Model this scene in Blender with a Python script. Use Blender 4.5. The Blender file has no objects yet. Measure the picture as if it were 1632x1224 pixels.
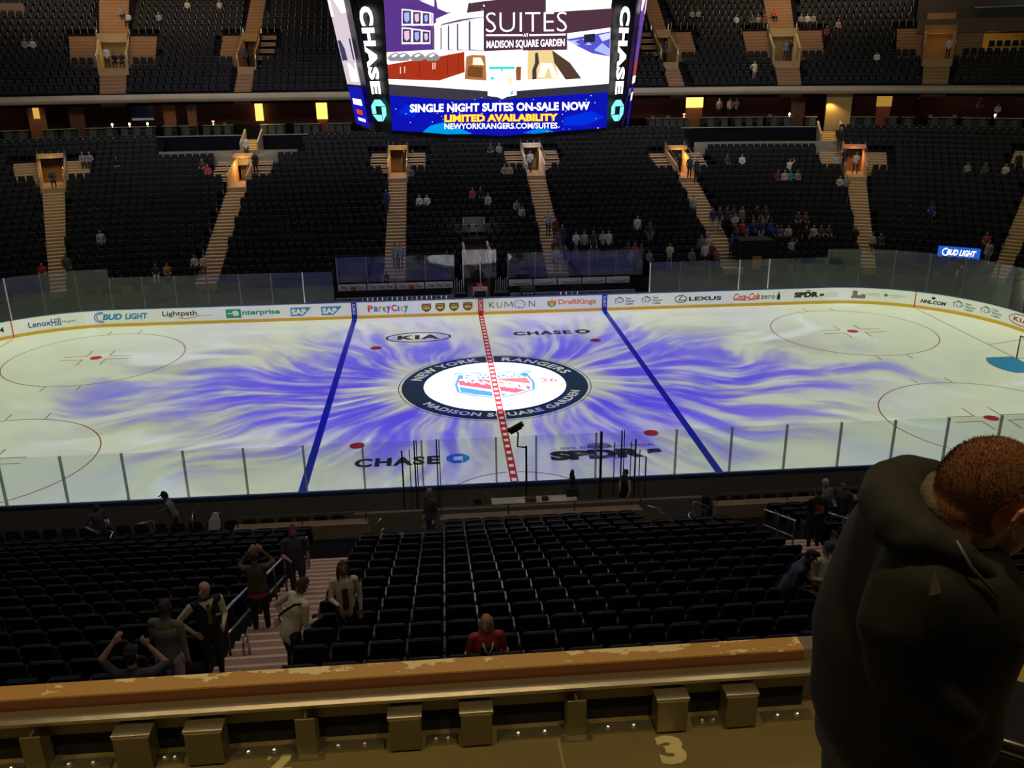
import bpy, math, random
import numpy as np
from mathutils import Vector, Matrix
from bisect import bisect
random.seed(7); rng=np.random.RandomState(7)
SC=bpy.context.scene; COL=SC.collection
# ---------------------------------------------------------------- camera
CAM=np.array([-2.4997,-40.3753,14.5205]); PIT,ROL,YAW,FPX=-.3441,-.0110,-.0822,1413.23
cy_,sy_=math.cos(YAW),math.sin(YAW); cp_,sp_=math.cos(PIT),math.sin(PIT)
FW=np.array([-sy_*cp_,cy_*cp_,sp_]); r0_=np.array([cy_,sy_,0.]); u0_=np.cross(r0_,FW)
RT=r0_*math.cos(ROL)+u0_*math.sin(ROL); UP=-r0_*math.sin(ROL)+u0_*math.cos(ROL)
cd=bpy.data.cameras.new('camera'); cam=bpy.data.objects.new('camera',cd); COL.objects.link(cam)
cd.sensor_width=36; cd.lens=36*FPX/1632; cd.clip_start=.05; cd.clip_end=400
M=Matrix.Identity(4)
for i in range(3): M[i][0]=RT[i]; M[i][1]=UP[i]; M[i][2]=-FW[i]; M[i][3]=CAM[i]
cam.matrix_world=M; SC.camera=cam
def ray(px,py): return FW+RT*(px-816)/FPX-UP*(py-612)/FPX
def at_depth(px,py,D): return CAM+ray(px,py)*D
def at_y(px,py,Y): d=ray(px,py); return CAM+d*(Y-CAM[1])/d[1]
def at_z(px,py,Z): d=ray(px,py); return CAM+d*(Z-CAM[2])/d[2]
def depth(P): return float((np.asarray(P)-CAM)@FW)
def proj(P):
    d=np.asarray(P,float)-CAM; z=d@FW; return 816+FPX*(d@RT)/z, 612-FPX*(d@UP)/z
# ---------------------------------------------------------------- world, exposure, lights
SC.view_settings.view_transform='Standard'; SC.view_settings.look='None'
SC.view_settings.exposure=0; SC.view_settings.gamma=1; SC.view_settings.use_curve_mapping=False
W=bpy.data.worlds.new('arena_air'); SC.world=W; W.use_nodes=True
W.node_tree.nodes['Background'].inputs[0].default_value=(.50,.52,.66,1); W.node_tree.nodes['Background'].inputs[1].default_value=.035
def lamp(name,kind,loc,energy,color,size=.3,rot=None,sx=None,sy=None,spot=None,blend=.5):
    L=bpy.data.lights.new(name,kind); o=bpy.data.objects.new(name,L); COL.objects.link(o); o.location=loc
    L.energy=energy; L.color=color
    if kind=='AREA':
        L.shape='RECTANGLE'; L.size=sx; L.size_y=sy
    else: L.shadow_soft_size=size
    if kind=='SPOT': L.spot_size=spot; L.spot_blend=blend
    if rot is not None: o.rotation_euler=rot
    return o
def aim(o,tgt): o.rotation_euler=(Vector(tgt)-o.location).to_track_quat('-Z','Y').to_euler()
HX,HY,HR=30.48,12.95,8.53
class NT:
    def __init__(s,nt): s.nt=nt
    def new(s,t,**k):
        n=s.nt.nodes.new(t)
        for a,b in k.items(): setattr(n,a,b)
        return n
    def put(s,v,inp):
        if hasattr(v,'is_output'): s.nt.links.new(v,inp)
        else: inp.default_value=v
    def m(s,op,a,b=0.,c=None,clamp=False):
        n=s.new('ShaderNodeMath',operation=op); n.use_clamp=clamp
        s.put(a,n.inputs[0]); s.put(b,n.inputs[1])
        if c is not None: s.put(c,n.inputs[2])
        return n.outputs[0]
    def ss(s,x,a,b,t0=0.,t1=1.):
        n=s.new('ShaderNodeMapRange',interpolation_type='SMOOTHSTEP')
        s.put(x,n.inputs[0]); s.put(a,n.inputs[1]); s.put(b,n.inputs[2]); s.put(t0,n.inputs[3]); s.put(t1,n.inputs[4]); return n.outputs[0]
    def xyz(s,x,y,z):
        n=s.new('ShaderNodeCombineXYZ'); s.put(x,n.inputs[0]); s.put(y,n.inputs[1]); s.put(z,n.inputs[2]); return n.outputs[0]
    def noise(s,v,scale=1.,detail=2.,rough=.5,dist=0.):
        n=s.new('ShaderNodeTexNoise'); s.put(v,n.inputs['Vector']); n.inputs['Scale'].default_value=scale; n.inputs['Detail'].default_value=detail
        n.inputs['Roughness'].default_value=rough; n.inputs['Distortion'].default_value=dist; return n.outputs[0]
    def mix(s,f,a,b,mode='MIX'):
        n=s.new('ShaderNodeMix',data_type='RGBA',blend_type=mode); s.put(f,n.inputs[0])
        s.put(a if hasattr(a,'is_output') else (*a,1),n.inputs[6]); s.put(b if hasattr(b,'is_output') else (*b,1),n.inputs[7]); return n.outputs[2]
def projector(name,loc,energy,build):
    """a stage projector: its beam colour depends on where the ray will meet the ice"""
    o=lamp(name,'POINT',loc,energy,(1,1,1),size=.05); L=o.data; L.use_nodes=True; t=NT(L.node_tree)
    em=[n for n in L.node_tree.nodes if n.type=='EMISSION'][0]
    tc=t.new('ShaderNodeTexCoord'); sp=t.new('ShaderNodeSeparateXYZ'); L.node_tree.links.new(tc.outputs['Normal'],sp.inputs[0])
    h=loc[2]; gx=t.m('MULTIPLY_ADD',t.m('DIVIDE',sp.outputs[0],sp.outputs[2]),-h,loc[0]); gy=t.m('MULTIPLY_ADD',t.m('DIVIDE',sp.outputs[1],sp.outputs[2]),-h,loc[1])
    down=t.m('LESS_THAN',sp.outputs[2],-.05)
    col,fac=build(t,gx,gy)
    # even brightness over the sheet: undo distance and slant falloff (h/d)^3
    nz=t.m('MULTIPLY',sp.outputs[2],-1.); comp=t.m('MINIMUM',t.m('POWER',t.m('MAXIMUM',nz,.05),-3.),9.)
    L.node_tree.links.new(col,em.inputs['Color']); L.node_tree.links.new(t.m('MULTIPLY',t.m('MULTIPLY',fac,down),comp),em.inputs['Strength'])
    return o
def rinkmask(t,x,y):
    ax=t.m('MAXIMUM',t.m('SUBTRACT',t.m('ABSOLUTE',x),HX-HR),0.); ay=t.m('MAXIMUM',t.m('SUBTRACT',t.m('ABSOLUTE',y),HY-HR),0.)
    d=t.m('SQRT',t.m('ADD',t.m('MULTIPLY',ax,ax),t.m('MULTIPLY',ay,ay))); return t.ss(d,HR+.5,HR+.95,1.,0.)
def fan(sgn):
    def build(t,x,y):
        cx=-2.5 if sgn<0 else 2.5
        dx=t.m('MULTIPLY',t.m('SUBTRACT',x,cx),float(sgn)); dy=t.m('SUBTRACT',y,.3)
        r=t.m('SQRT',t.m('ADD',t.m('MULTIPLY',dx,dx),t.m('MULTIPLY',dy,dy)))
        wob=t.m('MULTIPLY',t.m('SUBTRACT',t.noise(t.xyz(x,y,3.*sgn),.14,1.),.5),.7)
        ang=t.m('ADD',t.m('ARCTAN2',dy,dx),wob)
        n1=t.noise(t.xyz(t.m('MULTIPLY',ang,4.4),t.m('MULTIPLY',r,.15),11.*sgn+4.),1.0,3.,.6)
        n2=t.noise(t.xyz(t.m('MULTIPLY',ang,9.),t.m('MULTIPLY',r,.20),37.*sgn),1.0,3.,.6)
        n3=t.noise(t.xyz(x,y,9.),.55,3.,.6)
        streak=t.m('ADD',t.m('ADD',t.m('MULTIPLY',n1,.46),t.m('MULTIPLY',n2,.42)),t.m('MULTIPLY',n3,.12))
        env=t.m('MULTIPLY',t.ss(r,2.2,4.2),t.ss(t.m('ADD',r,t.m('MULTIPLY',t.m('ABSOLUTE',dy),.62)),7.5,22.5,1.,0.))
        back=t.ss(dx,-3.,.5,.25,1.)
        env=t.m('MULTIPLY',env,back)
        purple=t.m('MULTIPLY',t.ss(t.m('ADD',streak,t.m('MULTIPLY',env,.12)),.49,.68),t.m('POWER',env,.5),clamp=True)
        tint=t.noise(t.xyz(t.m('MULTIPLY',ang,2.2),t.m('MULTIPLY',r,.12),71.),1.,2.)
        white=t.mix(t.ss(tint,.40,.60),(.80,.82,.62),(.68,.66,.90))
        white=t.mix(t.ss(t.m('ABSOLUTE',x),8.,25.,.10,1.),white,(.80,.88,.56))
        white=t.mix(t.m('MULTIPLY',t.ss(n2,.38,.64,0.,.62),t.ss(env,0.,.3,.25,1.)),white,t.mix(1.,white,(.55,.52,.58),'MULTIPLY'))
        white=t.mix(t.ss(t.noise(t.xyz(t.m('MULTIPLY',ang,7.),t.m('MULTIPLY',r,.16),93.),1.,2.),.56,.72,0.,.55),white,(1.1,1.12,1.25))
        col=t.mix(purple,white,(.10,.045,1.12))
        half=t.ss(t.m('MULTIPLY',x,float(sgn)),-2.2,2.2)
        return col,t.m('MULTIPLY',t.m('MULTIPLY',half,rinkmask(t,x,y)),1.0)
    return build
projector('ice_projector_west',(-17.5,0,27),21500,fan(-1))
projector('ice_projector_east',(17.5,0,27),21500,fan(1))
def disc(t,x,y):
    d=t.m('SQRT',t.m('ADD',t.m('MULTIPLY',x,x),t.m('MULTIPLY',y,y)))
    col=t.mix(0.,(.93,.97,1.),(.93,.97,1.)); return col,t.ss(d,3.35,3.5,1.,0.)
projector('logo_spotlight',(0,-25,24),95000,disc)
# house lights: dim warm arrays over the stands
for n_,x_,y_,z_,e_,c_,sx_,sy_ in (('house_light_far',0,30,27,2500,(.86,.85,1.),60,6),('house_light_upper_west',-30,42,27,850,(1,.74,.46),24,6),
    ('house_light_upper_east',34,42,27,850,(1,.74,.46),24,6),('house_light_near',-2,-24,24,420,(1,.86,.72),40,6)):
    o=lamp(n_,'AREA',(x_,y_,z_),e_,c_,sx=sx_,sy=sy_); o.data.spread=1.9
    if y_>0: aim(o,(x_,y_+(2 if abs(x_)<5 else 13),6))
o=lamp('fascia_fill','AREA',(0,14,20),330,(1,.80,.58),sx=60,sy=2); o.data.spread=1.2; aim(o,(0,40,12.5))  # added fill aimed at the fascia, not a fixture of the arena
lamp('near_floor_fill','AREA',(0,-16.5,9),70,(1,.82,.62),sx=30,sy=1)  # added fill without a fixture, lifts the dark area behind the near boards
o=lamp('aisle_wash_west','AREA',(-27,16,21),700,(1,.9,.5),sx=14,sy=3); aim(o,(-29,26,4))
o=lamp('aisle_wash_east','AREA',(30,14,21),800,(1,.9,.5),sx=14,sy=3); aim(o,(31,26,4))
for x_,e_ in ((-6.2,26),(-4.1,20),(-1.6,22),(.6,18)):
    lamp('ledge_downlight','SPOT',(x_,-38.9,15.6),e_*5.0,(1,.76,.34),size=.06,spot=2.2,blend=.9)
for px_ in (192,377,500,626,749,895,1190):      # row of warm downlights over the near stand
    p_=at_z(px_,1100,12.42); q_=(6.4+2.9)/2.9
    lamp('stand_downlight','POINT',(CAM[0]+(p_[0]-CAM[0])*q_,-31.2,17.1),34,(1,.76,.42),size=.10)
for x_ in (-5.2,5.8): o=lamp('bench_fill','AREA',(x_,8.,9.),55,(.9,.88,1.),sx=7,sy=1); aim(o,(x_,15,1.2))  # added fill lights, only there to brighten the bench panels
for s_,e_ in ((-33,14),(-24,16),(-20,12),(-11,16),(-8,12),(13,14),(17.5,16),(22,16),(25.5,12),(31.5,12),(36,16),(40,16),(44,16)):
    a_=max(0,(abs(s_)-20)/30); g_=1 if s_>0 else -1; rr_=43.6
    lamp('suite_lamp','POINT',((s_ if a_==0 else g_*(20+rr_*math.sin(a_))),rr_*math.cos(a_)-2.5,11.5),e_,(1,.55,.38),size=.15)
# ---------------------------------------------------------------- materials
MATS={}
def mat(name,col,rough=.6,metal=0.,emit=0.,var=0.,vscale=6.,col2=None,spec=.5,bump=0.,bscale=40.,ecol=None):
    if name in MATS: return MATS[name]
    m=bpy.data.materials.new(name); m.use_nodes=True; t=NT(m.node_tree); b=m.node_tree.nodes['Principled BSDF']; MATS[name]=m
    b.inputs['Base Color'].default_value=(*col,1); b.inputs['Roughness'].default_value=rough; b.inputs['Metallic'].default_value=metal
    b.inputs['Specular IOR Level'].default_value=spec
    if emit: b.inputs['Emission Color'].default_value=(*(ecol or col),1); b.inputs['Emission Strength'].default_value=emit
    if var or bump:
        tc=t.new('ShaderNodeTexCoord')
        if var:
            n=t.noise(tc.outputs['Object'],vscale,4.,.6); c2=col2 or tuple(c*.35 for c in col)
            t.put(t.mix(t.ss(n,.5-.3*1,.5+.3,0.,var),col,c2),b.inputs['Base Color'])
        if bump:
            bn=t.new('ShaderNodeBump'); bn.inputs['Strength'].default_value=bump; bn.inputs['Distance'].default_value=.01
            t.put(t.noise(tc.outputs['Object'],bscale,3.),bn.inputs['Height']); t.put(bn.outputs[0],b.inputs['Normal'])
    return m
def emis(name,col,s=1.): 
    if name in MATS: return MATS[name]
    m=bpy.data.materials.new(name); m.use_nodes=True; nt=m.node_tree; nt.nodes.remove(nt.nodes['Principled BSDF'])
    e=nt.nodes.new('ShaderNodeEmission'); e.inputs[0].default_value=(*col,1); e.inputs[1].default_value=s
    nt.links.new(e.outputs[0],nt.nodes['Material Output'].inputs[0]); MATS[name]=m; return m
def glassmat(name,tint=(.93,.96,.95),dif=.02,ior=1.45):
    if name in MATS: return MATS[name]
    m=bpy.data.materials.new(name); m.use_nodes=True; nt=m.node_tree; t=NT(nt); nt.nodes.remove(nt.nodes['Principled BSDF'])
    tr=t.new('ShaderNodeBsdfTransparent'); tr.inputs[0].default_value=(*tint,1)
    df=t.new('ShaderNodeBsdfDiffuse'); df.inputs[0].default_value=(.75,.8,.8,1)
    gl=t.new('ShaderNodeBsdfGlossy'); gl.inputs['Roughness'].default_value=.04
    fr=t.new('ShaderNodeFresnel'); fr.inputs[0].default_value=ior
    a=t.new('ShaderNodeMixShader'); a.inputs[0].default_value=dif; nt.links.new(tr.outputs[0],a.inputs[1]); nt.links.new(df.outputs[0],a.inputs[2])
    b=t.new('ShaderNodeMixShader'); nt.links.new(fr.outputs[0],b.inputs[0]); nt.links.new(a.outputs[0],b.inputs[1]); nt.links.new(gl.outputs[0],b.inputs[2])
    nt.links.new(b.outputs[0],nt.nodes['Material Output'].inputs[0]); MATS[name]=m; return m
# ---------------------------------------------------------------- mesh helpers
def frame(d,ref=None):
    d=np.asarray(d,float); d=d/(np.linalg.norm(d)+1e-12)
    ref=np.array([0,0,1.]) if ref is None else np.asarray(ref,float)
    x=np.cross(ref,d)
    if np.linalg.norm(x)<1e-3: x=np.cross([0,1.,0],d)
    if np.linalg.norm(x)<1e-3: x=np.cross([1.,0,0],d)
    x/=np.linalg.norm(x); y=np.cross(d,x); return x,y,d
class MB:
    def __init__(s): s.v=[]; s.f=[]; s.m=[]
    def add(s,v,f,m=0):
        b=len(s.v); s.v.extend([tuple(map(float,p)) for p in v]); s.f.extend([tuple(i+b for i in q) for q in f]); s.m.extend([m]*len(f)); return s
    def box(s,c,d,m=0,rz=0.,M=None):
        x,y,z=(q/2 for q in d); P=[(a*x,b*y,e*z) for e in (-1,1) for b in (-1,1) for a in (-1,1)]
        if rz: P=[(p[0]*math.cos(rz)-p[1]*math.sin(rz),p[0]*math.sin(rz)+p[1]*math.cos(rz),p[2]) for p in P]
        if M is not None: P=[tuple(M@Vector(p)) for p in P]
        return s.add([(p[0]+c[0],p[1]+c[1],p[2]+c[2]) for p in P],[(0,2,3,1),(4,5,7,6),(0,1,5,4),(2,6,7,3),(0,4,6,2),(1,3,7,5)],m)
    def quad(s,a,b,c,d,m=0): return s.add([a,b,c,d],[(0,1,2,3)],m)
    def hexa(s,lo,hi,m=0):
        return s.add(list(lo)+list(hi),[(3,2,1,0),(4,5,6,7)]+[(i,(i+1)%4,4+(i+1)%4,4+i) for i in range(4)],m)
    def prism(s,poly,z0,z1,m=0,fn=None):
        n=len(poly); V=[(x,y,z0) for x,y in poly]+[(x,y,z1) for x,y in poly]
        if fn: V=[fn(*p) for p in V]
        return s.add(V,[tuple(range(n))[::-1],tuple(range(n,2*n))]+[(i,(i+1)%n,n+(i+1)%n,n+i) for i in range(n)],m)
    def loft(s,rings,m=0,cap=True,close=True):
        n=len(rings[0]); V=[p for r in rings for p in r]; F=[]
        for k in range(len(rings)-1):
            for i in range(n if close else n-1): j=(i+1)%n; F.append((k*n+i,k*n+j,(k+1)*n+j,(k+1)*n+i))
        if cap: F+= [tuple(range(n))[::-1],tuple(range((len(rings)-1)*n,len(rings)*n))]
        return s.add(V,F,m)
    def tube(s,pts,r,n=8,m=0,ref=None,cap=True):
        pts=[np.asarray(p,float) for p in pts]; R=r if hasattr(r,'__len__') else [r]*len(pts); rings=[]
        for i,p in enumerate(pts):
            d=pts[min(i+1,len(pts)-1)]-pts[max(i-1,0)]; x,y,_=frame(d,ref); a=R[i]; rx,ry=(a if hasattr(a,'__len__') else (a,a))
            rings.append([p+x*rx*math.cos(2*math.pi*k/n)+y*ry*math.sin(2*math.pi*k/n) for k in range(n)])
        return s.loft(rings,m,cap)
    def lathe(s,c,prof,n=12,m=0): return s.loft([[(c[0]+r*math.cos(2*math.pi*k/n),c[1]+r*math.sin(2*math.pi*k/n),c[2]+z) for k in range(n)] for r,z in prof],m)
    def ball(s,c,r,n=10,k=7,m=0,M=None):
        r=r if hasattr(r,'__len__') else (r,r,r); rings=[]
        for i in range(k+1):
            a=math.pi*(i+.02)/(k+.04)-math.pi/2; q=[]
            for j in range(n):
                b=2*math.pi*j/n; v=Vector((r[0]*math.cos(a)*math.cos(b),r[1]*math.cos(a)*math.sin(b),r[2]*math.sin(a)))
                if M is not None: v=M@v
                q.append((c[0]+v[0],c[1]+v[1],c[2]+v[2]))
            rings.append(q)
        return s.loft(rings,m)
    def build(s,name,mats,parent=None,smooth=False,bevel=0.):
        me=bpy.data.meshes.new(name); me.from_pydata(s.v,[],s.f); 
        for q in (mats if isinstance(mats,(list,tuple)) else [mats]): me.materials.append(q)
        if len(me.materials)>1: me.polygons.foreach_set('material_index',s.m)
        if smooth: me.polygons.foreach_set('use_smooth',[True]*len(s.f))
        me.update(); o=bpy.data.objects.new(name,me); COL.objects.link(o)
        if parent is not None: o.parent=parent
        if bevel: b=o.modifiers.new('edge','BEVEL'); b.width=bevel; b.segments=2; b.limit_method='ANGLE'
        return o
def tag(o,label=None,cat=None,group=None,kind=None):
    if label: o['label']=label
    if cat: o['category']=cat
    if group: o['group']=group
    if kind: o['kind']=kind
    return o
def thing(name,label,cat,loc=(0,0,0),rz=0.,group=None):
    o=bpy.data.objects.new(name,None); COL.objects.link(o); o.location=loc; o.rotation_euler=(0,0,rz); o.empty_display_size=.1
    return tag(o,label,cat,group)
def copy_tree(o,parent=None,data=True):
    c=o.copy(); COL.objects.link(c); c.parent=parent
    for ch in list(o.children): copy_tree(ch,c)
    return c
# text -> (verts Nx2 in 0..w,0..1 cap height units, faces)
_TX={}
def glyphs(txt,bold=0.,shear=0.,space=1.):
    key=(txt,bold,shear,space)
    if key in _TX: return _TX[key]
    cu=bpy.data.curves.new('lettering','FONT'); cu.body=txt; cu.size=1; cu.offset=bold; cu.shear=shear; cu.space_character=space; cu.resolution_u=3
    o=bpy.data.objects.new('lettering',cu); me=bpy.data.meshes.new_from_object(o)
    V=np.array([v.co[:2] for v in me.vertices]) if len(me.vertices) else np.zeros((1,2)); F=[tuple(p.vertices) for p in me.polygons]
    bpy.data.objects.remove(o); bpy.data.curves.remove(cu); bpy.data.meshes.remove(me)
    V=V-V.min(0); _TX[key]=(V,F); return V,F
def text(mb,txt,fn,x0,x1,y0,y1,m=0,bold=.02,shear=0.,space=1.,dz=0.):
    """lettering stretched to fill the box x0..x1, y0..y1 of a local plane; fn maps (x,y)->3D"""
    V,F=glyphs(txt,bold,shear,space); w=V.max(0); w[w==0]=1
    n=V/w; P=[fn(x0+(x1-x0)*a,y0+(y1-y0)*b) for a,b in n]; mb.add(P,F,m)
def poly(mb,pts,fn,m=0): mb.add([fn(*p) for p in pts],[tuple(range(len(pts)))],m)
def ellipse(cx,cy,rx,ry,n=28,a0=0,a1=2*math.pi): return [(cx+rx*math.cos(a0+(a1-a0)*i/n),cy+ry*math.sin(a0+(a1-a0)*i/n)) for i in range(n)]
def ringpoly(mb,cx,cy,rx,ry,w,fn,m=0,n=40,a0=0.,a1=2*math.pi):
    for i in range(n):
        a=a0+(a1-a0)*i/n; b=a0+(a1-a0)*(i+1)/n
        poly(mb,[(cx+(rx)*math.cos(a),cy+(ry)*math.sin(a)),(cx+rx*math.cos(b),cy+ry*math.sin(b)),(cx+(rx-w)*math.cos(b),cy+(ry-w)*math.sin(b)),(cx+(rx-w)*math.cos(a),cy+(ry-w)*math.sin(a))],fn,m)
def stroke(mb,pts,w,fn,m=0):
    for (a,b),(c,d) in zip(pts[:-1],pts[1:]):
        L=math.hypot(c-a,d-b) or 1; nx,ny=-(d-b)/L*w/2,(c-a)/L*w/2; ex,ey=(c-a)/L*w*.2,(d-b)/L*w*.2
        poly(mb,[(a-ex+nx,b-ey+ny),(a-ex-nx,b-ey-ny),(c+ex-nx,d+ey-ny),(c+ex+nx,d+ey+ny)],fn,m)
# ---------------------------------------------------------------- paths
def rink(t,off=0.):
    """point on the boards, t metres along them from the centre line of the far side"""
    P=4*(HX-HR)+4*(HY-HR)+2*math.pi*HR; t=(t+P/2)%P-P/2; s=1 if t>=0 else -1; a=abs(t); L=HX-HR; Q=math.pi/2*HR; S=2*(HY-HR)
    if a<=L: return s*a,HY+off
    a-=L
    if a<=Q: q=a/HR; return s*(L+(HR+off)*math.sin(q)),HY-HR+(HR+off)*math.cos(q)
    a-=Q
    if a<=S: return s*(HX+off),HY-HR-a
    a-=S
    if a<=Q: q=a/HR; return s*(L+(HR+off)*math.cos(q)),-(HY-HR)-(HR+off)*math.sin(q)
    a-=Q; return s*(L-a),-HY-off
RP=4*(HX-HR)+4*(HY-HR)+2*math.pi*HR
def pt(s,r,near=False):
    """stands: s metres along the rows from the centre, r out from the rows' centre line"""
    a=abs(s); g=1 if s>=0 else -1
    if a<=20: x,y=s,r-2.5
    else: q=(a-20)/30; x,y=g*(20+r*math.sin(q)),r*math.cos(q)-2.5
    return (x,-y) if near else (x,y)
def yaw_at(s,near=False):
    a=abs(s); g=1 if s>=0 else -1; q=max(0,(a-20)/30)*g
    return (math.pi+q) if near else -q      # local +Y points away from the ice
LZ,LK,LR,LD=1.56,.325,19.62,.88
UZ,UK,UR,UD=12.45,.57,41.9,.86
def path_prism(mb,prof,sfn,smp,m=0,cap=True):
    rings=[]
    for s in smp: rings.append([(*sfn(s,r),z) for r,z in prof])
    return mb.loft(rings,m,cap)
def samples(a,b,step=1.5): n=max(1,int(abs(b-a)/step)); return [a+(b-a)*i/n for i in range(n+1)]
# ---------------------------------------------------------------- ice
ice=MB(); n=240; ring=[rink(RP*(i/n)-RP/2+.01,-.02) for i in range(n)]
ice.add([(x,y,0) for x,y in ring],[tuple(range(n))][0:1])
if sum(ring[i][0]*ring[(i+1)%n][1]-ring[(i+1)%n][0]*ring[i][1] for i in range(n))<0: ice.f=[tuple(reversed(ice.f[0]))]
mi=mat('ice',(.80,.83,.84),rough=.32,spec=.35,var=.25,vscale=1.3,col2=(.70,.74,.76),bump=.08,bscale=3.)
I=tag(ice.build('floor',mi),'white ice sheet of the hockey rink inside the white boards',kind='structure')
blue=mat('ice_blue',(.0,.012,.36),rough=.35); red=mat('ice_red',(.50,.02,.03),rough=.35); white=mat('paint_white',(.78,.8,.82),rough=.4)
thinr=mat('ice_thin_red',(.36,.10,.12),rough=.35); black=mat('print_black',(.012,.012,.016),rough=.5); navy=mat('logo_navy',(.012,.035,.10),rough=.4)
crb=mat('crease_blue',(.02,.24,.55),rough=.4); grey=mat('print_grey',(.25,.27,.30),rough=.5)
def G(z): return lambda x,y:(x,y,z)
def flat(name,mats,fn,par=I): mb=MB(); fn(mb); return mb.build(name,mats,par)
E=HY-.06
for x in (-7.77,7.77): flat('blue_line',blue,lambda mb:poly(mb,[(x-.15,-E),(x+.15,-E),(x+.15,E),(x-.15,E)],G(.004)))
def redline(mb):
    poly(mb,[(-.2,-E),(.2,-E),(.2,E),(-.2,E)],G(.010),1); poly(mb,[(-.15,-E),(.15,-E),(.15,E),(-.15,E)],G(.013),0)
    y=-E+.35
    while y<E-.3: poly(mb,[(-.09,y),(.09,y),(.09,y+.26),(-.09,y+.26)],G(.016),1); y+=.62
flat('centre_red_line',[red,white],redline)
def goal_line(g): 
    def f(mb):
        X=g*27.13; yy=11.0; poly(mb,[(X-.03,-yy),(X+.03,-yy),(X+.03,yy),(X-.03,yy)],G(.004))
        for q in (-1,1): stroke(mb,[(X,q*3.35),(g*30.4,q*4.27)],.05,G(.006))
    return f
for g in (-1,1): flat('goal_line',thinr,goal_line(g))
def faceoff(cx,cy):
    def f(mb):
        ringpoly(mb,cx,cy,4.57,4.57,.055,G(.004),0,72)
        poly(mb,ellipse(cx,cy,.31,.31),G(.006),1)
        for a in (-1,1):
            for b in (-1,1):
                x0,y0=cx+a*.6,cy+b*.30; stroke(mb,[(x0+a*1.2,y0),(x0,y0),(x0,y0+b*.92)],.05,G(.007),0)
            for b in (-1,1): stroke(mb,[(cx+a*.85,cy+b*4.55),(cx+a*.85,cy+b*5.2)],.05,G(.005),0)
    return f
for cx in (-21.03,21.03):
    for cy in (-6.71,6.71): flat('faceoff_circle',[thinr,red],faceoff(cx,cy))
for cx in (-6.1,6.1):
    for cy in (-6.71,6.71): flat('faceoff_spot',red,lambda mb:poly(mb,ellipse(cx,cy,.31,.31),G(.006)))
flat('referee_crease_line',thinr,lambda mb:ringpoly(mb,0,-E,3.05,3.05,.05,G(.005),0,40,0,math.pi))
def crease(mb):
    a=1.0; pts=[(27.10,-1.22)]+[(27.10-1.83*math.cos(q),1.83*math.sin(q)) for q in np.linspace(-.73,.73,20)]+[(27.10,1.22)]
    poly(mb,pts,G(.005),0); 
    for p,q in zip(pts[:-1],pts[1:]): stroke(mb,[p,q],.05,G(.007),1)
flat('goal_crease',[crb,thinr],crease)
# centre logo
def logo(mb):
    f=G(.005); ringpoly(mb,0,0,4.66,4.66,.035,G(.006),2,96); ringpoly(mb,0,0,4.50,4.50,1.06,f,0,96); poly(mb,ellipse(0,0,3.445,3.445,96),f,1)
    def arc(txt,a0,a1,R0,R1,m,inward=False):
        V,F=glyphs(txt,.035,0,1.12); w=V.max(0); P=[]
        for x,y in V/w:
            a=a0+(a1-a0)*x; r=(R1+(R0-R1)*y) if inward else (R0+(R1-R0)*y); P.append((r*math.cos(a),r*math.sin(a),.009))
        mb.add(P,F,m)
    d=math.pi/180
    arc('NEW YORK',165*d,99*d,3.68,4.25,3); arc('RANGERS',81*d,20*d,3.68,4.25,3)
    arc('MADISON SQUARE GARDEN',213*d,342*d,3.72,4.25,3,inward=True)
    # shield
    sh=[(-2.0,1.9),(2.0,1.9),(1.75,1.35),(1.95,0.2),(1.85,-.9),(1.1,-1.45),(0,-1.95),(-1.1,-1.45),(-1.85,-.9),(-1.95,.2),(-1.75,1.35)]
    poly(mb,sh,G(.007),4)
    poly(mb,[(x*.93,y*.92) for x,y in sh],G(.008),1)
    poly(mb,[(-1.75,1.62),(1.75,1.62),(1.62,.95),(-1.62,.95)],G(.009),4)
    text(mb,'NEW YORK',G(.011),-1.5,1.5,1.03,1.55,1,.04)
    poly(mb,[(-.3,.85),(1.62,.85),(1.78,-.1)],G(.009),5); poly(mb,[(-1.78,.75),(-.55,.85),(1.7,-.45),(1.62,-.8),(.9,-1.3),(-1.7,.1)],G(.0095),6)
    text(mb,'RANGERS',lambda x,y:(x,y-.62*(x+.0)*.8+.05,.011),-1.45,1.5,-.25,.3,1,.04)
    poly(mb,[(-1.75,-.1),(.55,-1.45),(0,-1.7),(-1.0,-1.3),(-1.68,-.85)],G(.009),4)
    text(mb,'26',G(.010),2.25,3.1,.1,.65,6,.03)
flat('centre_logo',[navy,white,black,white,mat('crest_blue',(.03,.11,.26)),mat('crest_red',(.55,.07,.09)),mat('crest_red_deep',(.42,.04,.07))],logo)
def octa(mb,cx,cy,s,fn,m):
    """four interlocking wedges around a square"""
    o=[(.38,1),(1,.38),(1,-.38),(.38,-1),(-.38,-1),(-1,-.38),(-1,.38),(-.38,1)]; q=.40
    W_=[[(-.38,1),(.95,1),(.45,q),(-q,q)],[(1,.95),(1,-.38),(q,-q),(q,.3)],[(.38,-1),(-.95,-1),(-.45,-q),(q,-q)],[(-1,-.95),(-1,.38),(-q,q),(-q,-.3)]]
    W_=[[(-.38,1),(.38,1),(1,.42),(q,q),(-q,q)],[(1,.36),(1,-.38),(.42,-1),(q,-q),(q,.34)],[(.36,-1),(-.38,-1),(-1,-.42),(-q,-q),(.34,-q)],[(-1,-.36),(-1,.38),(-.42,1),(-q,q),(-q,-.34)]]
    for w in W_: poly(mb,[(cx+x*s,cy+y*s) for x,y in w],fn,m)
flat('ice_advert',black,lambda mb:(text(mb,'CHASE',G(.006),1.63,5.0,8.15,8.9,0,.045,space=1.15),octa(mb,5.66,8.52,.43,G(.006),0)))
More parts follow.
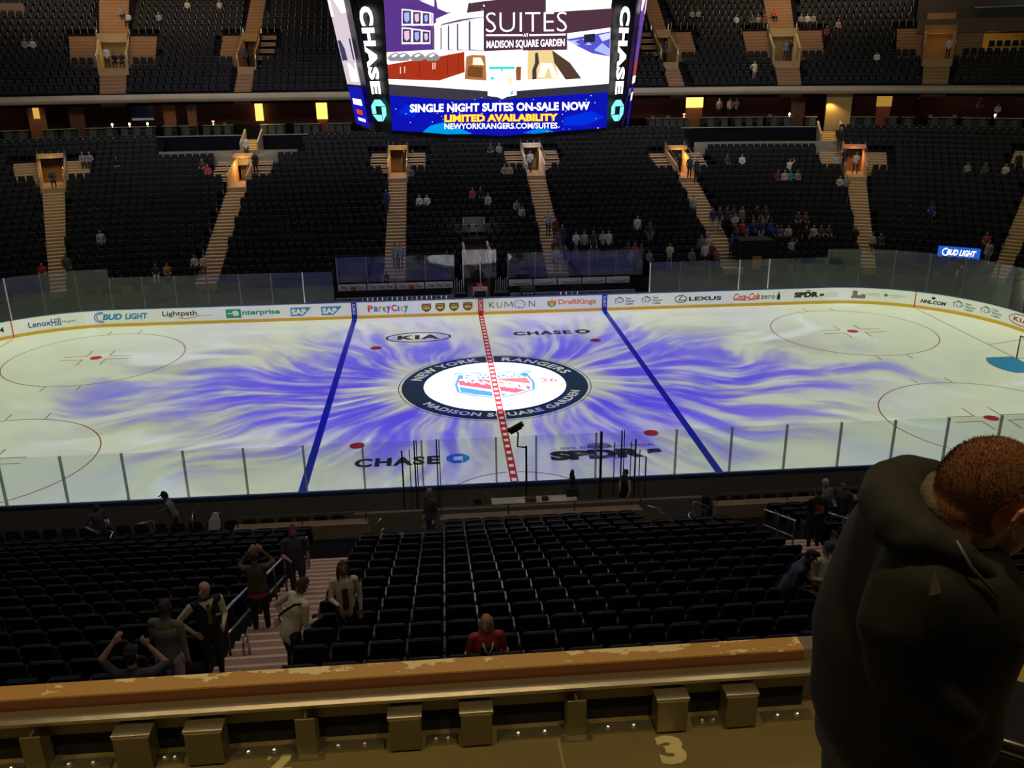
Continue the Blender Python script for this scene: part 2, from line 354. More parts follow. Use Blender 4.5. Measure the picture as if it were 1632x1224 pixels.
flat('ice_advert',[black,crb],lambda mb:(text(mb,'CHASE',G(.006),-6.07,-2.77,-8.85,-8.05,0,.045,space=1.15),octa(mb,-2.04,-8.4,.45,G(.006),1)))
flat('ice_advert',[mat('kia_dark',(.05,.012,.02))],lambda mb:(ringpoly(mb,-3.8,8.5,1.87,.98,.13,G(.006),0,56),text(mb,'KIA',G(.006),-5.0,-2.6,8.08,8.92,0,.05,space=1.2)))
flat('ice_advert',[black,grey],lambda mb:(text(mb,'SPDR',G(.007),1.6,5.35,-9.05,-8.15,0,.07),text(mb,'s',G(.007),5.5,6.1,-8.85,-8.3,0,.06),text(mb,'SELECT SECTOR',G(.006),2.1,6.0,-8.02,-7.8,1,.02),poly(mb,ellipse(3.7,-7.8,.5,.3),G(.006),1),
    [stroke(mb,[(2.6,-8.3-.12*i),(4.2,-8.95-.05*i)],.03,G(.008),1) for i in range(3)]))
# ---------------------------------------------------------------- boards
wb=mat('board_white',(.80,.80,.84),rough=.35); yel=mat('kick_yellow',(.62,.36,.03),rough=.4); capm=mat('cap_navy',(.02,.05,.16),rough=.4)
back=mat('board_back',(.16,.15,.13),rough=.7,var=.5)
B=MB(); smp=[-RP/2+RP*i/260 for i in range(261)]
path_prism(B,[(0,.19),(0,1.04),(.10,1.04),(.10,.0),(.02,.0),(.02,.19)],rink,smp,0,False)
RW=tag(B.build('rink_wall',wb),'white advertising boards around the ice sheet',kind='structure')
B=MB(); path_prism(B,[(0,0),(0,.19),(-.02,.19),(-.02,0)],rink,smp,0,False); B.build('kick_plate',yel,RW)
B=MB(); path_prism(B,[(-.02,1.04),(-.02,1.09),(.16,1.09),(.16,1.0),(.10,1.0),(.1,1.04)],rink,smp,0,False); B.build('cap_rail',capm,RW)
B=MB(); path_prism(B,[(.102,0.),(.102,1.0),(.14,1.0),(.14,0.)],rink,smp,0,False); B.build('outer_panel',back,RW)
def S(off=-.006):
    def f(t,z): x,y=rink(t,off); return (x,y,z)
    return f
def ad(mats,fn,name='board_advert'): mb=MB(); fn(mb); return mb.build(name,mats,RW)
cb=mat('ad_blue',(.02,.08,.34)); lb=mat('ad_light_blue',(.03,.22,.55)); gn=mat('ad_green',(.01,.28,.14)); cr=mat('ad_red',(.62,.06,.06)); orr=mat('ad_orange',(.75,.25,.04)); brn=mat('ups_brown',(.09,.05,.02)); gold=mat('ad_gold',(.75,.48,.08))
T=text; z0,z1=.42,.82; sf=S()
ad(black,lambda m:T(m,'NHL.COM',sf,-30.0,-28.0,.45,.75,0,.03))
ad(cb,lambda m:(T(m,'Lenox',sf,-26.7,-25.5,.42,.76),T(m,'Hill',sf,-25.5,-24.98,.34,.8),T(m,'Hospital',sf,-24.9,-24.19,.44,.62,0,.01)))
ad([lb,cb],lambda m:(T(m,'BUD',sf,-22.7,-21.55,.42,.80,0,.05,.25),T(m,'LIGHT',sf,-21.4,-20.04,.42,.80,0,.04,.25),ringpoly(m,-22.75,.6,.42,.34,.07,sf,0,20,1.2,5.0),ringpoly(m,-22.72,.6,.32,.25,.05,sf,1,20,1.3,4.9)))
ad([black,cr],lambda m:(T(m,'Lightpath',sf,-19.19,-17.16,.45,.86,0,.015),T(m,'a business solution',sf,-17.1,-16.27,.5,.56,0,0),stroke(m,[(-18.3,.42),(-17.9,.36),(-17.4,.42),(-17.0,.55)],.035,sf,1)))
ad([gn,wb],lambda m:(poly(m,[(-15.45,.3),(-14.55,.3),(-14.55,.85),(-15.45,.85)],sf,0),T(m,'e',S(-.01),-15.1,-14.68,.43,.75,1,.04),stroke(m,[(-15.35,.58),(-15.0,.58)],.06,S(-.01),1),T(m,'nterprise',sf,-14.48,-12.24,.38,.78,0,.03)))
for a in (-11.6,-9.75): ad([lb,wb],lambda m:(poly(m,[(a,.3),(a+.75,.3),(a+1.27,.83),(a,.83)],sf,0),T(m,'SAP',S(-.01),a+.06,a+.95,.38,.74,1,.05)))
pc=[cr,lb,orr,gn,mat('ad_purple',(.2,.05,.4)),cr,lb,gold,gn]
def party(m):
    x=-6.94
    for i,(c,w) in enumerate(zip('PartyCity',[.33,.27,.2,.2,.27,.34,.12,.2,.27])): T(m,c,sf,x,x+w,.40-(.1 if c=='y' else 0),.82 if c in 'PC' else .74,i,.04); x+=w+.035
ad(pc,party)
for a in (-3.64,-2.79,-1.94,-1.09):
    ad([brn,gold],lambda m:(poly(m,[(a,.82),(a+.58,.82),(a+.58,.5),(a+.46,.36),(a+.29,.28),(a+.12,.36),(a,.5)],sf,0),ringpoly(m,a+.29,.80,.29,.1,.03,S(-.008),1,12,math.pi,2*math.pi),T(m,'ups',S(-.01),a+.09,a+.5,.40,.64,1,.04)))
ad(black,lambda m:(stroke(m,[(.56,.42),(.56,.78)],.04,sf),stroke(m,[(.84,.78),(.58,.6),(.86,.42)],.04,sf),stroke(m,[(1.02,.78),(1.02,.52),(1.10,.43),(1.22,.43),(1.3,.52),(1.3,.78)],.04,sf),stroke(m,[(1.5,.42),(1.52,.78),(1.73,.5),(1.94,.78),(1.96,.42)],.04,sf),ringpoly(m,2.42,.6,.36,.27,.035,sf,0,28),stroke(m,[(2.3,.68),(2.33,.64)],.03,sf),stroke(m,[(2.55,.68),(2.52,.64)],.03,sf),stroke(m,[(2.35,.44),(2.48,.44)],.02,sf),stroke(m,[(3.02,.42),(3.02,.78),(3.36,.42),(3.36,.78)],.04,sf)))
def dk(m):
    T(m,'DraftKings',sf,4.85,7.23,.40,.82,0,.03); poly(m,[(4.14,.72),(4.25,.64),(4.43,.6),(4.62,.64),(4.73,.74),(4.66,.44),(4.43,.32),(4.2,.44)],sf,1)
    poly(m,[(4.14,.78),(4.3,.72),(4.43,.84),(4.56,.72),(4.73,.8),(4.64,.6),(4.24,.6)],S(-.009),0); poly(m,[(4.3,.6),(4.56,.6),(4.54,.42),(4.43,.38),(4.32,.42)],S(-.011),2)
ad([orr,gn,gold],dk)
def swirl(m,cx,cz,w,h):
    pts=[(cx+w*(.12+.36*q)*math.cos(2.2+q*8.),cz+h*(.12+.38*q)*math.sin(2.2+q*8.)) for q in np.linspace(0,1,26)]
    stroke(m,pts,.035,sf); stroke(m,[(cx-w*.5,cz+h*.15),(cx,cz+h*.5),(cx+w*.4,cz+h*.3),(cx+w*.52,cz),(cx+w*.3,cz-h*.2)],.035,sf)
for a,b in ((8.38,9.73),(10.09,11.5),(29.64,31.08),(31.31,32.78)):
    ad(mat('twc_blue',(.02,.05,.16)),lambda m:(swirl(m,a+(b-a)*.24,.6,(b-a)*.42,.5),[T(m,w_,sf,a+(b-a)*.52,a+(b-a)*(.78 if i==0 else .98 if i==1 else .88),.68-i*.17,.81-i*.17,0,.02) for i,w_ in enumerate(('Time','Warner','Cable'))]))
ad(black,lambda m:(ringpoly(m,12.63,.6,.4,.25,.05,sf,0,28),stroke(m,[(12.72,.84),(12.5,.52),(12.95,.52)],.05,sf),T(m,'LEXUS',sf,13.15,15.25,.46,.72,0,.04,space=1.05)))
ad([cr,black],lambda m:(T(m,'Coca-Cola',sf,16.02,17.75,.40,.84,0,.03,.45),stroke(m,[(16.1,.42),(16.8,.36),(17.5,.42)],.03,sf,0),T(m,'zero',sf,17.82,18.72,.42,.66,1,.01,space=1.1),poly(m,[(18.86,.36),(19.08,.36),(19.08,.62),(19.01,.74),(19.01,.86),(18.93,.86),(18.93,.74),(18.86,.62)],sf,1)))
ad([black,grey],lambda m:(T(m,'SPDR',sf,19.99,21.6,.44,.80,0,.07),T(m,'s',sf,21.65,21.97,.44,.66,0,.06),poly(m,ellipse(20.9,.83,.16,.09,16),sf,1),[T(m,w_,sf,22.1,22.88,.68-i*.12,.74-i*.12,1,.01) for i,w_ in enumerate(('Select Sector','SPDR','ETFs'))]))
ad([mat('museum_brown',(.2,.17,.14)),grey],lambda m:(poly(m,[(23.68,.36),(24.56,.36),(24.56,.6),(24.3,.66),(24.3,.56),(24.05,.56),(24.05,.84),(23.75,.84),(23.75,.5),(23.68,.5)],sf,0),[T(m,w_,sf,24.64,25.38,.64-i*.12,.71-i*.12,1,.01) for i,w_ in enumerate(('museum','of natural history'))]))
ad([gn,grey],lambda m:(poly(m,ellipse(25.75,.64,.12,.1),sf,0),T(m,'Scholastic',sf,25.94,26.89,.6,.72,1,0),T(m,'academy',sf,26.0,26.7,.48,.55,1,0)))
ad([black,grey],lambda m:(T(m,'NHL.COM',sf,27.78,29.28,.38,.62,0,.05,.2),poly(m,[(28.4,.84),(28.62,.84),(28.62,.72),(28.5,.66),(28.4,.72)],sf,0)))
ad(mat('kia_red',(.35,.02,.04)),lambda m:(ringpoly(m,34.08,.6,.87,.33,.05,sf,0,40),T(m,'KIA',sf,33.55,34.62,.48,.73,0,.03,space=1.2)))
for a,c in ((-7.77,blue),(7.77,blue),(0,red)):
    ad([c,wb],lambda m:(poly(m,[(a-.16,.0),(a+.16,.0),(a+.16,1.03),(a-.16,1.03)],S(-.024),0),[T(m,ch,S(-.03),a-.08,a+.08,.28+i*.1,.35+i*.1,1,.02) for i,ch in enumerate('MOC.LHN')]),'line_marker')
for a in (-27.55,27.47): ad(red,lambda m:poly(m,[(a-.03,0),(a+.03,0),(a+.03,1.03),(a-.03,1.03)],S(-.024)),'line_marker')
# ---------------------------------------------------------------- glass
gl=glassmat('rink_glass'); post=bpy.data.materials.new('post_frosted'); post.use_nodes=True; _t=NT(post.node_tree); _t.nt.nodes.remove(_t.nt.nodes['Principled BSDF'])
_a=_t.new('ShaderNodeBsdfTranslucent'); _a.inputs[0].default_value=(.8,.8,.78,1); _b=_t.new('ShaderNodeBsdfDiffuse'); _b.inputs[0].default_value=(.6,.6,.6,1); _m=_t.new('ShaderNodeMixShader'); _m.inputs[0].default_value=.4
_t.nt.links.new(_a.outputs[0],_m.inputs[1]); _t.nt.links.new(_b.outputs[0],_m.inputs[2]); _c=_t.new('ShaderNodeBsdfTransparent'); _c.inputs[0].default_value=(.62,.63,.62,1); _d=_t.new('ShaderNodeMixShader'); _d.inputs[0].default_value=.62; _t.nt.links.new(_m.outputs[0],_d.inputs[1]); _t.nt.links.new(_c.outputs[0],_d.inputs[2]); _t.nt.links.new(_d.outputs[0],_t.nt.nodes['Material Output'].inputs[0]); postw=mat('post_white',(.8,.8,.8),rough=.4); dkpost=mat('post_dark',(.02,.02,.022),rough=.4)
def panel(t0,t1,z0,z1,label,group,off=.06,pm=post,pw=.06,fn=rink):
    xa,ya=fn(t0,off); xb,yb=fn(t1,off); g=thing('rink_glass',label,'rink glass',((xa+xb)/2,(ya+yb)/2,z0),group=group)
    c=np.array([(xa+xb)/2,(ya+yb)/2,z0]); mb=MB(); k=max(1,int(abs(t1-t0)/.7)); ps=[np.array(fn(t0+(t1-t0)*i/k,off)) for i in range(k+1)]
    d=np.array([ya-yb,xb-xa]); d=d/np.linalg.norm(d)*.006
    mb.loft([[(p[0]-d[0]-c[0],p[1]-d[1]-c[1],0),(p[0]+d[0]-c[0],p[1]+d[1]-c[1],0),(p[0]+d[0]-c[0],p[1]+d[1]-c[1],z1-z0),(p[0]-d[0]-c[0],p[1]-d[1]-c[1],z1-z0)] for p in ps])
    mb.build('pane',gl,g); mb=MB(); mb.box((xa-c[0],ya-c[1],(z1-z0)/2-.02),(pw,pw*1.6,z1-z0+.04),rz=math.atan2(yb-ya,xb-xa)); mb.build('support_post',pm,g); return g
def near_t(x): return RP/2-abs(x) if x>=0 else -(RP/2-abs(x))
xs=[-26.6+1.94*i for i in range(11)]       # ... to -7.2
GN='grey posted glass panes along the boards by the near stands'
def nearpath(x,off): 
    t=near_t(x); return rink(t,off)
for x in [-26.6+1.94*i for i in range(11)]: panel(x,x+1.94,1.10,2.80,'clear glass pane with a grey post, on the near boards left of the penalty boxes',GN+', left run',fn=nearpath)
for x in [5.38+1.94*i for i in range(12)]: panel(x,x+1.94,1.10,2.80,'clear glass pane with a grey post, on the near boards right of the penalty boxes',GN+', right run',fn=nearpath)
for x,x2,z in ((-5.26,-3.3,2.8),(-3.3,-.81,2.8),(-.81,.55,2.8),(.55,2.6,2.8),(2.6,5.38,2.8)): panel(x,x2,1.09,z,'clear glass pane between the ice and the penalty box area',GN+', penalty box front',fn=nearpath)
def tr(a,b): 
    n=max(1,round((b-a)/1.94)); return [(a+(b-a)*i/n,a+(b-a)*(i+1)/n) for i in range(n)]
for a,b in tr(-36,-27.46): panel(a,b,1.09,3.5,'tall clear glass pane in the curved corner at the left of the far boards','corner glass, left',pm=postw if b>-27.6 else post)
for a,b in tr(-27.46,-22.0): panel(a,b,1.09,3.5,'tall clear glass pane above the hospital and beer adverts','corner glass, left' ,pm=postw if a<-27.4 else post)
for a,b in tr(-22.,-10.7): panel(a,b,1.09,2.98,'low clear glass pane on the far boards left of the benches','far side glass, left run')
panel(-10.7,-8.9,1.09,2.98,'clear glass pane with a bright white post beside the left players bench','glass pane at the left bench end',pm=postw,pw=.06)
panel(10.6,12.5,1.09,2.98,'clear glass pane with a bright white post beside the right players bench','glass pane at the right bench end',pm=postw,pw=.06)
for a,b in tr(12.5,22.): panel(a,b,1.09,2.98,'low clear glass pane on the far boards right of the benches','far side glass, right run',pm=postw if 16<a<18.5 else post,pw=.06 if 16<a<18.5 else .03)
for a,b in tr(22.,36): panel(a,b,1.09,3.5,'tall clear glass pane in the curved corner at the right of the far boards','corner glass, right')
# ---------------------------------------------------------------- stands
tan=mat('aisle_concrete',(.46,.30,.165),rough=.8,var=.3,vscale=3.); edge=mat('step_edge',(.62,.50,.33),rough=.7); carpet=mat('terrace_dark',(.010,.010,.015),rough=.9,spec=.1)
wall_t=mat('wall_tan',(.45,.36,.24),rough=.8,var=.2,vscale=2.); strip=mat('ledge_grey',(.26,.25,.23),rough=.7)
AW=.70
tanu=mat('upper_aisle_brown',(.30,.17,.095),rough=.85,var=.3,vscale=3.); edgeu=mat('upper_step_edge',(.40,.25,.15),rough=.8)
AIS_L=[-29.8,-17.5,-5.4,5.4,17.3,29.8,41.7]; AIS_U=[-34.5,-26.2,-18.4,18.9,26.2,34.5]
VB={-29.8:15,-17.5:14,-5.4:15,5.4:15,17.3:14,29.8:14,41.7:15}
def zone_lower(s,k):
    for a in AIS_L:
        b=VB[a]; d=s-a
        if abs(d)<.80 and b<=k<b+5: return 'void'
        if abs(d)<2.2 and b+1<=k<b+5:
            if a==-17.5 and k<b+4 and False: return 'wing'
            return 'wing'
        if abs(d)<AW and k<b: return 'aisle'
    if (-23.4<s<-13.4 or 19.<s<29.0) and k>=19: return 'platform'
    if abs(s-.1)<.75 and k<5: return 'void'
    return 'seat'
def zone_upper(s,k):
    for a in AIS_U:
        d=s-a
        if abs(d)<.82 and 4<=k<9: return 'void'
        if abs(d)<2.15 and 5<=k<9: return 'wing'
        if abs(d)<AW and k!=4: return 'aisle'
    if (s>33.2 and k>8) or (s>36.6 and k>5): return 'void'
    return 'seat'
def zone_near(s,k):
    if abs(s+5.55)<.66 and k>=3: return 'aisle'
    if abs(s-6.1)<.66 and k>=4: return 'aisle'
    if -4.75<s<-2.8 and k<2: return 'void'
    if 3.35<s<5.5 and k<2: return 'void'
    if -14.1<s<-11.6 and k<0: return 'void'
    return 'seat'
def terrace(name,zone,near,Z,K,R0,D,k0,k1,smin,smax,brk,label):
    """row treads and risers of one tier; aisles and openings are left out of it"""
    cuts=sorted(set([smin,smax]+[b for b in brk if smin<b<smax]+samples(smin,smax,2.)))
    mb=MB()
    for k in range(k0,k1+1):
        z=Z+K*k; zp=z-K
        for a,b in zip(cuts[:-1],cuts[1:]):
            if b-a<1e-6: continue
            zn=zone((a+b)/2,k)
            if zn=='void': continue
            if zn=='platform': z_=Z+K*19.2; zp_=z_-.5
            else: z_,zp_=(z-.06,zp-.06) if zn=='aisle' else (z,zp)
            m=1 if zn in('wing','aisle') else 0
            r0,r1=R0+D*k,R0+D*(k+1)
            P=lambda s,r,zz:(*pt(s,r,near),zz)
            q=[P(a,r0,z_),P(b,r0,z_),P(b,r1,z_),P(a,r1,z_)]; w=[P(a,r0,zp_-.1),P(b,r0,zp_-.1),P(b,r0,z_),P(a,r0,z_)]
            mb.quad(*(q[::-1] if near else q),m); mb.quad(*(w[::-1] if near else w),m)
    return tag(mb.build(name,[carpet,tan if Z<5 else tanu]),label,kind='structure')
def brks(A,ws): return [a+g*w for a in A for w in ws for g in (-1,1)]
terrace('lower_terrace_floor',zone_lower,False,LZ,LK,LR,LD,0,23,-46,48,brks(AIS_L,(AW,.80,2.2))+[-23.4,-13.4,19.,29.,-.65,.85],'dark stepped concrete carrying the lower rows across the ice')
terrace('upper_terrace_floor',zone_upper,False,UZ,UK,UR,UD,0,18,-44,46,brks(AIS_U,(AW,.82,2.15))+[33.2,36.6],'dark stepped concrete of the upper deck')
terrace('near_terrace_floor',zone_near,True,LZ,LK,LR,LD,0,15,-26,26,[-6.21,-4.89,5.44,6.76,-4.75,-2.8,3.35,5.5,-14.1,-11.6],'dark stepped concrete of the stand on this side of the ice')
# floor slabs around the rink
B=MB(); B.quad((-70,-34,-.02),(70,-34,-.02),(70,60,-.02),(-70,60,-.02)); tag(B.build('ground_floor',mat('slab',(.06,.055,.05),rough=.9)),'dark concrete arena floor around the rink',kind='structure')
# front walls of the two stands
_c=[-46.]+[v for a_ in (-29.8,-17.5,-5.4) for v in (a_-.75,a_+.75)]+[-.65,.85]+[v for a_ in (5.4,17.3,29.8,41.7) for v in (a_-.75,a_+.75)]+[48.]
for a_,b_ in zip(_c[::2],_c[1::2]):
    B=MB(); path_prism(B,[(LR,0),(LR,LZ),(LR+.1,LZ),(LR+.1,0)],pt,samples(a_,b_),0); tag(B.build('wall_far_front',mat('wall_dark',(.05,.045,.045))),'dark wall under the first row across the ice',kind='structure')
B=MB(); nf=lambda s,r:pt(s,r,True)

for a_,b_,h_ in ((-26,-14.1,1.22),(-11.6,-8.7,1.22),(-8.7,-4.85,2.0),(-2.75,3.3,2.0),(5.55,14.5,2.0),(14.5,26,1.22)): path_prism(B,[(LR-.35,0),(LR-.35,h_),(LR-.02,h_),(LR-.02,0)],nf,samples(a_,b_),0)
if 1:  tag(B.build('wall_near_front',mat('wall_near',(.30,.22,.14),rough=.8,var=.3,vscale=2.)),'pale concrete wall in front of the first row of the near stand',kind='structure')
# ---------------------------------------------------------------- aisle stairs
def stairs(zone,A,near,Z,K,R0,D,ks,w,label,group=None,off=-.025):
    s0=A; g=MB(); P=lambda s,r,zz:(*pt(s,r,near),zz)
    for k in ks:
        for h in ((1,) if k==0 else (0,1)):
            z=Z+K*k-(K/2 if h==0 else 0); r0=R0+D*k-(D*.5 if h==0 else 0)+off; r1=r0+D*.5
            q=[P(s0-w,r0,z),P(s0+w,r0,z),P(s0+w,r1,z),P(s0-w,r1,z)]; b=[P(s0-w,r0,z-K/2-.15),P(s0+w,r0,z-K/2-.15),P(s0+w,r1,z-K/2-.15),P(s0-w,r1,z-K/2-.15)]
            g.hexa(b,q,0)
            e0,e1=r0-.005,r0+.06
            g.hexa([P(s0-w,e0,z-.05),P(s0+w,e0,z-.05),P(s0+w,e1,z-.05),P(s0-w,e1,z-.05)],[P(s0-w,e0,z+.006),P(s0+w,e0,z+.006),P(s0+w,e1,z+.006),P(s0-w,e1,z+.006)],1)
    mt=[mat('aisle_rose',(.40,.25,.19),rough=.8,var=.3,vscale=3.),mat('step_edge_rose',(.66,.5,.42),rough=.7)] if near else ([tan,edge] if Z<5 else [tanu,edgeu])
    o=g.build('aisle_stairs',mt); return tag(o,label,'stairs',group)
nm=['first','second','third','fourth','fifth','sixth','seventh']
for i,a in enumerate(AIS_L): stairs(None,a,False,LZ,LK,LR,LD,range(0,VB[a]),AW,f'tan concrete aisle steps of the lower stand, {nm[i]} from the left')
for i,a in enumerate(AIS_U):
    stairs(None,a,False,UZ,UK,UR,UD,range(0,4),AW,f'short tan aisle steps below an upper deck opening, {nm[i]} from the left')
    if a<33: stairs(None,a,False,UZ,UK,UR,UD,range(9,19),AW,f'brown aisle steps rising above the upper deck opening, {nm[i]} from the left')
stairs(None,-5.55,True,LZ,LK,LR,LD,range(4,16),.66,'rose concrete steps with handrails beside the man in the dark vest')
stairs(None,6.1,True,LZ,LK,LR,LD,range(5,16),.66,'rose concrete steps with handrails beyond the hooded man')
# ---------------------------------------------------------------- openings into the stands
steel=mat('rail_steel',(.62,.62,.62),rough=.25,metal=.9); warmwall=mat('portal_warm',(.62,.40,.17),rough=.8); palew=mat('portal_pale',(.7,.66,.58),rough=.8)
def portal(a,k0,k1,Z,K,R0,D,hw,label,lampE,lcol,wm,wing):
    P=lambda s,r,zz:(*pt(s,r),zz); z0=Z+K*k0-.02; r0,r1=R0+D*k0,R0+D*k1; z1=Z+K*(k1-1)+.55
    c=P(a,r0,z0); g=thing('stand_entrance',label,'entrance',c); rz=yaw_at(a); Minv=Matrix.Translation(c).inverted()
    def add(nm_,mb,m): 
        o=mb.build(nm_,m,g); o.matrix_parent_inverse=Minv; return o
    th=.12
    mb=MB(); mb.hexa([P(a-hw,r0-.02,z0-.75),P(a+hw,r0-.02,z0-.75),P(a+hw,r1+1.5,z0-.75),P(a-hw,r1+1.5,z0-.75)],[P(a-hw,r0,z0),P(a+hw,r0,z0),P(a+hw,r1+1.5,z0),P(a-hw,r1+1.5,z0)]); add('landing',mb,tan)
    for g_ in (-1,1):
        mb=MB(); s0=a+g_*hw; s1=s0-g_*th
        lo=[P(s0,r0+.3,z0),P(s1,r0+.3,z0),P(s1,r1,z0),P(s0,r1,z0)]; hi=[P(s0,r0+.3,Z+K*(k0+1)+.5),P(s1,r0+.3,Z+K*(k0+1)+.5),P(s1,r1,z1),P(s0,r1,z1)]
        mb.hexa(lo,hi); add('side_wall',mb,wm)
        # handrail
        mb=MB(); zz=[Z+K*(k0+1)+.5,z1]; mb.tube([P(s0,r0+.3,zz[0]-.4),P(s0,r0+.3,zz[0]+.45),P(s0,r1,zz[1]+.55),P(s0,r1,zz[1]-.3)],.035,6); add('handrail',mb,steel)
        if wing:
            # small flight beside the opening
            mb=MB()
            for k in range(k0+1,k1):
                for h in (0,1):
                    ra=R0+D*k+h*D/2; zc=Z+K*k+h*K/2+.02; sa,sb=sorted((a+g_*(hw+.02),a+g_*(hw+1.38)))
                    mb.hexa([P(sa,ra,zc-.5),P(sb,ra,zc-.5),P(sb,ra+D/2,zc-.5),P(sa,ra+D/2,zc-.5)],[P(sa,ra,zc),P(sb,ra,zc),P(sb,ra+D/2,zc),P(sa,ra+D/2,zc)],0)
                    mb.hexa([P(sa,ra-.01,zc-.05),P(sb,ra-.01,zc-.05),P(sb,ra+.05,zc-.05),P(sa,ra+.05,zc-.05)],[P(sa,ra-.01,zc+.005),P(sb,ra-.01,zc+.005),P(sb,ra+.05,zc+.005),P(sa,ra+.05,zc+.005)],1)
            add('side_steps',mb,[tan,edge] if Z<5 else [tanu,edgeu])
    zt=z0+2.15; mb=MB(); mb.hexa([P(a-hw,r1-1.1,zt),P(a+hw,r1-1.1,zt),P(a+hw,r1+.0,zt),P(a-hw,r1+.0,zt)],[P(a-hw,r1-1.1,z1),P(a+hw,r1-1.1,z1),P(a+hw,r1,z1),P(a-hw,r1,z1)]); add('lintel_panel',mb,wm)
    mb=MB(); mb.hexa([P(a-hw,r1+1.4,z0),P(a+hw,r1+1.4,z0),P(a+hw,r1+1.5,z0),P(a-hw,r1+1.5,z0)],[P(a-hw,r1+1.4,zt+.1),P(a+hw,r1+1.4,zt+.1),P(a+hw,r1+1.5,zt+.1),P(a-hw,r1+1.5,zt+.1)]); add('corridor_wall',mb,wm)
    if lampE: x,y,z=P(a,r1-1.2,z0+1.5); lamp('entrance_lamp','POINT',(x,y,z),lampE,lcol,size=.1)
WARM=(1,.62,.24)
pl=[('warm-lit opening in the lower stand, first from the left, orange wall',-29.8,22,warmwall),('wide amber-lit opening in the lower stand, second from the left',-17.5,60,warmwall),('opening in the lower stand left of the scoreboard centre, yellow cart inside',-5.4,24,warmwall),
    ('opening in the lower stand where two staff stand by a yellow sign, under the scoreboard',5.4,24,palew),('amber-lit opening with two fans in jerseys, right of the scoreboard',17.3,60,warmwall),('rose-lit opening with an usher at the tall straight aisle',29.8,42,mat('portal_rose',(.62,.30,.18),rough=.8)),('opening at the far right corner of the lower stand',41.7,20,warmwall)]
for lb_,a,e,wm in pl: portal(a,VB[a],VB[a]+5,LZ,LK,LR,LD,.78,lb_,e,WARM,wm,True)
ul=['upper deck opening at the far left corner','yellow-lit upper deck opening with a standing usher, upper left','dim upper deck opening beside the scoreboard, upper left','dim pale upper deck opening just right of the scoreboard','upper deck opening with lit rail posts and a standing group, upper right','golden upper deck opening beneath the brown fascia']
for lb_,a,e,c in zip(ul,AIS_U,(5,22,4,3,14,26),((1,.7,.3),(1,.8,.28),(1,.7,.4),(1,.75,.5),(1,.8,.5),(1,.65,.22))): portal(a,4,9,UZ,UK,UR,UD,.8,lb_,e,c,mat('portal_upper',(.42,.32,.18),rough=.8) if a in(-26.2,18.9,26.2) else mat('portal_upper_warm',(.38,.22,.09),rough=.8),True)
# ---------------------------------------------------------------- seats
sfab=mat('seat_cloth',(.0085,.0100,.0165),rough=.75,spec=.3,var=.4,vscale=9.); sedge=mat('seat_top_piping',(.030,.032,.040),rough=.5); splas=mat('seat_side_plastic',(.05,.05,.055),rough=.2,spec=.8)
def rrect(w,h,r,n=3):
    out=[]
    for cx,cz,a in ((w/2-r,h-r,0),(-w/2+r,h-r,90),(-w/2+.03,.03,180),(w/2-.03,.03,270)):
        rr=r if a<180 else .03
        for i in range(n+1): q=math.radians(a+90*i/n); out.append((cx+rr*math.cos(q),cz+rr*math.sin(q)))
    return out
def seat_proto():
    g=thing('arena_seat','','seat')
    w=.50; mb=MB(); pr=rrect(w,.50,.07); tilt=.16
    def bk(x,z,y): return (x,y+z*tilt+.02*(1-(2*x/w)**2),z+.38)
    mb.loft([[bk(x*.96,z*.98+.005,-.035) for x,z in pr],[bk(x,z,-.02) for x,z in pr],[bk(x,z,.02) for x,z in pr],[bk(x*.95,z*.97+.008,.04) for x,z in pr]],0); 
    mb.tube([bk(-w/2+.06,.497,0),bk(0,.503,.0),bk(w/2-.06,.497,0)],.016,6,1); mb.build('backrest',[sfab,sedge],g,smooth=False)
    mb=MB(); mb.loft([[(x*.9,-.10+dy+z*.10,z*.66+.40) for x,z in pr] for dy in (-.045,-.03,.03,.045)],0); mb.build('seat_cushion',sfab,g)
    mb=MB(); x=w/2+.0275
    mb.loft([[(x+q,y,z) for y,z in ((-.30,.58),(-.28,.64),(.02,.66),(.06,.62),(.04,.2),(.02,0.),(-.1,0.),(-.12,.5))] for q in (-.02,.02)],0)
    mb.build('side_standard',splas,g,bevel=.006); return g
proto=seat_proto(); COLH=[]
def seat_spots(zone,near,Z,K,R0,D,ks,smin,smax,pitch,doff):
    out=[]
    for k in ks:
        s=smin
        while s<smax:
            okk=zone(s,k)=='seat' and zone(s-.24,k)=='seat' and zone(s+.24,k)=='seat'
            q=max(0,(abs(s)-20)/30); r=R0+D*k+doff
            if okk:
                x,y=pt(s,r,near); out.append((s,k,x,y,Z+K*k))
            s+=pitch*(30/r if abs(s)>20 else 1.)
    return out
spots=[]
NB=[(-26,-15.0),(-15,-6.25),(-4.85,5.4),(6.8,15.5),(15.5,26)]
near=[]
for a,b in ((-22,-6.3),(-4.85,5.42),(6.8,24)):
    for k in range(0,15):
        L=list(np.arange(a+.28,b-.2,.555)) if a>-10 else list(np.arange(b-.28,a,-.555))
        for s in L:
            if all(zone_near(s+q,k)=='seat' for q in(-.24,0,.24)):
                x,y=pt(s,LR+LD*k+.72,True); near.append((s,k,x,y,LZ+LK*k))
ind=[];rest=[]
for q in near:
    px,py=proj((q[2],q[3],q[4]+.85)); d=depth((q[2],q[3],q[4]))
    (ind if (-15<px<1300 and py<1062) else rest).append((d,q,px))
ind.sort(key=lambda e:e[0]); rest=[e[1] for e in rest]+[e[1] for e in ind[300:]]; ind=ind[:300]
first=True
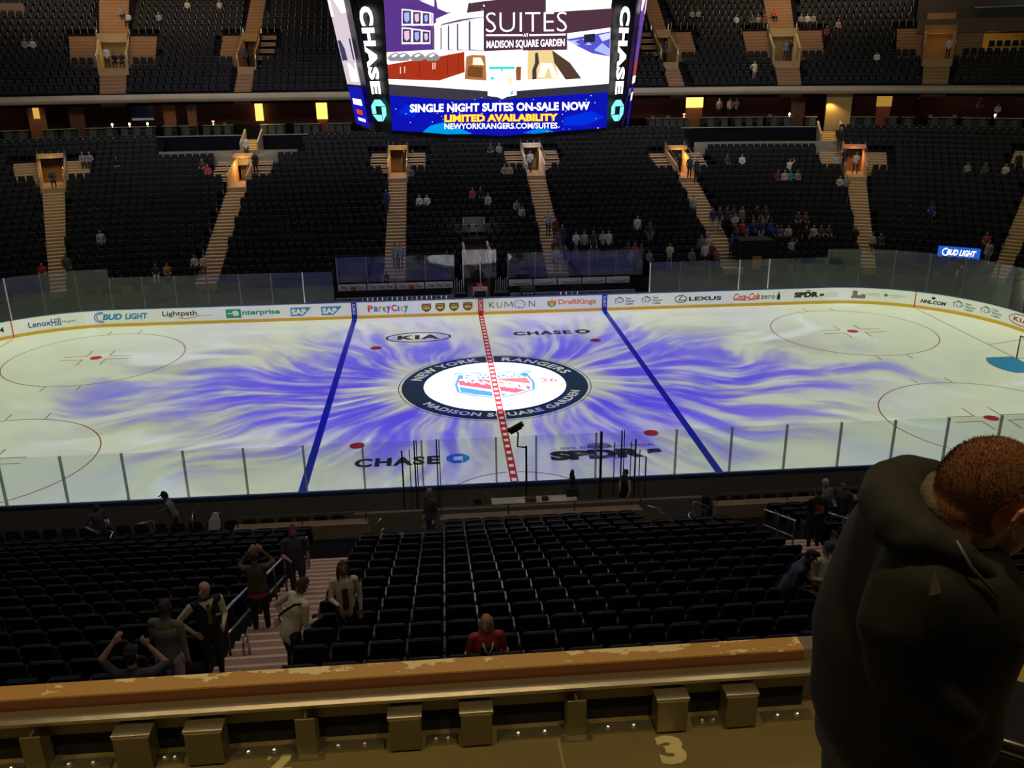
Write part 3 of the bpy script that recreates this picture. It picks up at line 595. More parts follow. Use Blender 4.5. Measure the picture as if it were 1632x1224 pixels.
for d,(s,k,x,y,z),px in ind:
    o=proto if first else copy_tree(proto); first=False
    o.location=(x,y,z); o.rotation_euler=(0,0,yaw_at(s,True))
    if s<-6: lb_,gp='black folding seat in the near stand, left of the handrailed steps','near seats left of the steps'
    elif s<6: lb_,gp='black folding seat in the near stand, in the wide centre block right of the steps','near seats in the centre block'
    else: lb_,gp='black folding seat in the near stand, in the block beside the hooded man','near seats beside the hooded man'
    tag(o,lb_,'seat',gp)
def inview(P,m=160): px,py=proj(P); return -m<px<1632+m and -m<py<1224+m and depth(P)>1
allsp=[]
allsp+=[(q,True) for q in rest if inview(q[2:5])]
allsp+=[(q,False) for q in seat_spots(zone_lower,False,LZ,LK,LR,LD,range(0,23),-45,48,.555,.72) if inview(q[2:5])]
upsp=[q for q in seat_spots(zone_upper,False,UZ,UK,UR,UD,range(0,19),-43,46,.60,.70) if inview(q[2:5])]
V=[];F=[];Mi=[]
def unit():
    w=.50; v=[];f=[];m=[]
    def bx(x0,x1,y0,y1,z0,z1,t,mm):
        b=len(v)
        for z in (z0,z1):
            for y in (y0,y1):
                for x in (x0,x1): 
                    ch=.04 if z==z1 and mm==0 and t else 0
                    v.append((x-np.sign(x)*ch,y+z*t,z))
        for q in ((4,5,7,6),(0,1,5,4),(2,6,7,3),(0,4,6,2),(1,3,7,5)): f.append(tuple(i+b for i in q)); m.append(mm)
    bx(-w/2,w/2,-.03,.03,.36,.84,.16,0); bx(-w/2+.03,w/2-.03,-.01,.05,.84,.87,.16,1); bx(-w/2+.02,w/2-.02,-.22,-.13,.36,.78,.1,0); bx(w/2+.01,w/2+.045,-.28,.05,.0,.64,0,2)
    return np.array(v),f,m
uv,uf,um=unit(); base=0
for (q,nr) in allsp+[(q,False) for q in upsp]:
    a=yaw_at(q[0],nr); c,s_=math.cos(a),math.sin(a); P=np.column_stack([uv[:,0]*c-uv[:,1]*s_+q[2],uv[:,0]*s_+uv[:,1]*c+q[3],uv[:,2]+q[4]])
    V.append(P); F+= [tuple(i+base for i in f) for f in uf]; Mi+=um; base+=len(uv)
me=bpy.data.meshes.new('arena_seating'); me.from_pydata(np.concatenate(V).tolist(),[],F)
for m in (sfab,sedge,splas): me.materials.append(m)
me.polygons.foreach_set('material_index',Mi); o=bpy.data.objects.new('arena_seating',me); COL.objects.link(o)
tag(o,'thousands of dark folding seats filling the stands and upper deck across the ice','seating',kind='stuff')
print('seats',len(allsp),len(upsp),len(ind))
# ---------------------------------------------------------------- platforms, rail wall, suites, upper fascia
def band(name,prof,a,b,m,label,kind='structure',near=False,step=1.5,cat=None,parent=None,group=None):
    mb=MB(); path_prism(mb,prof,lambda s,r:pt(s,r,near),samples(a,b,step)); o=mb.build(name,m,parent,smooth=False)
    return tag(o,label,cat,group,kind) if parent is None else o
RP0=LR+LD*19
for a,b,w_ in ((-23.4,-13.4,'left'),(19.,29.,'right')):
    band('platform_wall',[(RP0-.02,7.3),(RP0-.02,8.44),(RP0+.16,8.44),(RP0+.16,7.3)],a,b,strip,f'long pale grey low wall in front of the raised platform, {w_} of the scoreboard',None,cat='low wall')
RR=40.45; ZR=9.30
gapsR=[(-46,-18.3),(-16.8,27.9),(29.3,50)]
for a,b in gapsR:
    band('wall_suite_front',[(RR,7.9),(RR,ZR),(RR+.12,ZR),(RR+.12,7.9)],a,b,mat('rail_wall',(.007,.008,.013),rough=.9,spec=.1),'dark wall with a pale cap behind the last lower row')
    band('trim_suite_rail',[(RR-.04,ZR),(RR-.04,ZR+.06),(RR+.16,ZR+.06),(RR+.16,ZR)],a,b,mat('rail_cap',(.40,.40,.42),rough=.4,metal=.2),'pale grey cap rail along the suite level')
ZF=8.95
band('suite_floor',[(RR+.12,ZF-.3),(RR+.12,ZF),(47.5,ZF),(47.5,ZF-.3)],-46,50,carpet,'dark floor of the suite level')
band('suite_inner_floor',[(43.5,ZF),(43.5,9.9),(46.2,9.9),(46.2,ZF)],-46,50,carpet,'raised dark floor inside the suites')
band('wall_suite_back',[(46.2,ZF),(46.2,12.3),(46.5,12.3),(46.5,ZF)],-46,50,mat('suite_wall',(.10,.022,.018),rough=.7,var=.7,vscale=.35,col2=(.02,.016,.02)),'dark red back wall of the suites')
band('upper_slab',[(41.0,12.02),(41.0,12.35),(47,12.35),(47,12.02)],-46,50,mat('slab_under',(.05,.045,.04)),'slab carrying the upper deck above the suites')
# rounded fascia
fas=[(41.2+.0,12.0),(40.78,12.0),(40.60,12.08),(40.54,12.28),(40.60,12.48),(40.74,12.62),(40.95,12.66),(41.2,12.66)]
band('trim_upper_fascia',fas,-46,50,mat('fascia_tan',(.34,.28,.20),rough=.55,var=.3,vscale=.6),'long rounded beige fascia at the front edge of the upper deck')
o=COL.objects[-1] if False else None
band('wall_upper_front',[(41.2,12.3),(41.2,12.75),(41.3,12.75),(41.3,12.3)],-46,50,carpet,'low dark wall behind the rounded fascia')
# chairs and counters in the suites
cgreen=mat('suite_chair',(.020,.032,.030),rough=.6,var=.4,vscale=4.); ctop=mat('counter_top',(.42,.44,.46),rough=.35)
amber=mat('column_amber',(.30,.10,.035),rough=.5); 
def PW(s,r,z): return (*pt(s,r),z)
def sbox(mb,s0,s1,r0,r1,z0,z1,m=0): mb.hexa([PW(s0,r0,z0),PW(s1,r0,z0),PW(s1,r1,z0),PW(s0,r1,z0)],[PW(s0,r0,z1),PW(s1,r0,z1),PW(s1,r1,z1),PW(s0,r1,z1)],m)
def s_of(px,r,z):
    best=min(np.arange(-46,52,.05),key=lambda s:abs(proj(PW(s,r,z))[0]-px)); return float(best)
def wrel(g,o): o.matrix_parent_inverse=Matrix.Translation(g.location).inverted(); return o
# suite bays: (left px, right px) of each counter read off the row of boxes
bays=[(0,47),(66,92),(93,121),(135,188),(190,248),(258,283),(285,312),(322,372),(415,455),(468,512),(524,560),(1030,1098),(1118,1162),(1165,1218),(1220,1263),(1283,1303),(1345,1395),(1412,1432),(1436,1458),(1478,1526),(1532,1580),(1586,1632)]
for i,(a,b) in enumerate(bays):
    sa,sb=s_of(a,42.6,10.1),s_of(b,42.6,10.1); c=PW((sa+sb)/2,42.4,ZF)
    side='left of the scoreboard' if b<600 else 'right of the scoreboard'
    g=thing('suite_counter',f'pale-topped dark counter fronting a suite, {side}','counter',c,group='suite counters, '+side)
    mb=MB(); sbox(mb,sa,sb,42.3,42.9,10.02,10.07); wrel(g,mb.build('counter_top',ctop,g))
    mb=MB(); sbox(mb,sa+.05,sb-.05,42.6,42.8,ZF,10.02); wrel(g,mb.build('counter_front',cgreen,g))
    n=max(1,int((sb-sa)/.62)); 
    for j in range(n):
        s0=sa+(sb-sa)*(j+.5)/n; c=PW(s0,41.5,ZF); h=thing('suite_chair',f'dark green upholstered chair in front of a suite counter, {side}','chair',c,rz=yaw_at(s0),group='green suite chairs, '+side)
        mb=MB(); pr=rrect(.52,.62,.08); mb.loft([[(x,.18+dy+z*.12,z+.42) for x,z in pr] for dy in(-.03,.03)]); mb.box((0,0,.22),(.5,.5,.44)); mb.build('chair_body',cgreen,h)
# columns with sconces
def column_(px,w,mt,label,glow,r=43.02,ztop=12.0,half=True):
    s=s_of(px,r,10.8); c=PW(s,r,ZF); g=thing('suite_pillar',label,'pillar',c); mb=MB(); sbox(mb,s-w/2,s+w/2,r,r+.5,ZF,ztop); wrel(g,mb.build('shaft',mt,g))
    if glow: mb=MB(); wl=.16 if px<100 else w/2+.03; sbox(mb,s-wl,s+wl,r-.05,r+.1,10.9 if half else 10.4,11.85); wrel(g,mb.build('lit_panel',emis('sconce_glow%d'%px,(1,.55,.10),glow),g)); x,y,z=PW(s,r-.5,11.2); lamp('sconce_lamp','POINT',(x,y,z),glow*2.4,(1,.6,.2),size=.1)
column_(60,.9,amber,'amber pillar with a narrow bright yellow light strip at the far left suites',.7)
column_(270,.7,amber,'pale brown pillar between suites left of the lit staircase',.0)
column_(305,.5,amber,'thin red-brown pillar beside the pale one',0)
column_(123,.8,mat('column_dark',(.12,.04,.025)),'dark red pillar beside the dark green chairs, upper left',0)
column_(513,.85,amber,'pillar with a bright yellow sign panel just left of the scoreboard',2.2,half=False)
column_(1107,1.0,amber,'red pillar with a bright yellow lit top right of the scoreboard',2.6)
column_(1272,.8,mat('column_dark',(.12,.04,.025)),'dark red pillar left of the golden stairs',0)
column_(1336,1.5,mat('column_tan',(.40,.27,.12)),'tall tan pillar beside the golden stairs',0,r=41.5)
column_(1408,.8,mat('column_red',(.30,.06,.03)),'slanted-looking red pillar with an amber lit top, right of the tan pillar',.35)
# sign lettering on the yellow panel
s=s_of(513,42.8,11.2)
# lit stairs up to the suites
def suite_stairs(a,hw,label,e):
    c=PW(a,RR-2.3,8.05); g=thing('suite_stairs',label,'stairs',c); st=mat('golden_step',(.62,.40,.10),rough=.7); se=mat('golden_edge',(.85,.62,.22),rough=.6)
    mb=MB(); n=6
    for i in range(n):
        r0=RR-2.2+i*.42; z=7.95+(i+1)*(ZF-7.95)/n; sbox(mb,a-hw,a+hw,r0,r0+.42,7.6,z,0); sbox(mb,a-hw,a+hw,r0-.01,r0+.05,z-.05,z+.01,1)
    wrel(g,mb.build('steps',[st,se],g))
    for q in (-1,1):
        mb=MB(); s0=a+q*hw; s1=s0+q*.12; ss_=sorted((s0,s1)); mb.hexa([PW(ss_[0],RR-2.3,7.6),PW(ss_[1],RR-2.3,7.6),PW(ss_[1],RR+.3,7.9),PW(ss_[0],RR+.3,7.9)],[PW(ss_[0],RR-2.3,8.9),PW(ss_[1],RR-2.3,8.9),PW(ss_[1],RR+.3,ZR+.5),PW(ss_[0],RR+.3,ZR+.5)]); wrel(g,mb.build('side_wall',wall_t,g))
    x,y,z=PW(a,RR+.6,11.4); lamp('stair_lamp','SPOT',(x,y,z),e,(1,.66,.2),size=.1,spot=2.4,rot=(0,0,0))
    # bright doorway beyond
    if a>0: return
    mb=MB(); sbox(mb,a-hw,a+hw*.1,45.6,45.7,10.2,11.9); wrel(g,mb.build('lit_doorway',emis('doorway_glow',(1,.62,.14),1.5),g))
suite_stairs(-17.5,.62,'golden lit stairs from the platform to the suites, left of the scoreboard',170)
suite_stairs(28.6,.62,'golden lit stairs from the platform to the suites, beside the tan pillar',150)
# a few things on the counters
def counter_item(px,kind,label,colr,glow=0,w=.12,h=.22):
    s=s_of(px,42.5,10.1); x,y,z=PW(s,42.55,10.07); mb=MB()
    if kind=='table_lamp': mb.lathe((0,0,0),[(.06,0),(.02,.02),(.02,.14),(.10,.14),(.07,.32)],8)
    elif kind=='flower_vase': mb.lathe((0,0,0),[(.05,0),(.07,.1),(.03,.2)],8); [mb.ball((.07*math.cos(q),.07*math.sin(q),.3),.06,6,4) for q in range(5)]
    else: mb.lathe((0,0,0),[(.10,0),(.16,.1),(.17,.18),(.02,.2)],10)
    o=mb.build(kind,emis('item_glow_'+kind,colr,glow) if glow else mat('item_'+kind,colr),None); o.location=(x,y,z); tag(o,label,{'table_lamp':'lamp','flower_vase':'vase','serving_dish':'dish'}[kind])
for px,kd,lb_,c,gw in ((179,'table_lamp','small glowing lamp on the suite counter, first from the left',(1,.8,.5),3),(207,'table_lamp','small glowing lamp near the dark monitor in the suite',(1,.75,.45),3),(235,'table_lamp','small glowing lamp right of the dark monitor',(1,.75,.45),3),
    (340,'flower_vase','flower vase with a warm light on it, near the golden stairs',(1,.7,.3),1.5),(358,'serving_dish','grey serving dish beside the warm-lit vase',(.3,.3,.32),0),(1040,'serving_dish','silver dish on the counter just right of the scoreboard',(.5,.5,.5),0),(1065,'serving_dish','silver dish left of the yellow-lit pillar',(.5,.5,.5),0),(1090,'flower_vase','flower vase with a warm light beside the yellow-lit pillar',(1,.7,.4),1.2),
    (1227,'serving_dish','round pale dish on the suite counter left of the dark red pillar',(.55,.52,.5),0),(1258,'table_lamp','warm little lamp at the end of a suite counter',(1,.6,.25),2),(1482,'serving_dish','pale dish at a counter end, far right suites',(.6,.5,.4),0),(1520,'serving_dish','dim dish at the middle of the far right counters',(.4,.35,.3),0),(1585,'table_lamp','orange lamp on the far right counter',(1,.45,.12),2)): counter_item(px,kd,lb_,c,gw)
mb=MB(); s0,s1=s_of(209,43.8,11),s_of(244,43.8,11); g=thing('wall_monitor','dark blue television with a pale lower edge inside a left suite','television',PW((s0+s1)/2,44,10.4)); sbox(mb,s0,s1,44,44.1,10.7,11.7); wrel(g,mb.build('screen',mat('tv_dark',(.015,.02,.05),rough=.2),g)); mb=MB(); sbox(mb,s0,s1,43.97,44.05,10.5,10.68); wrel(g,mb.build('lit_edge',emis('tv_edge',(.3,.32,.42),.35),g))
# upper right club: fascia, bar and tables
s0,s1=33.3,50
band('trim_club_fascia',[(48.6,16.9),(48.6,18.05),(49.2,18.05),(49.2,16.9)],s0,s1,mat('club_fascia',(.14,.10,.075),rough=.7,var=.3),'broad brown fascia of the club at the upper right')
band('club_floor',[(49.2,16.95),(49.2,17.05),(60,17.05),(60,16.95)],s0,s1,carpet,'club floor slab, upper right')
band('wall_club_back',[(53.5,14.4),(53.5,16.9),(53.8,16.9),(53.8,14.4)],s0,s1,mat('club_wall',(.52,.33,.12),rough=.8,var=.5,vscale=.8),'golden lit back wall under the club fascia')
for s_ in (37.,41.,45.): x,y=pt(s_,51.2); lamp('club_lamp','POINT',(x,y,16.4),48,(1,.66,.22),size=.1)
band('club_terrace_floor',[(48.0,15.0),(48.0,15.3),(53.6,15.3),(53.6,15.0)],s0+2,s1,carpet,'floor below the club fascia')
band('wall_club_upper',[(52,18.0),(52,21.5),(52.3,21.5),(52.3,18.0)],s0,s1,mat('club_dark',(.03,.022,.022)),'dark upper club wall')
mb=MB(); sbox(mb,36,39.4,50.2,50.8,18.95,19.02); t_=tag(mb.build('club_table',mat('club_table',(.4,.38,.35),rough=.4),None),'long pale table lit from above in the top right club','table')
mb=MB(); sbox(mb,36.2,39.2,50.4,50.6,17.05,18.95); mb.build('pedestal',cgreen,t_)
band('club_table',[(50.2,18.95),(50.2,19.02),(50.8,19.02),(50.8,18.95)],43.2,47.,mat('club_table2',(.75,.62,.4),rough=.4),'bright cream table at the top right corner of the club',None,cat='table')
x,y=pt(45,50.5); lamp('club_table_lamp','POINT',(x,y,20.2),30,(1,.85,.6),size=.1); x,y=pt(38,50.5); lamp('club_table_lamp','POINT',(x,y,20.2),20,(1,.85,.7),size=.1)
band('trim_upper_left_fascia',[(52.,19.3),(52.,20.1),(52.5,20.1),(52.5,19.3)],-44,-30.3,mat('club_fascia',(.2,.15,.1)),'brown fascia at the top left corner')
for i,s_ in enumerate((-33.3,-32.6)):
    mb=MB(); x,y,z=PW(s_,51.9,20.3); mb.ball((0,0,0),(.12,.1,.2),8,6); o=mb.build('wall_lamp',emis('walllamp',(1,.8,.4),4),None); o.location=(x,y,z); tag(o,'small bright lamp on the top left fascia, '+('left' if i==0 else 'right')+' one of the pair','lamp')
# ---------------------------------------------------------------- players benches across the ice
bw=mat('bench_white',(.72,.70,.74),rough=.5); dark=mat('bench_dark',(.02,.02,.025),rough=.7)
def bench(x0,x1,label,cols):
    g=thing('players_bench',label,'bench',((x0+x1)/2,14,0)); L=x1-x0; X0=-L/2
    mb=MB(); mb.box((0,.0,.55),(L,.4,.08)); mb.build('seat_plank',bw,g); mb=MB(); mb.box((0,.0,.27),(L-.2,.3,.5)); mb.build('plinth',dark,g)
    mb=MB(); mb.box((0,1.1,.62),(L,.08,1.24)); mb.build('back_wall',dark,g)
    n=len(cols)
    for i,c in enumerate(cols):
        a=X0+L*i/n+.04; b=X0+L*(i+1)/n-.04; mb=MB(); fn=lambda x,z:(x,1.04,z); mb.box(((a+b)/2,1.05,1.48),(b-a,.04,.40)); 
        f2=lambda x,z:(x,1.02,z)
        if c: [text(mb,c,f2,a+.15+(b-a-.2)*j/3,a+.15+(b-a-.2)*(j+.8)/3,1.35,1.6,1,.02) for j in range(3)]
        else: stroke(mb,[(a+.3,1.42),((a+b)/2,1.36),(b-.2,1.44)],.05,f2,2)
        if i in(0,2) and c: poly(mb,ellipse(a+(b-a)*.55,1.42,.2,.15,10),lambda x,z:(x,1.01,z),3)
        mb.build('advert_panel',[bw,mat('print_olive',(.16,.16,.1)),mat('print_blue',(.1,.1,.3)),mat('print_coral',(.55,.12,.09))],g)
    mb=MB(); mb.box((0,-.5,1.02),(L,.04,.34)); [text(mb,'o8o8o',lambda x,z:(x,-.53,z),X0+.4+j*.9,X0+1.1+j*.9,.92,1.14,1,.01) for j in range(int(L/1.0))]; mb.build('rear_board',[mat('bench_lilac',(.42,.38,.52),rough=.5),mat('print_dark',(.06,.06,.1))],g)
    return g
bench(-8.9,-1.6,'left players bench with white advertising panels behind it',['Time','Time','Time','Time'])
bench(1.9,9.8,'right players bench with plain white panels behind it',['','','','',''])
def bpanel(x0,x1,z1,lab,grp): 
    return panel(x0,x1,1.7,z1,lab,grp,fn=lambda x,o:(x,15.25+o))
for i in range(4): bpanel(-8.9+1.85*i,-8.9+1.85*(i+1),3.35,'glass pane standing behind the left players bench','glass behind the left bench')
for i in range(5): bpanel(1.9+1.75*i,1.9+1.75*(i+1),3.35,'glass pane standing behind the right players bench','glass behind the right bench')
for a,b,lb_ in ((-.95,.15,'left'),(.15,1.2,'right')): panel(a,b,1.2,3.55,f'hazy glass pane at the mouth of the centre tunnel, {lb_} of two','tunnel mouth glass',fn=lambda x,o:(x,15.6+o),pm=postw)
# penalty sign on the centre boards
g=thing('bench_sign','pale pink notice board with lines of print beside the centre red line','sign',(.02,13.6,0)); mb=MB(); mb.box((0,0,1.35),(.9,.05,.55)); mb.build('board',mat('sign_pink',(.62,.42,.45)),g)
mb=MB(); [text(mb,w_,lambda x,z:(x,-.03,z),-.4+.42*j,-.05+.42*j,1.47-.16*i,1.55-.16*i,0,.01) for i,w_ in enumerate(('FIRST','SERVE','TEAM')) for j in(0,1)]; mb.build('print',mat('sign_red',(.45,.1,.12)),g); mb=MB(); mb.box((0,.05,.85),(.7,.3,1.0)); mb.build('stand',dark,g); mb=MB(); mb.box((-.02,.02,1.72),(.32,.1,.2)); mb.build('red_box',cr,g)
for i,(x,w_) in enumerate(((-1.35,'left'),(1.35,'right'))):
    g=thing('stick_rack',f'black rack of hockey sticks {w_} of the centre tunnel','rack',(x,13.9,0)); mb=MB(); mb.box((0,0,.6),(.9,.5,1.2)); mb.build('cabinet',dark,g)
    for j in range(6): mb=MB(); xx=-.35+.14*j; mb.tube([(xx,-.1,1.2),(xx+.03,-.15,2.0+.1*(j%3))],.02,5); mb.build('stick',mat('stick_grey',(.35,.36,.38)),g)
g=thing('equipment_cart','white and black equipment stand at the right bench end by the tunnel','cart',(3.0,13.65,0)); mb=MB(); mb.box((0,0,.75),(.9,.4,1.5)); mb.build('cabinet',dark,g); mb=MB(); [mb.box((-.25+.25*(i%3),-.22,.7+.22*(i//3)),(.18,.04,.1)) for i in range(9)]; mb.build('white_tags',bw,g)
# water bottles along the bench boards
for i in range(22):
    x=-7.2+.3*i if i<18 else 5.+.35*(i-18)
    o=MB().lathe((0,0,0),[(.035,0),(.038,.14),(.015,.17),(.012,.2)],8).build('water_bottle',mat('bottle_'+('white' if i%5 else 'green'),(.7,.72,.75) if i%5 else (.05,.35,.2)),None); o.location=(x,13.02,1.09+.0); tag(o,('white' if i%5 else 'green')+' drinks bottle on the board top before the '+('left' if i<18 else 'right')+' bench','bottle',('white' if i%5 else 'green')+' bottles along the '+('left' if i<18 else 'right')+' bench')
# centre tunnel
B=MB()
for q in(-1,1): B.box((.1+q*.85,20.2,1.5),(.14,5.6,3.0)); 
tn=thing('centre_tunnel','short tunnel with a white lit top between the benches','tunnel',(.1,18,0)); o=B.build('side_walls',mat('tunnel_brown',(.24,.15,.11)),tn); wrel(tn,o)
B=MB(); B.box((.1,22.7,3.0),(1.55,.12,1.5)); wrel(tn,B.build('white_curtain',mat('curtain_white',(.62,.55,.55),rough=.9),tn)); B=MB(); B.box((.1,23.0,4.15),(1.7,.5,.5)); wrel(tn,B.build('camera_rack',dark,tn))
B=MB(); [B.tube([(-.75+.1,22.6,3.75),(-.75+.1,22.6,4.5),(.85,22.6,4.5),(.85,22.6,3.75)],.03,6)]; wrel(tn,B.build('rail',steel,tn))
lamp('tunnel_lamp','POINT',(.1,21.3,4.2),45,(1,.85,.75),size=.1)
# TV camera platform among the right rows
g=thing('camera_platform','black draped camera position with an orange panel in the lower right rows','platform',(18.9,17.6,0)); mb=MB(); mb.box((0,.4,1.7),(2.3,1.6,3.3)); mb.build('draped_box',mat('drape_black',(.008,.008,.01),rough=.9),g); mb=MB(); mb.box((-.05,-.6,1.9),(.62,.05,.85)); mb.build('orange_panel',mat('panel_orange',(.55,.2,.05)),g)
# beer sign on the corner glass line
def lsign():
    s0=36.0; s1=39.6; r=LR+1.2; c=PW((s0+s1)/2,r,2.3); g=thing('lit_advert_sign','glowing blue BUD LIGHT sign above the far right corner glass','sign',c)
    mb=MB(); path_prism(mb,[(r,2.3),(r,3.0),(r+.15,3.0),(r+.15,2.3)],pt,samples(s0,s1,.2)); wrel(g,mb.build('sign_box',emis('sign_blue',(.015,.10,.55),1.1),g))
    fn=lambda x,z:PW(x,r-.03,z); mb=MB(); text(mb,'BUD LIGHT',fn,s0+.75,s1-.3,2.45,2.86,0,.05,.3); ringpoly(mb,s0+.7,2.66,.34,.27,.09,fn,0,20,1.2,5.2); wrel(g,mb.build('lettering',emis('sign_white',(.85,.9,1),1.3),g))
lsign()
# net
g=thing('hockey_net','goal net with dark posts standing on the goal line at the right edge','goal',(27.13,0,0)); mb=MB(); mb.tube([(0,-.915,0),(0,-.915,1.22),(0,.915,1.22),(0,.915,0)],.035,8); mb.build('goal_frame',mat('goal_post',(.05,.02,.02),rough=.4),g); mb=MB(); mb.tube([(0,-.915,.03),(.9,-.75,.03),(1.1,0,.03),(.9,.75,.03),(0,.915,.03)],.03,8); mb.tube([(0,-.9,1.2),(.45,-.7,1.15),(.55,0,1.15),(.45,.7,1.15),(0,.9,1.2)],.02,6); mb.build('base_frame',mat('goal_white',(.7,.7,.7)),g)
mb=MB()
bot=[(0,-.915,.05),(.9,-.75,.05),(1.1,0,.05),(.9,.75,.05),(0,.915,.05)]; top=[(0,-.9,1.2),(.45,-.7,1.15),(.55,0,1.15),(.45,.7,1.15),(0,.9,1.2)]
def lerp(A,t): i=min(int(t*4),3); q=t*4-i; return [A[i][j]*(1-q)+A[i+1][j]*q for j in range(3)]
for i in range(33): mb.tube([lerp(bot,i/32),lerp(top,i/32)],.005,3)
for j in range(1,12): mb.tube([[lerp(bot,i/16)[q]*(1-j/12)+lerp(top,i/16)[q]*j/12 for q in range(3)] for i in range(17)],.005,3)
mb.build('netting',mat('net_cord',(.8,.8,.8)),g)

band('wall_arena_back',[(62,0),(62,34),(62.4,34),(62.4,0)],-62,66,mat('arena_back',(.02,.018,.018),rough=.9,spec=.1),'dark outer wall of the arena behind the stands')
# ---------------------------------------------------------------- hanging scoreboard
D0=36.6
SB=thing('hanging_scoreboard','huge hanging video scoreboard advertising suites above centre ice','scoreboard',(0.1,0,12))
cab=mat('cabinet_black',(.008,.008,.012),rough=.5)
# lower edge and a point ~9 m higher, read at one depth; faces lean outward towards the top
def face_pt(px,py,D): return at_depth(px,py,D)
def mk(px0,py0,px1,py1,Db,slope=.0): return None
# plan of the cabinet (right half), at the bottom edge: front corner, pillar edge, side rear edge
ZB=11.93; FB=-2.9
F0=at_y(625,209,FB); F1=at_y(966,203,FB)      # lower corners of the front screen
T0=at_y(611.7,0,FB); T1=at_y(975,0,FB)          # where its upright edges leave the picture
zb=(F0[2]+F1[2])/2; print('board bottom z',F0,F1,T0,T1)
XL=(F0[0]-F1[0])/2; xc=(F0[0]+F1[0])/2; HWB=-XL; HWT=(T1[0]-T0[0])/2; ZT=(T0[2]+T1[2])/2; GR=(HWT-HWB)/(ZT-zb)   # how much it widens per metre
def fx(u,z): # u -1..1 across the front
    return xc+u*(HWB+GR*(z-zb))
def front(u,z,off=0.):
    bow=.55*(1-u*u); return (fx(u,z),FB-bow-.14*(z-zb)*0-off,z-.16*(1-u*u)*(1 if z<zb+1.5 else .4))
ZTOP=zb+8.2
def pic(x,y,off=0.):   # picture coordinates: photo pixels -> point on the front screen
    # invert by interpolation along the straight edges
    def ex(side,py): 
        a,b=((625,209),(611.7,0)) if side<0 else ((966,203),(975,0)); t=(py-a[1])/(b[1]-a[1]); return a[0]+(b[0]-a[0])*t
    xl,xr=ex(-1,y),ex(1,y); u=2*(x-xl)/(xr-xl)-1
    k=FPX; # height from the ray through the mid of the chord
    P=at_y(x,y,FB-.55*(1-u*u)-off); return (fx(u,P[2])*0+P[0],P[1],P[2])
def npoly(mb,pts,m,off,sub=1):
    # subdivide long polygons horizontally so they follow the bow
    xs=[p[0] for p in pts]; w=max(xs)-min(xs)
    if w<40: mb.add([pic(x,y,off) for x,y in pts],[tuple(range(len(pts)))],m); return
    n=int(w/25)+1; x0=min(xs)
    for i in range(n):
        a=x0+w*i/n; b=x0+w*(i+1)/n; q=clip(clip(pts,a,1),b,-1)
        if len(q)>2: mb.add([pic(x,y,off) for x,y in q],[tuple(range(len(q)))],m)
def clip(P,v,sg):
    out=[]
    for i in range(len(P)):
        a,b=P[i],P[(i+1)%len(P)]; ia=(a[0]-v)*sg>=-1e-9; ib=(b[0]-v)*sg>=-1e-9
        if ia: out.append(a)
        if ia!=ib: t=(v-a[0])/(b[0]-a[0]); out.append((v,a[1]+(b[1]-a[1])*t))
    return out
def pz(x,y): return (500+x/3,y/3)     # from the enlarged view
scr=[]; SM=[]
def em(c,s): 
    n='led_%d_%d_%d_%d'%(*[int(q*255) for q in c],int(s*100)); m=emis(n,c,s)
    if m not in SM: SM.append(m)
    return SM.index(m)
PB=MB()
def R(pts,c,s=1.,off=.0): 
    off=.03+off; npoly(PB,[pz(*p) for p in pts],em(c,s),off)
Wt=(1,1,1)
# --- suite picture (enlarged-view coordinates)
R([(325,-160),(1428,-160),(1412,385),(900,415),(358,378)],(1,.96,.92),1.2,0)
R([(325,-160),(520,-160),(700,40),(585,90),(580,240),(348,250),(335,0)],(.12,.045,.30),.9,.004)
R([(500,-160),(640,-160),(820,30),(640,60),(500,0)],(1,.93,.85),1.6,.005)
R([(335,-160),(520,-160),(560,0),(440,5),(335,0)],(.16,.07,.22),.8,.006)
R([(560,110),(812,40),(812,242),(570,240)],(.16,.09,.22),.9,.0065)
R([(740,15),(1110,-30),(1110,60),(1428,40),(1418,150),(1212,178),(1212,236),(820,250),(720,120)],(.085,.035,.06),1.,.006)
R([(1000,172),(1212,160),(1212,238),(1000,242)],(.085,.035,.06),1.,.0155)
R([(1110,-160),(1440,-160),(1424,18),(1110,62)],(1,.95,.9),1.7,.007)
R([(1208,160),(1418,132),(1418,150),(1208,182)],(1,1,1),1.5,.009)
R([(1140,235),(1208,185),(1418,150),(1412,385),(1270,375)],(1,.95,.86),1.5,.008)
R([(1208,188),(1300,172),(1418,150),(1414,270),(1330,255),(1260,220)],(.10,.10,.62),1.0,.010)
R([(1222,195),(1300,185),(1330,215),(1250,215)],(.45,.55,.9),1.1,.012); R([(1340,240),(1380,205),(1416,235),(1412,268)],(.35,.45,1),1.2,.012)
R([(1292,165),(1345,160),(1345,200),(1292,205)],(.02,.02,.06),1.,.014); R([(1362,168),(1418,155),(1416,185),(1380,198)],(.6,.65,1),1.2,.012)
R([(1140,240),(1225,300),(1280,375),(1205,380),(1150,300)],(.09,.05,.035),1,.012)
R([(1022,235),(1140,235),(1172,375),(1022,380)],(.85,.62,.28),1.1,.010)
R([(1085,300),(1140,302),(1170,372),(1072,370)],(.9,.85,.72),1.3,.013); R([(1058,255),(1072,250),(1078,300),(1065,330),(1065,378),(1045,380),(1045,335),(1058,300)],(.06,.05,.04),1,.014)
R([(352,310),(720,248),(722,345),(600,385),(358,378)],(.42,.035,.012),1.,.010)
R([(348,250),(600,236),(730,246),(560,278),(350,305)],(1,.88,.82),1.3,.011)
for x in(352,390,460,530): R([(x,278),(x+14,262),(x+40,250),(x+64,262),(x+76,276),(x+60,290),(x+14,292)],(.30,.28,.32),1,.013); [R([(x+20,268),(x+40,256),(x+50,264),(x+30,274)],Wt,1.6,.015)]
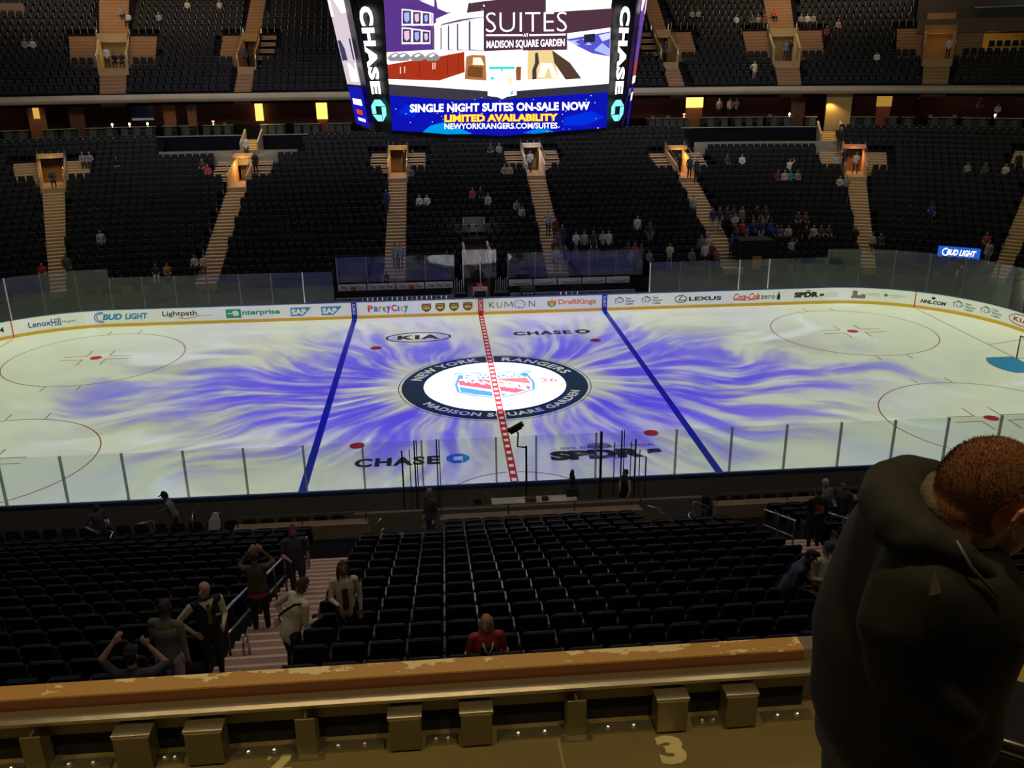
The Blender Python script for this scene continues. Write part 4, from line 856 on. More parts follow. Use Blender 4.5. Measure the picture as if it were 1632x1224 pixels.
for x in(430,505,575,640,690): R([(x,296-(x-430)*.14),(x+2,296-(x-430)*.14),(x+2,378-(x-430)*.1),(x,378-(x-430)*.1)],(.08,.01,.01),1,.012)
for x in(412,432,567,577): R([(x,320-(x-412)*.13),(x+5,320-(x-412)*.13),(x+5,352-(x-412)*.13),(x,352-(x-412)*.13)],(1,.6,.4),1.1,.013)
R([(725,330),(730,270),(760,262),(820,265),(826,385),(722,378)],(.42,.17,.05),1.1,.012); R([(735,340),(742,315),(808,320),(806,372),(735,366)],(.20,.07,.02),1.,.014); R([(762,275),(800,275),(815,312),(760,310)],(.95,.85,.6),1.3,.014)
R([(720,250),(1025,235),(1022,290),(1000,385),(965,385),(965,320),(830,320),(820,265),(760,262),(725,268)],(1,.9,.75),1.7,.011)
R([(965,320),(992,318),(990,384),(965,384)],(.35,.08,.04),1,.014)
for r_ in range(2):
    for c_ in range(4 if r_==0 else 3):
        x=420+c_*52-(2*c_*c_); y=42+r_*88+c_*6; w_=50-4*c_; h_=80-6*c_
        if c_==3: w_=14
        R([(x,y),(x+w_,y+4),(x+w_,y+h_),(x,y+h_+2)],(.95,.85,.9),1.2,.012); R([(x+5,y+8),(x+w_-5,y+10),(x+w_-5,y+h_-8),(x+5,y+h_-8)],(.07,.05,.14),1,.014); R([(x+12,y+20),(x+w_-14,y+16),(x+w_-12,y+h_-26),(x+w_*.5,y+h_-14),(x+14,y+h_-24)],(.8,.55,.75) if (c_+r_)%2 else (.4,.45,.9),1.1,.016)
# white columns drum
R([(572,118),(600,95),(680,68),(812,52),(812,78),(700,92),(620,112),(580,132)],Wt,1.8,.018)
for a,b in ((578,606),(612,640),(648,684),(692,740),(750,812)): R([(a,130-(a-578)*.19),(b,126-(b-578)*.17),(b,240),(a,236)],Wt,1.9,.018)
R([(576,128),(812,78),(812,86),(576,140)],(.75,.75,.85),1,.017)
def ptext(t,x0,x1,y0,y1,c,s,off=.03,bold=.02,sk=0.):
    V,F=glyphs(t,bold,0,1.02); w=V.max(0); P=[]
    for a,b in V/w: P.append(pic(*pz(x0+(x1-x0)*a,y1+(y0-y1)*b+sk*(a-.5)),.03+off))
    PB.add(P,F,em(c,s))
ptext('SUITES',824,1210,58,152,Wt,2.2,.024,-.015,-4)
R([(824,164),(1000,164),(1000,172),(824,172)],Wt,1.7,.022); R([(1030,164),(1205,161),(1205,169),(1030,172)],Wt,1.7,.022); ptext('AT',1003,1026,160,176,Wt,1.7,.022)
ptext('MADISON SQUARE GARDEN',826,1200,190,232,Wt,2.0,.024,.02,-10)
# --- lower ribbon
R([(356,378),(900,412),(1412,378),(1410,400),(900,440),(360,402)],Wt,2.0,.020)
R([(360,402),(830,432),(835,470),(700,480),(362,455)],(.05,.04,.06),1,.010); R([(970,432),(1410,398),(1408,440),(970,470)],(.035,.035,.05),1,.010)
R([(360,425),(900,470),(1408,425),(1400,610),(900,650),(376,624)],(.004,.006,.42),1.1,.006)
R([(360,402),(900,440),(1410,398),(1409,430),(900,480),(362,440)],(.03,.03,.06),1,.008)
R([(560,600),(620,585),(690,610),(760,640),(640,642),(520,632)],(.0,.30,.75),1.1,.012); R([(1000,635),(1080,612),(1130,622),(1150,630),(1050,640)],(.0,.2,.7),1.1,.012)
R([(440,500),(520,520),(480,560),(400,540)],(.0,.02,.7),1,.009); R([(1200,560),(1330,530),(1390,560),(1300,600),(1190,600)],(.0,.03,.75),1,.009)
for i in range(46):
    x=rng.uniform(385,1395); y=rng.uniform(470,640)-abs(x-890)*.04; q=rng.uniform(2,4); R([(x-q,y),(x,y-q),(x+q,y),(x,y+q)],(.55,.8,1),1.3,.014)
ptext('SINGLE NIGHT SUITES ON-SALE NOW',460,1320,492,532,Wt,2.1,.024,.035,-12)
ptext('LIMITED AVAILABILITY',624,1168,545,582,(1,.16,.03),1.4,.020,.075,-6); ptext('LIMITED AVAILABILITY',626,1166,547,580,(1,.62,.02),1.9,.026,.03,-6)
ptext('NEWYORKRANGERS.COM/SUITES',625,1165,588,616,(.9,.95,1),1.6,.024,.025,-4)
# crest over the ribbon
R([(832,312),(968,312),(966,340),(970,455),(925,462),(902,474),(878,464),(832,458),(836,340)],Wt,2.0,.028)
R([(838,318),(962,318),(960,332),(905,330),(900,350),(893,330),(838,332)],(.05,.65,.6),1.2,.032); R([(842,365),(868,370),(852,388)],(.1,.6,.7),1.2,.032); R([(925,375),(950,370),(948,398),(930,395)],(1,.75,.35),1.3,.032); R([(940,440),(955,430),(952,452),(940,456)],(.1,.6,.6),1.2,.032)
o=PB.build('screen_picture',SM,SB); wrel(SB,o)
# --- cabinet behind the front screen
B=MB(); n=16; rings=[]
ZC=max(pic(800,-60)[2],zb+7.)
def fr(u,z,off=0.): 
    # use same rays as the picture at the edges so the cabinet sits just behind it
    return (xc+u*(HWB+GR*(z-zb)),FB-.55*(1-u*u)+off,z)
low=[pic(376+(1400-376)*i/n/1.0 if False else 0,0) for i in ()] 
for z in (zb-.12,ZC):
    g_=[fr(-1+2*i/n,z-(.0 if z>zb+1 else .22*(1-(-1+2*i/n)**2)),.06) for i in range(n+1)]+[fr(1-2*i/n,z,.5+.55*(1-(1-2*i/n)**2)) for i in range(n+1)]
    rings.append(g_)
B.loft(rings); wrel(SB,B.build('screen_cabinet',cab,SB))
# corner pillars with vertical lettering and side screens
def corner(side):
    pxs={-1:dict(i0=(625,209),i1=(611.7,0),o0=(597,206)),1:dict(i0=(966,203),i1=(975,0),o0=(992,198))}[side]
    yo=FB+.9
    I0=at_y(*pxs['i0'],FB-.0); I1=at_y(*pxs['i1'],FB); O0=at_y(*pxs['o0'],yo); 
    o_top={-1:(557,0),1:(1015,0)}[side]; O1=at_y(*o_top,yo)
    def ext(a,b,z): t=(z-a[2])/(b[2]-a[2]); return a+(b-a)*t
    zl,zh=zb-.1,ZC
    def pf(u,z): a=ext(I0,I1,z); b=ext(O0,O1,z); p=a+(b-a)*u; return p   # u 0 inner .. 1 outer
    n_=np.cross(pf(1,zl)-pf(0,zl),np.array([0,0,1.])); n_/=np.linalg.norm(n_); 
    if n_[1]>0: n_=-n_
    B=MB(); back=-n_*.5
    w_=-n_*.16; B.hexa([pf(0,zl)+w_,pf(1,zl)+w_,pf(1,zl)+back,pf(0,zl)+back],[pf(0,zh)+w_,pf(1,zh)+w_,pf(1,zh)+back,pf(0,zh)+back]); wrel(SB,B.build('corner_pillar',cab,SB))
    B=MB(); H=ext(I0,I1,zh)
    # letters: reading downwards, photo y 12..150 ; logo 160..192
    def zof(py): 
        a=pf(.5,zl); b=pf(.5,zh); lo,hi=zl,zh
        for _ in range(40):
            m_=(lo+hi)/2
            if proj(pf(.5,m_))[1]<py: hi=m_
            else: lo=m_
        return (lo+hi)/2
    za,zb_=zof(10),zof(150); 
    V,F=glyphs('CHASE',.05,0,1.1); w=V.max(0); P=[]
    for a,b in V/w:
        z=za+(zb_-za)*a; u=(.28+.46*b) if side<0 else (.72-.46*b)
        # tops of letters face the outer side on the left pillar... letters turn a quarter clockwise
        u=(.30+.42*(1-b)) if side<0 else (.28+.42*b)
        P.append(pf(u,z)+n_*.10)
    B.add(P,F,0); wrel(SB,B.build('pillar_lettering',emis('led_white',(1,1,1),2.2),SB))
    B=MB(); zc=zof(176); hw=np.linalg.norm(pf(1,zc)-pf(0,zc))
    f=lambda x,y:tuple(pf(.5+x*side*(1 if side>0 else 1),zc+y)+n_*.04)
    sc=.5; octa(B,0,0,1.0,lambda x,y:tuple(pf(.5+x*.36*(1 if side>0 else -1),zc+y*.42)+n_*.09),0); wrel(SB,B.build('pillar_emblem',emis('led_teal',(.25,.85,.80),1.2),SB))
    # side screen receding
    ys=FB+5.4; S0=at_y(*({-1:(572,207),1:(1010,190)}[side]),ys) if False else None
    def sf_(u,z):
        a=pf(1,z); q=a+np.array([side*(.10+.86*u)*(1.0+.035*(z-zb)),3.6*u,0]); return q
    B=MB(); 
    B.hexa([sf_(0,zl)-np.array([side*.12,0,0]),sf_(1,zl)-np.array([side*.12,0,0]),sf_(1,zl)+np.array([-side*.5,0,0]),sf_(0,zl)+np.array([-side*.5,0,0])],[sf_(0,zh)-np.array([side*.12,0,0]),sf_(1,zh)-np.array([side*.12,0,0]),sf_(1,zh)+np.array([-side*.5,0,0]),sf_(0,zh)+np.array([-side*.5,0,0])]); wrel(SB,B.build('side_cabinet',cab,SB))
    B=MB(); 
    def sp(u0,u1,y0,y1,m,o=.02,sk=0):
        o+=.05 
        z0_,z1_=zof(y1),zof(y0); B.add([sf_(u0,z0_)+np.array([side*o,-o,0]),sf_(u1,z0_+sk)+np.array([side*o,-o,0]),sf_(u1,z1_+sk)+np.array([side*o,-o,0]),sf_(u0,z1_)+np.array([side*o,-o,0])],[(0,1,2,3)],m)
    sp(0.04,.96,140,205,0); sp(.04,.96,-60,136,1); 
    if side<0: sp(.04,.96,-60,18,2,.03); sp(.1,.9,60,95,3,.03); sp(.1,.6,100,130,2,.03); sp(.2,.8,160,170,2,.03); sp(.3,.7,178,186,4,.03); sp(.2,.7,192,197,2,.03)
    else: sp(.04,.96,-60,15,5,.03); sp(.04,.96,40,68,3,.03); sp(.1,.9,95,122,6,.03); sp(.04,.96,122,134,2,.03); sp(.2,.8,150,163,2,.03)
    wrel(SB,B.build('side_screen',[emis('led_blue',(.01,.01,.45),1.0),emis('side_pic',(.75,.62,.7),1.0) if side<0 else emis('side_purple',(.16,.06,.34),1.0),emis('side_white',(1,1,1),2.0),emis('side_dark',(.05,.05,.14),1.0),emis('side_red',(.7,.05,.02),1.2),emis('side_cream',(1,.9,.85),1.5),emis('side_brick',(.5,.04,.02),1.1)],SB))
corner(-1); corner(1)
# underside and body
B=MB(); w=HWB
B.hexa([(xc-w-.6,FB+1.2,zb-.1),(xc+w+.6,FB+1.2,zb-.1),(xc+w+.6,6.6,zb-.1),(xc-w-.6,6.6,zb-.1)],[(xc-w-.9,FB+1.2,ZC),(xc+w+.9,FB+1.2,ZC),(xc+w+.9,6.6,ZC),(xc-w-.9,6.6,ZC)]); wrel(SB,B.build('body',cab,SB))
for i,(x,y) in enumerate(((-2.2,FB+1.5),(2.4,FB+1.5),(-4.2,FB+2.5),(4.6,FB+2.5),(0.4,FB+1.2))):
    B=MB(); B.box((x,y,zb-.35),(.5,.35,.4)); B.tube([(x,y,zb-.15),(x,y,zb-.05)],.05,6); wrel(SB,B.build('hanging_speaker' if i!=4 else 'camera_box',mat('speaker_grey',(.06,.06,.08)) ,SB))
# ---------------------------------------------------------------- near side: penalty boxes, front rows, rails
def post_line(pts,name,label,grp=None,r=.012,h=None,mt=dkpost):
    pass
# bench-side glass and dark posts of the penalty boxes
PBX=[(664,'a'),(701,'b')]
def tall_post(px,ptop,pbot,Y,label,w=.05):
    b=at_y(px,pbot,Y); z1=at_y(px,ptop,Y)[2]; z0=max(b[2],.0); mb=MB(); mb.box((0,0,(z1-.0)/2),(w,w,z1)); o=mb.build('glass_support_post',dkpost,None,bevel=.004); o.location=(b[0],Y,0); tag(o,label,'post')
for i,(px,pt_,w_,lb_) in enumerate(((644,718,.05,'thin black post at the outer left corner of the penalty box'),(656,716,.03,'short dark post just inside the left corner of the penalty box'),(664,702,.045,'tall black post, left one of a close pair on the left penalty box'),(667.5,702,.03,'tall black post, right one of a close pair on the left penalty box'),(699,700,.045,'tall black post, left one of a pair above the ice advert'),(703,700,.03,'tall black post, right one of a pair above the ice advert'),
    (956,688,.08,'thick black post beside the man in the dark vest'),(977,705,.03,'thin dark post between the thick post and the pair'),(988,686,.045,'tall black post, left one of a pair by the man in the dark vest'),(992,686,.03,'tall black post, right one of a pair by the man in the dark vest'),(1003,704,.03,'dark post with a bent glass edge, right penalty box'),(1010,700,.05,'black post right of the bent glass edge'),(1017,716,.03,'slim post near the right end of the penalty box'),(1027,728,.04,'short black post at the right end of the penalty box'))):
    tall_post(px,pt_,790,-14.35 if i not in (4,5,8,9,6) else -13.3,lb_,w_)
# penalty box floor, benches
conc=mat('box_concrete',(.20,.17,.13),rough=.8,var=.3,vscale=2.); bluep=mat('bench_blue',(.02,.04,.12),rough=.5)
def slab(name,x0,x1,y0,y1,z0,z1,m,label): mb=MB(); mb.box(((x0+x1)/2,(y0+y1)/2,(z0+z1)/2),(x1-x0,y1-y0,z1-z0)); return tag(mb.build(name,m),label,kind='structure')
slab('penalty_box_floor',-5.4,5.6,-15.4,-13.1,0,.3,conc,'grey floor of the penalty boxes')
slab('wall_penalty_back',-5.4,5.6,-15.55,-15.4,0,1.5,conc,'low tan wall behind the penalty boxes')
for a,b,w_ in ((-4.3,-1.3,'left'),(2.3,4.9,'right')):
    g=thing('penalty_bench',f'blue-topped bench in the {w_} penalty box','bench',((a+b)/2,-14.9,.3)); mb=MB(); mb.box((0,0,.45),(b-a,.35,.06)); mb.build('seat_plank',bluep,g); mb=MB(); [mb.box((q*(b-a)*.4,0,.21),(.08,.3,.42)) for q in(-1,0,1)]; mb.build('supports',dark,g)
# timekeepers' table
g=thing('timekeeper_table','white-topped officials table with equipment between the penalty boxes','table',(.28,-14.9,.3)); W_=2.75
mb=MB(); mb.box((0,0,1.02),(W_,.62,.05)); mb.build('table_top',mat('table_white',(.55,.54,.5),rough=.5),g)
mb=MB(); mb.box((0,-.28,.5),(W_-.06,.04,.96)); mb.build('front_panel',mat('table_brown',(.07,.055,.045),rough=.7),g)
for q in(-1,1): mb=MB(); mb.box((q*(W_/2-.05),0,.5),(.05,.55,.98)); mb.build('side_panel',mat('table_brown2',(.1,.08,.06)),g)
for nm_,lb_,ct,x,y,dx,dy,dz,c in (('keyboard','white control keyboard on the officials table','keyboard',-.95,-.05,.42,.2,.03,(.6,.62,.6)),('notebook_pages','open white papers on the officials table, left of the black box','papers',-.45,0,.3,.22,.01,(.75,.75,.7)),('control_box','dark red-brown control box in the middle of the officials table','control box',-.12,0,.34,.25,.12,(.10,.04,.04)),('intercom','small black intercom on the officials table','intercom',.35,.02,.2,.18,.09,(.03,.03,.03)),('papers','white papers at the right end of the officials table','papers',.8,.0,.5,.3,.012,(.7,.7,.66))):
    mb=MB(); mb.box((0,0,dz/2),(dx,dy,dz)); [mb.box((-dx/3+dx/3*j,0,dz+.004),(dx/5,dy*.6,.008)) for j in range(3)]; o=mb.build(nm_,mat('tt_'+nm_,c),None); o.location=(.28+x,-14.9+y,1.345); tag(o,lb_,ct)
def at_px_y(px,py,Y): return at_y(px,py,Y)
for px,pt_,pb_,nm_,lb_ in ((850,755,775,'microphone','thin gooseneck microphone on the officials table'),):
    b=at_y(px,pb_,-14.9); mb=MB(); mb.tube([(0,0,0),(.02,0,.3),(.08,0,.42)],.008,5); mb.ball((.09,0,.43),.03); mb.box((0,0,.01),(.12,.1,.02)); o=mb.build(nm_,dark,None); o.location=(b[0],-14.9,1.345); tag(o,lb_,'microphone')
# camera on officials table right end
g=thing('broadcast_camera','black camera on a stand at the right end of the officials table','camera',(1.55,-14.6,.3)); mb=MB(); mb.tube([(0,0,0),(0,0,1.55)],.04,8); mb.tube([(-.3,0,0),(0,0,.5),(.3,0,0)],.02,6); mb.build('stand',dark,g); mb=MB(); mb.box((0,0,1.18),(.4,.35,.26)); mb.build('monitor',dark,g); mb=MB(); mb.box((0,0,1.65),(.14,.3,.18)); mb.lathe((0,0,1.74),[(.06,0),(.07,.12),(.03,.2)],8); mb.box((.02,0,1.5),(.3,.1,.05)); mb.build('camera_head',dark,g)
g=thing('remote_camera','black remote camera on a tall pole in front of the ice centre line','camera',(.18,-13.35,.3)); z1=at_y(817,712,-13.35)[2]; 
hd=at_y(822,683,-13.35); mb=MB(); mb.tube([(0,0,0),(0,0,z1-.3)],.035,8); mb.build('pole',dkpost,g); mb=MB(); x_=hd[0]-.18; zh=hd[2]-.3; mb.tube([(0,0,z1-.35),(x_+.05,0,z1-.3),(x_+.08,0,zh-.18),(x_,0,zh-.05)],.03,6); mb.build('bracket_arm',dkpost,g)
mb=MB(); Mr=Matrix.Rotation(-.5,3,'Y'); mb.box((x_-.02,0,zh),(.42,.16,.18),M=Mr); mb.box((x_+.17,0,zh+.13),(.16,.14,.14),M=Mr); mb.ball((x_-.2,0,zh-.05),.09); mb.build('camera_body',dkpost,g)
# speaker left of table
mb=MB(); mb.box((0,0,.7),(.22,.22,1.4)); mb.box((0,-.115,1.1),(.16,.01,.3)); o=mb.build('black_loudspeaker',dark,None,bevel=.02); o.location=(-1.55,-15.2,.3); tag(o,'narrow black loudspeaker standing at the left end of the officials table','loudspeaker')
# dark folding chairs on the floor between boards and stand
fch=mat('floor_chair',(.03,.028,.027),rough=.6)
def floor_chair(x,y,z,rz,lb_,gp):
    g=thing('folding_chair',lb_,'chair',(x,y,z),rz,gp); mb=MB(); pr=rrect(.44,.40,.12); mb.loft([[(a,.2+d+b*.15,b+.48) for a,b in pr] for d in(-.02,.02)]); mb.build('backrest',fch,g); mb=MB(); mb.box((0,0,.44),(.42,.40,.04)); mb.build('seat',fch,g)
    for q in(-1,1): mb=MB(); mb.tube([(q*.21,.24,.5),(q*.21,-.2,0)],.012,5); mb.tube([(q*.21,-.16,.44),(q*.21,.22,0)],.012,5); mb.build('leg_frame',dkpost,g)
    return g
ch0=None
for k,(y,z) in enumerate(((-14.3,.12),(-15.35,.35),(-16.4,.6))):
    for x0,x1,w_ in ((-17.8,-5.8,'left'),(6.0,16.5,'right')):
        x=x0
        while x<x1:
            lb_=f'dark folding chair on the floor rows, {w_} of the penalty boxes'; gp=f'dark folding chairs at the glass, {w_} side'
            if ch0 is None: ch0=floor_chair(x,y,z,math.pi,lb_,gp)
            else:
                o=copy_tree(ch0); o.location=(x,y,z); o['label']=lb_; o['group']=gp
            x+=.56
for k,(y,z) in enumerate(((-14.8,.11),(-15.85,.34),(-16.6,.59))):
    for a,b in ((-26,-5.6),(5.8,26)): slab('floor_riser',a,b,y-.55 if k<2 else -17.1,y+.95,0,z,mat('riser_dark',(.04,.035,.03),rough=.9,var=.4,vscale=2.),'dark platform step under the floor chairs')
# rail on the wall in front of row one
steel2=mat('rail_dark',(.12,.10,.08),rough=.5,metal=.3)
for a,b,w_ in ((-8.6,-4.9,'left'),(-2.7,3.25,'centre'),(5.6,14.4,'right')):
    g=thing('barrier_rail',f'low dark barrier rail on the wall before the first near row, {w_} stretch','railing',((a+b)/2,-16.95,2.0)); mb=MB(); mb.tube([(a-(a+b)/2,0,.32),(b-(a+b)/2,0,.32)],.02,6); mb.build('top_rail',steel2,g)
    n=max(2,int((b-a)/1.9)); [MB().tube([(a-(a+b)/2+(b-a)*i/n,0,.0),(a-(a+b)/2+(b-a)*i/n,0,.32)],.022,6).build('rail_post',steel2,g) for i in range(n+1)]
# small front entrances in the near stand: pad, hoop rails
pad=mat('pad_pale',(.30,.29,.22),rough=.8,var=.3,vscale=3.)
def near_pad(x0,x1,k,label): 
    r0=LR+LD*k; r1=LR+LD*(k+2); mb=MB(); z=LZ+LK*k-.25; c=((x0+x1)/2,-(r0+r1)/2+2.5,z)
    mb.box((0,0,0),(x1-x0,r1-r0,.06)); mb.box((0,-(r1-r0)/2-.03,.32),(x1-x0,.06,.7)); o=mb.build('entrance_pad',pad,None); o.location=c; tag(o,label,'landing')
near_pad(-14.05,-11.65,-1,'pale concrete landing with steel rails at the far left of the near stand')
near_pad(-4.7,-2.85,0,'brown concrete landing below the man in the dark suit')
near_pad(3.4,5.45,0,'pale concrete landing with steel rails right of the officials table')
def hoop(pxs,D0_,label,r=.022):
    """steel handrail through photo points lying at one distance in the stand"""
    P=[at_y(px,py,D0_+dy) for px,py,dy in pxs]; c=P[0]; mb=MB(); mb.tube([p-c for p in P],r,8); o=mb.build('handrail',steel,None,smooth=True); o.location=c; tag(o,label,'handrail')
hoop([(128,843,0),(136,835,0),(167,829,0),(172,851,0)],-16.8,'bent steel handrail standing left of the far left landing')
hoop([(169,872,0),(180,848,.3),(173,845,.3)],-17.3,'short steel hoop rail in the far left landing')
hoop([(205,845,0),(215,836,0),(245,829,0),(247,846,0),(238,848,0),(229,868,0)],-16.9,'steel handrail with a rectangular loop right of the far left landing')
hoop([(309,848,0),(306,825,.2),(308,816,.3),(311,825,.4)],-17.2,'small steel hoop rail among the front rows, left one of two')
hoop([(343,848,0),(347,825,.2),(349,816,.3),(352,826,.4)],-17.2,'small steel hoop rail beside a white bag in the front rows')
hoop([(596,842,0),(598,835,0),(608,826,0)],-17.2,'short bent steel rail above the brown landing')
hoop([(607,875,0),(608,845,.2),(612,842,.25),(616,845,.3),(614,878,.3)],-17.6,'narrow steel hoop rail in the brown landing')
hoop([(672,838,0),(680,837,0),(683,827,0),(685,826,.2),(684,840,.2),(674,841,.2)],-17.2,'small bright steel loop rail at the feet of the man in the dark suit')
hoop([(576,852,0),(688,849,0)],-17.9,'thin straight steel rail across the brown landing',.012)
hoop([(1032,806,0),(1050,811,0),(1055,818,0),(1060,818,0)],-17.0,'bent steel handrail left of the pale landing')
hoop([(1105,843,0),(1097,820,.2),(1100,817,.25),(1104,817,.3)],-17.5,'steel hoop rail standing in the pale landing')
hoop([(1112,840,0),(1104,806,.2),(1106,800,.2),(1126,806,.2),(1131,812,.3)],-17.2,'tall bent steel handrail right of the pale landing')
hoop([(1056,830,0),(1100,828,0),(1140,824,0)],-17.7,'thin straight steel rail across the pale landing',.012)
hoop([(1042,825,0),(1048,842,0)],-17.5,'short angled steel rail at the left edge of the pale landing')
# white bag and paper
mb=MB(); mb.loft([[(-.15,-.1,0),(.15,-.1,0),(.15,.1,0),(-.15,.1,0)],[(-.12,-.08,.25),(.16,-.07,.25),(.15,.09,.25),(-.1,.08,.25)],[(.02,-.02,.5),(.12,-.03,.5),(.12,.02,.5),(.03,.02,.5)]]); p=at_y(342,842,-17.6); o=mb.build('cloth_bag',mat('bag_white',(.55,.54,.5),rough=.8),None); o.location=p; tag(o,'white cloth bag hanging on the small hoop rail','bag')
# handrails down the rose steps
def stair_rail(P0,P1,label,mid=True,posts=3):
    """P0 lower end, P1 upper end, on the treads"""
    P0=np.array(P0);P1=np.array(P1); g=thing('stair_railing',label,'railing',tuple(P0)); d=P1-P0
    up=np.array([0,0,.92]); mb=MB(); mb.tube([up-d*.0-np.array([0,0,.25]),up,d+up,d+up-np.array([0,0,.1])],.024,8); mb.build('top_rail',steel,g,smooth=True)
    if mid: mb=MB(); mb.tube([up*.52+d*.02,up*.52+d*.98],.02,8); mb.build('mid_rail',steel,g,smooth=True)
    for i in range(posts): q=i/(posts-1); MB().tube([d*q,d*q+up*.99],.022,8).build('rail_post',mat('post_bronze',(.22,.13,.07),rough=.3,metal=.8),g,smooth=True)
def kz(k): return LZ+LK*k
def ky(k): return -(LR+LD*k-2.5+.3)
stair_rail((-5.95,ky(4),kz(4)),(-5.95,ky(6.2),kz(6.2)),'steel handrail at the top of the rose steps, nearest the ice',True,3)
stair_rail((-6.05,ky(6.8),kz(6.8)),(-6.05,ky(9.2),kz(9.2)),'steel handrail beside the person taking a photo',True,3)
stair_rail((-6.15,ky(9.6),kz(9.6)),(-6.15,ky(11.8),kz(11.8)),'steel handrail at the bottom of the photo beside the rose steps',True,2)
p=at_y(392,1052,ky(12)); q_=[at_y(390,1052,ky(12)),at_y(388,1030,ky(12)),at_y(392,1012,ky(11.9)),at_y(397,1030,ky(11.8)),at_y(399,1052,ky(11.8))]; mb=MB(); mb.tube([v-q_[0] for v in q_],.026,8); o=mb.build('handrail',steel,None,smooth=True); o.location=q_[0]; tag(o,'curved steel rail end rising just behind the orange ledge','handrail')
stair_rail((5.75,ky(3.2),kz(3.2)),(5.75,ky(5.4),kz(5.4)),'steel double handrail left of the steps near the hooded man',True,3)
stair_rail((7.0,ky(4.2),kz(4.2)),(7.0,ky(6.4),kz(6.4)),'steel double handrail right of the steps near the hooded man',True,3)
# ---------------------------------------------------------------- the ledge
ZFL=12.0
Yb=at_z(800,1177,ZFL)[1]; zr=at_y(800,1104,Yb+.02)[2]; Yr=at_z(800,1089,zr)[1]; zc=at_y(800,1065,Yr+.03)[2]; Yc=at_z(800,1044,zc)[1]
print('LEDGE',Yb,zr,Yr,zc,Yc)
xs0=-7.5; XE=at_y(1287,1040,Yr)[0]
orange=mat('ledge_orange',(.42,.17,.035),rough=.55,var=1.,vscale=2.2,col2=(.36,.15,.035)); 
# chipped paint shows along the top
def chip_mat():
    m=bpy.data.materials.new('ledge_orange_chipped'); m.use_nodes=True; t=NT(m.node_tree); b=m.node_tree.nodes['Principled BSDF']; tc=t.new('ShaderNodeTexCoord'); sp=t.new('ShaderNodeSeparateXYZ'); t.put(tc.outputs['Object'],sp.inputs[0])
    n=t.noise(t.xyz(t.m('MULTIPLY',sp.outputs[0],7.),t.m('MULTIPLY',sp.outputs[1],13.),0.),1.,4.,.65); big=t.noise(t.xyz(sp.outputs[0],0.,3.),.9,1.)
    ed=t.ss(sp.outputs[1],-.10,.06,-.25,.05); f=t.ss(t.m('ADD',t.m('ADD',n,ed),t.m('MULTIPLY',big,.30)),.705,.73)
    t.put(t.mix(f,(.50,.27,.075),(.80,.66,.38)),b.inputs['Base Color']); b.inputs['Roughness'].default_value=.5; return m
chip=chip_mat(); pgrey=mat('ledge_grey_concrete',(.20,.17,.12),rough=.7,var=.3)
tr_=thing('trim_ledge','x','x')
bpy.data.objects.remove(tr_)
def lb(name,x0,x1,y0,y1,z0,z1,m,label,kind='structure',cat=None,par=None,bev=0):
    mb=MB(); c=((x0+x1)/2,(y0+y1)/2,(z0+z1)/2); mb.box((0,0,0),(x1-x0,y1-y0,z1-z0)); o=mb.build(name,m,par,bevel=bev); o.location=c
    if par is None: tag(o,label,cat,None,kind)
    return o
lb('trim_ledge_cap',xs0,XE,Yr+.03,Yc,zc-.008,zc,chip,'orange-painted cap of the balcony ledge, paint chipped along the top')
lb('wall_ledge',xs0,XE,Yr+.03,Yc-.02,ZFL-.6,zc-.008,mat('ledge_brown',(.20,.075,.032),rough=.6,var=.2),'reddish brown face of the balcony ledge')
lb('trim_ledge_cap',XE,XE+5,Yr+.03,Yc,zc-.05,zc-.0,pgrey,'bare grey end of the balcony ledge cap beyond the hooded man'); lb('wall_ledge',XE,XE+5,Yr+.03,Yc-.02,ZFL-.6,zc-.05,pgrey,'bare grey end of the balcony ledge')
brass=mat('rail_brushed',(.50,.44,.30),rough=.30,metal=.85,bump=.15,bscale=20.)
g=thing('steel_rail','long brushed steel rail on brackets in front of the orange ledge','rail',(0,Yb,zr)); 
o=lb('top_plate',xs0,XE+.05,Yb+.02,Yr+.02,zr-.012,zr,brass,'',par=g); o.matrix_parent_inverse=Matrix.Translation(g.location).inverted()
o=lb('front_lip',xs0,XE+.05,Yb+.018,Yb+.022,zr-.014,zr,brass,'',par=g); o.matrix_parent_inverse=Matrix.Translation(g.location).inverted()
o=lb('panel_strip',xs0,XE,Yb+.05,Yb+.06,zr-.085,zr-.014,mat('strip_steel',(.22,.19,.12),rough=.4,metal=.6),'',par=g); o.matrix_parent_inverse=Matrix.Translation(g.location).inverted()
steelb=mat('bracket_steel',(.24,.21,.13),rough=.38,metal=.7,bump=.1)
def pxx(px,y,z,py=1120): return at_y(px,py,y)[0]
for i,(a,b) in enumerate(((170,241),(286,358),(615,678),(730,792),(1042,1102),(1151,1211))):
    x0,x1=pxx(a+3,Yb,0,1115),pxx(b-9,Yb,0,1115); lab=['first','second','third','fourth','fifth','sixth'][i]
    g=thing('rail_bracket',f'wide flat steel bracket box under the rail, {lab} of six from the left','bracket',((x0+x1)/2,Yb,ZFL)); w=x1-x0
    mb=MB(); mb.box((0,-.035,(zr-ZFL)/2-.02),(w,.012,zr-ZFL-.06)); mb.build('face_plate',steelb,g,bevel=.003); mb=MB(); mb.box((w/2-.006,.01,(zr-ZFL)/2-.02),(.012,.08,zr-ZFL-.06)); mb.build('side_plate',steelb,g); mb=MB(); mb.box((-w/2+.006,.01,(zr-ZFL)/2-.02),(.012,.08,zr-ZFL-.06)); mb.build('side_plate',steelb,g)
    mb=MB(); mb.box((0,.0,zr-ZFL-.045),(w+.01,.075,.012)); mb.build('top_plate',brass,g)
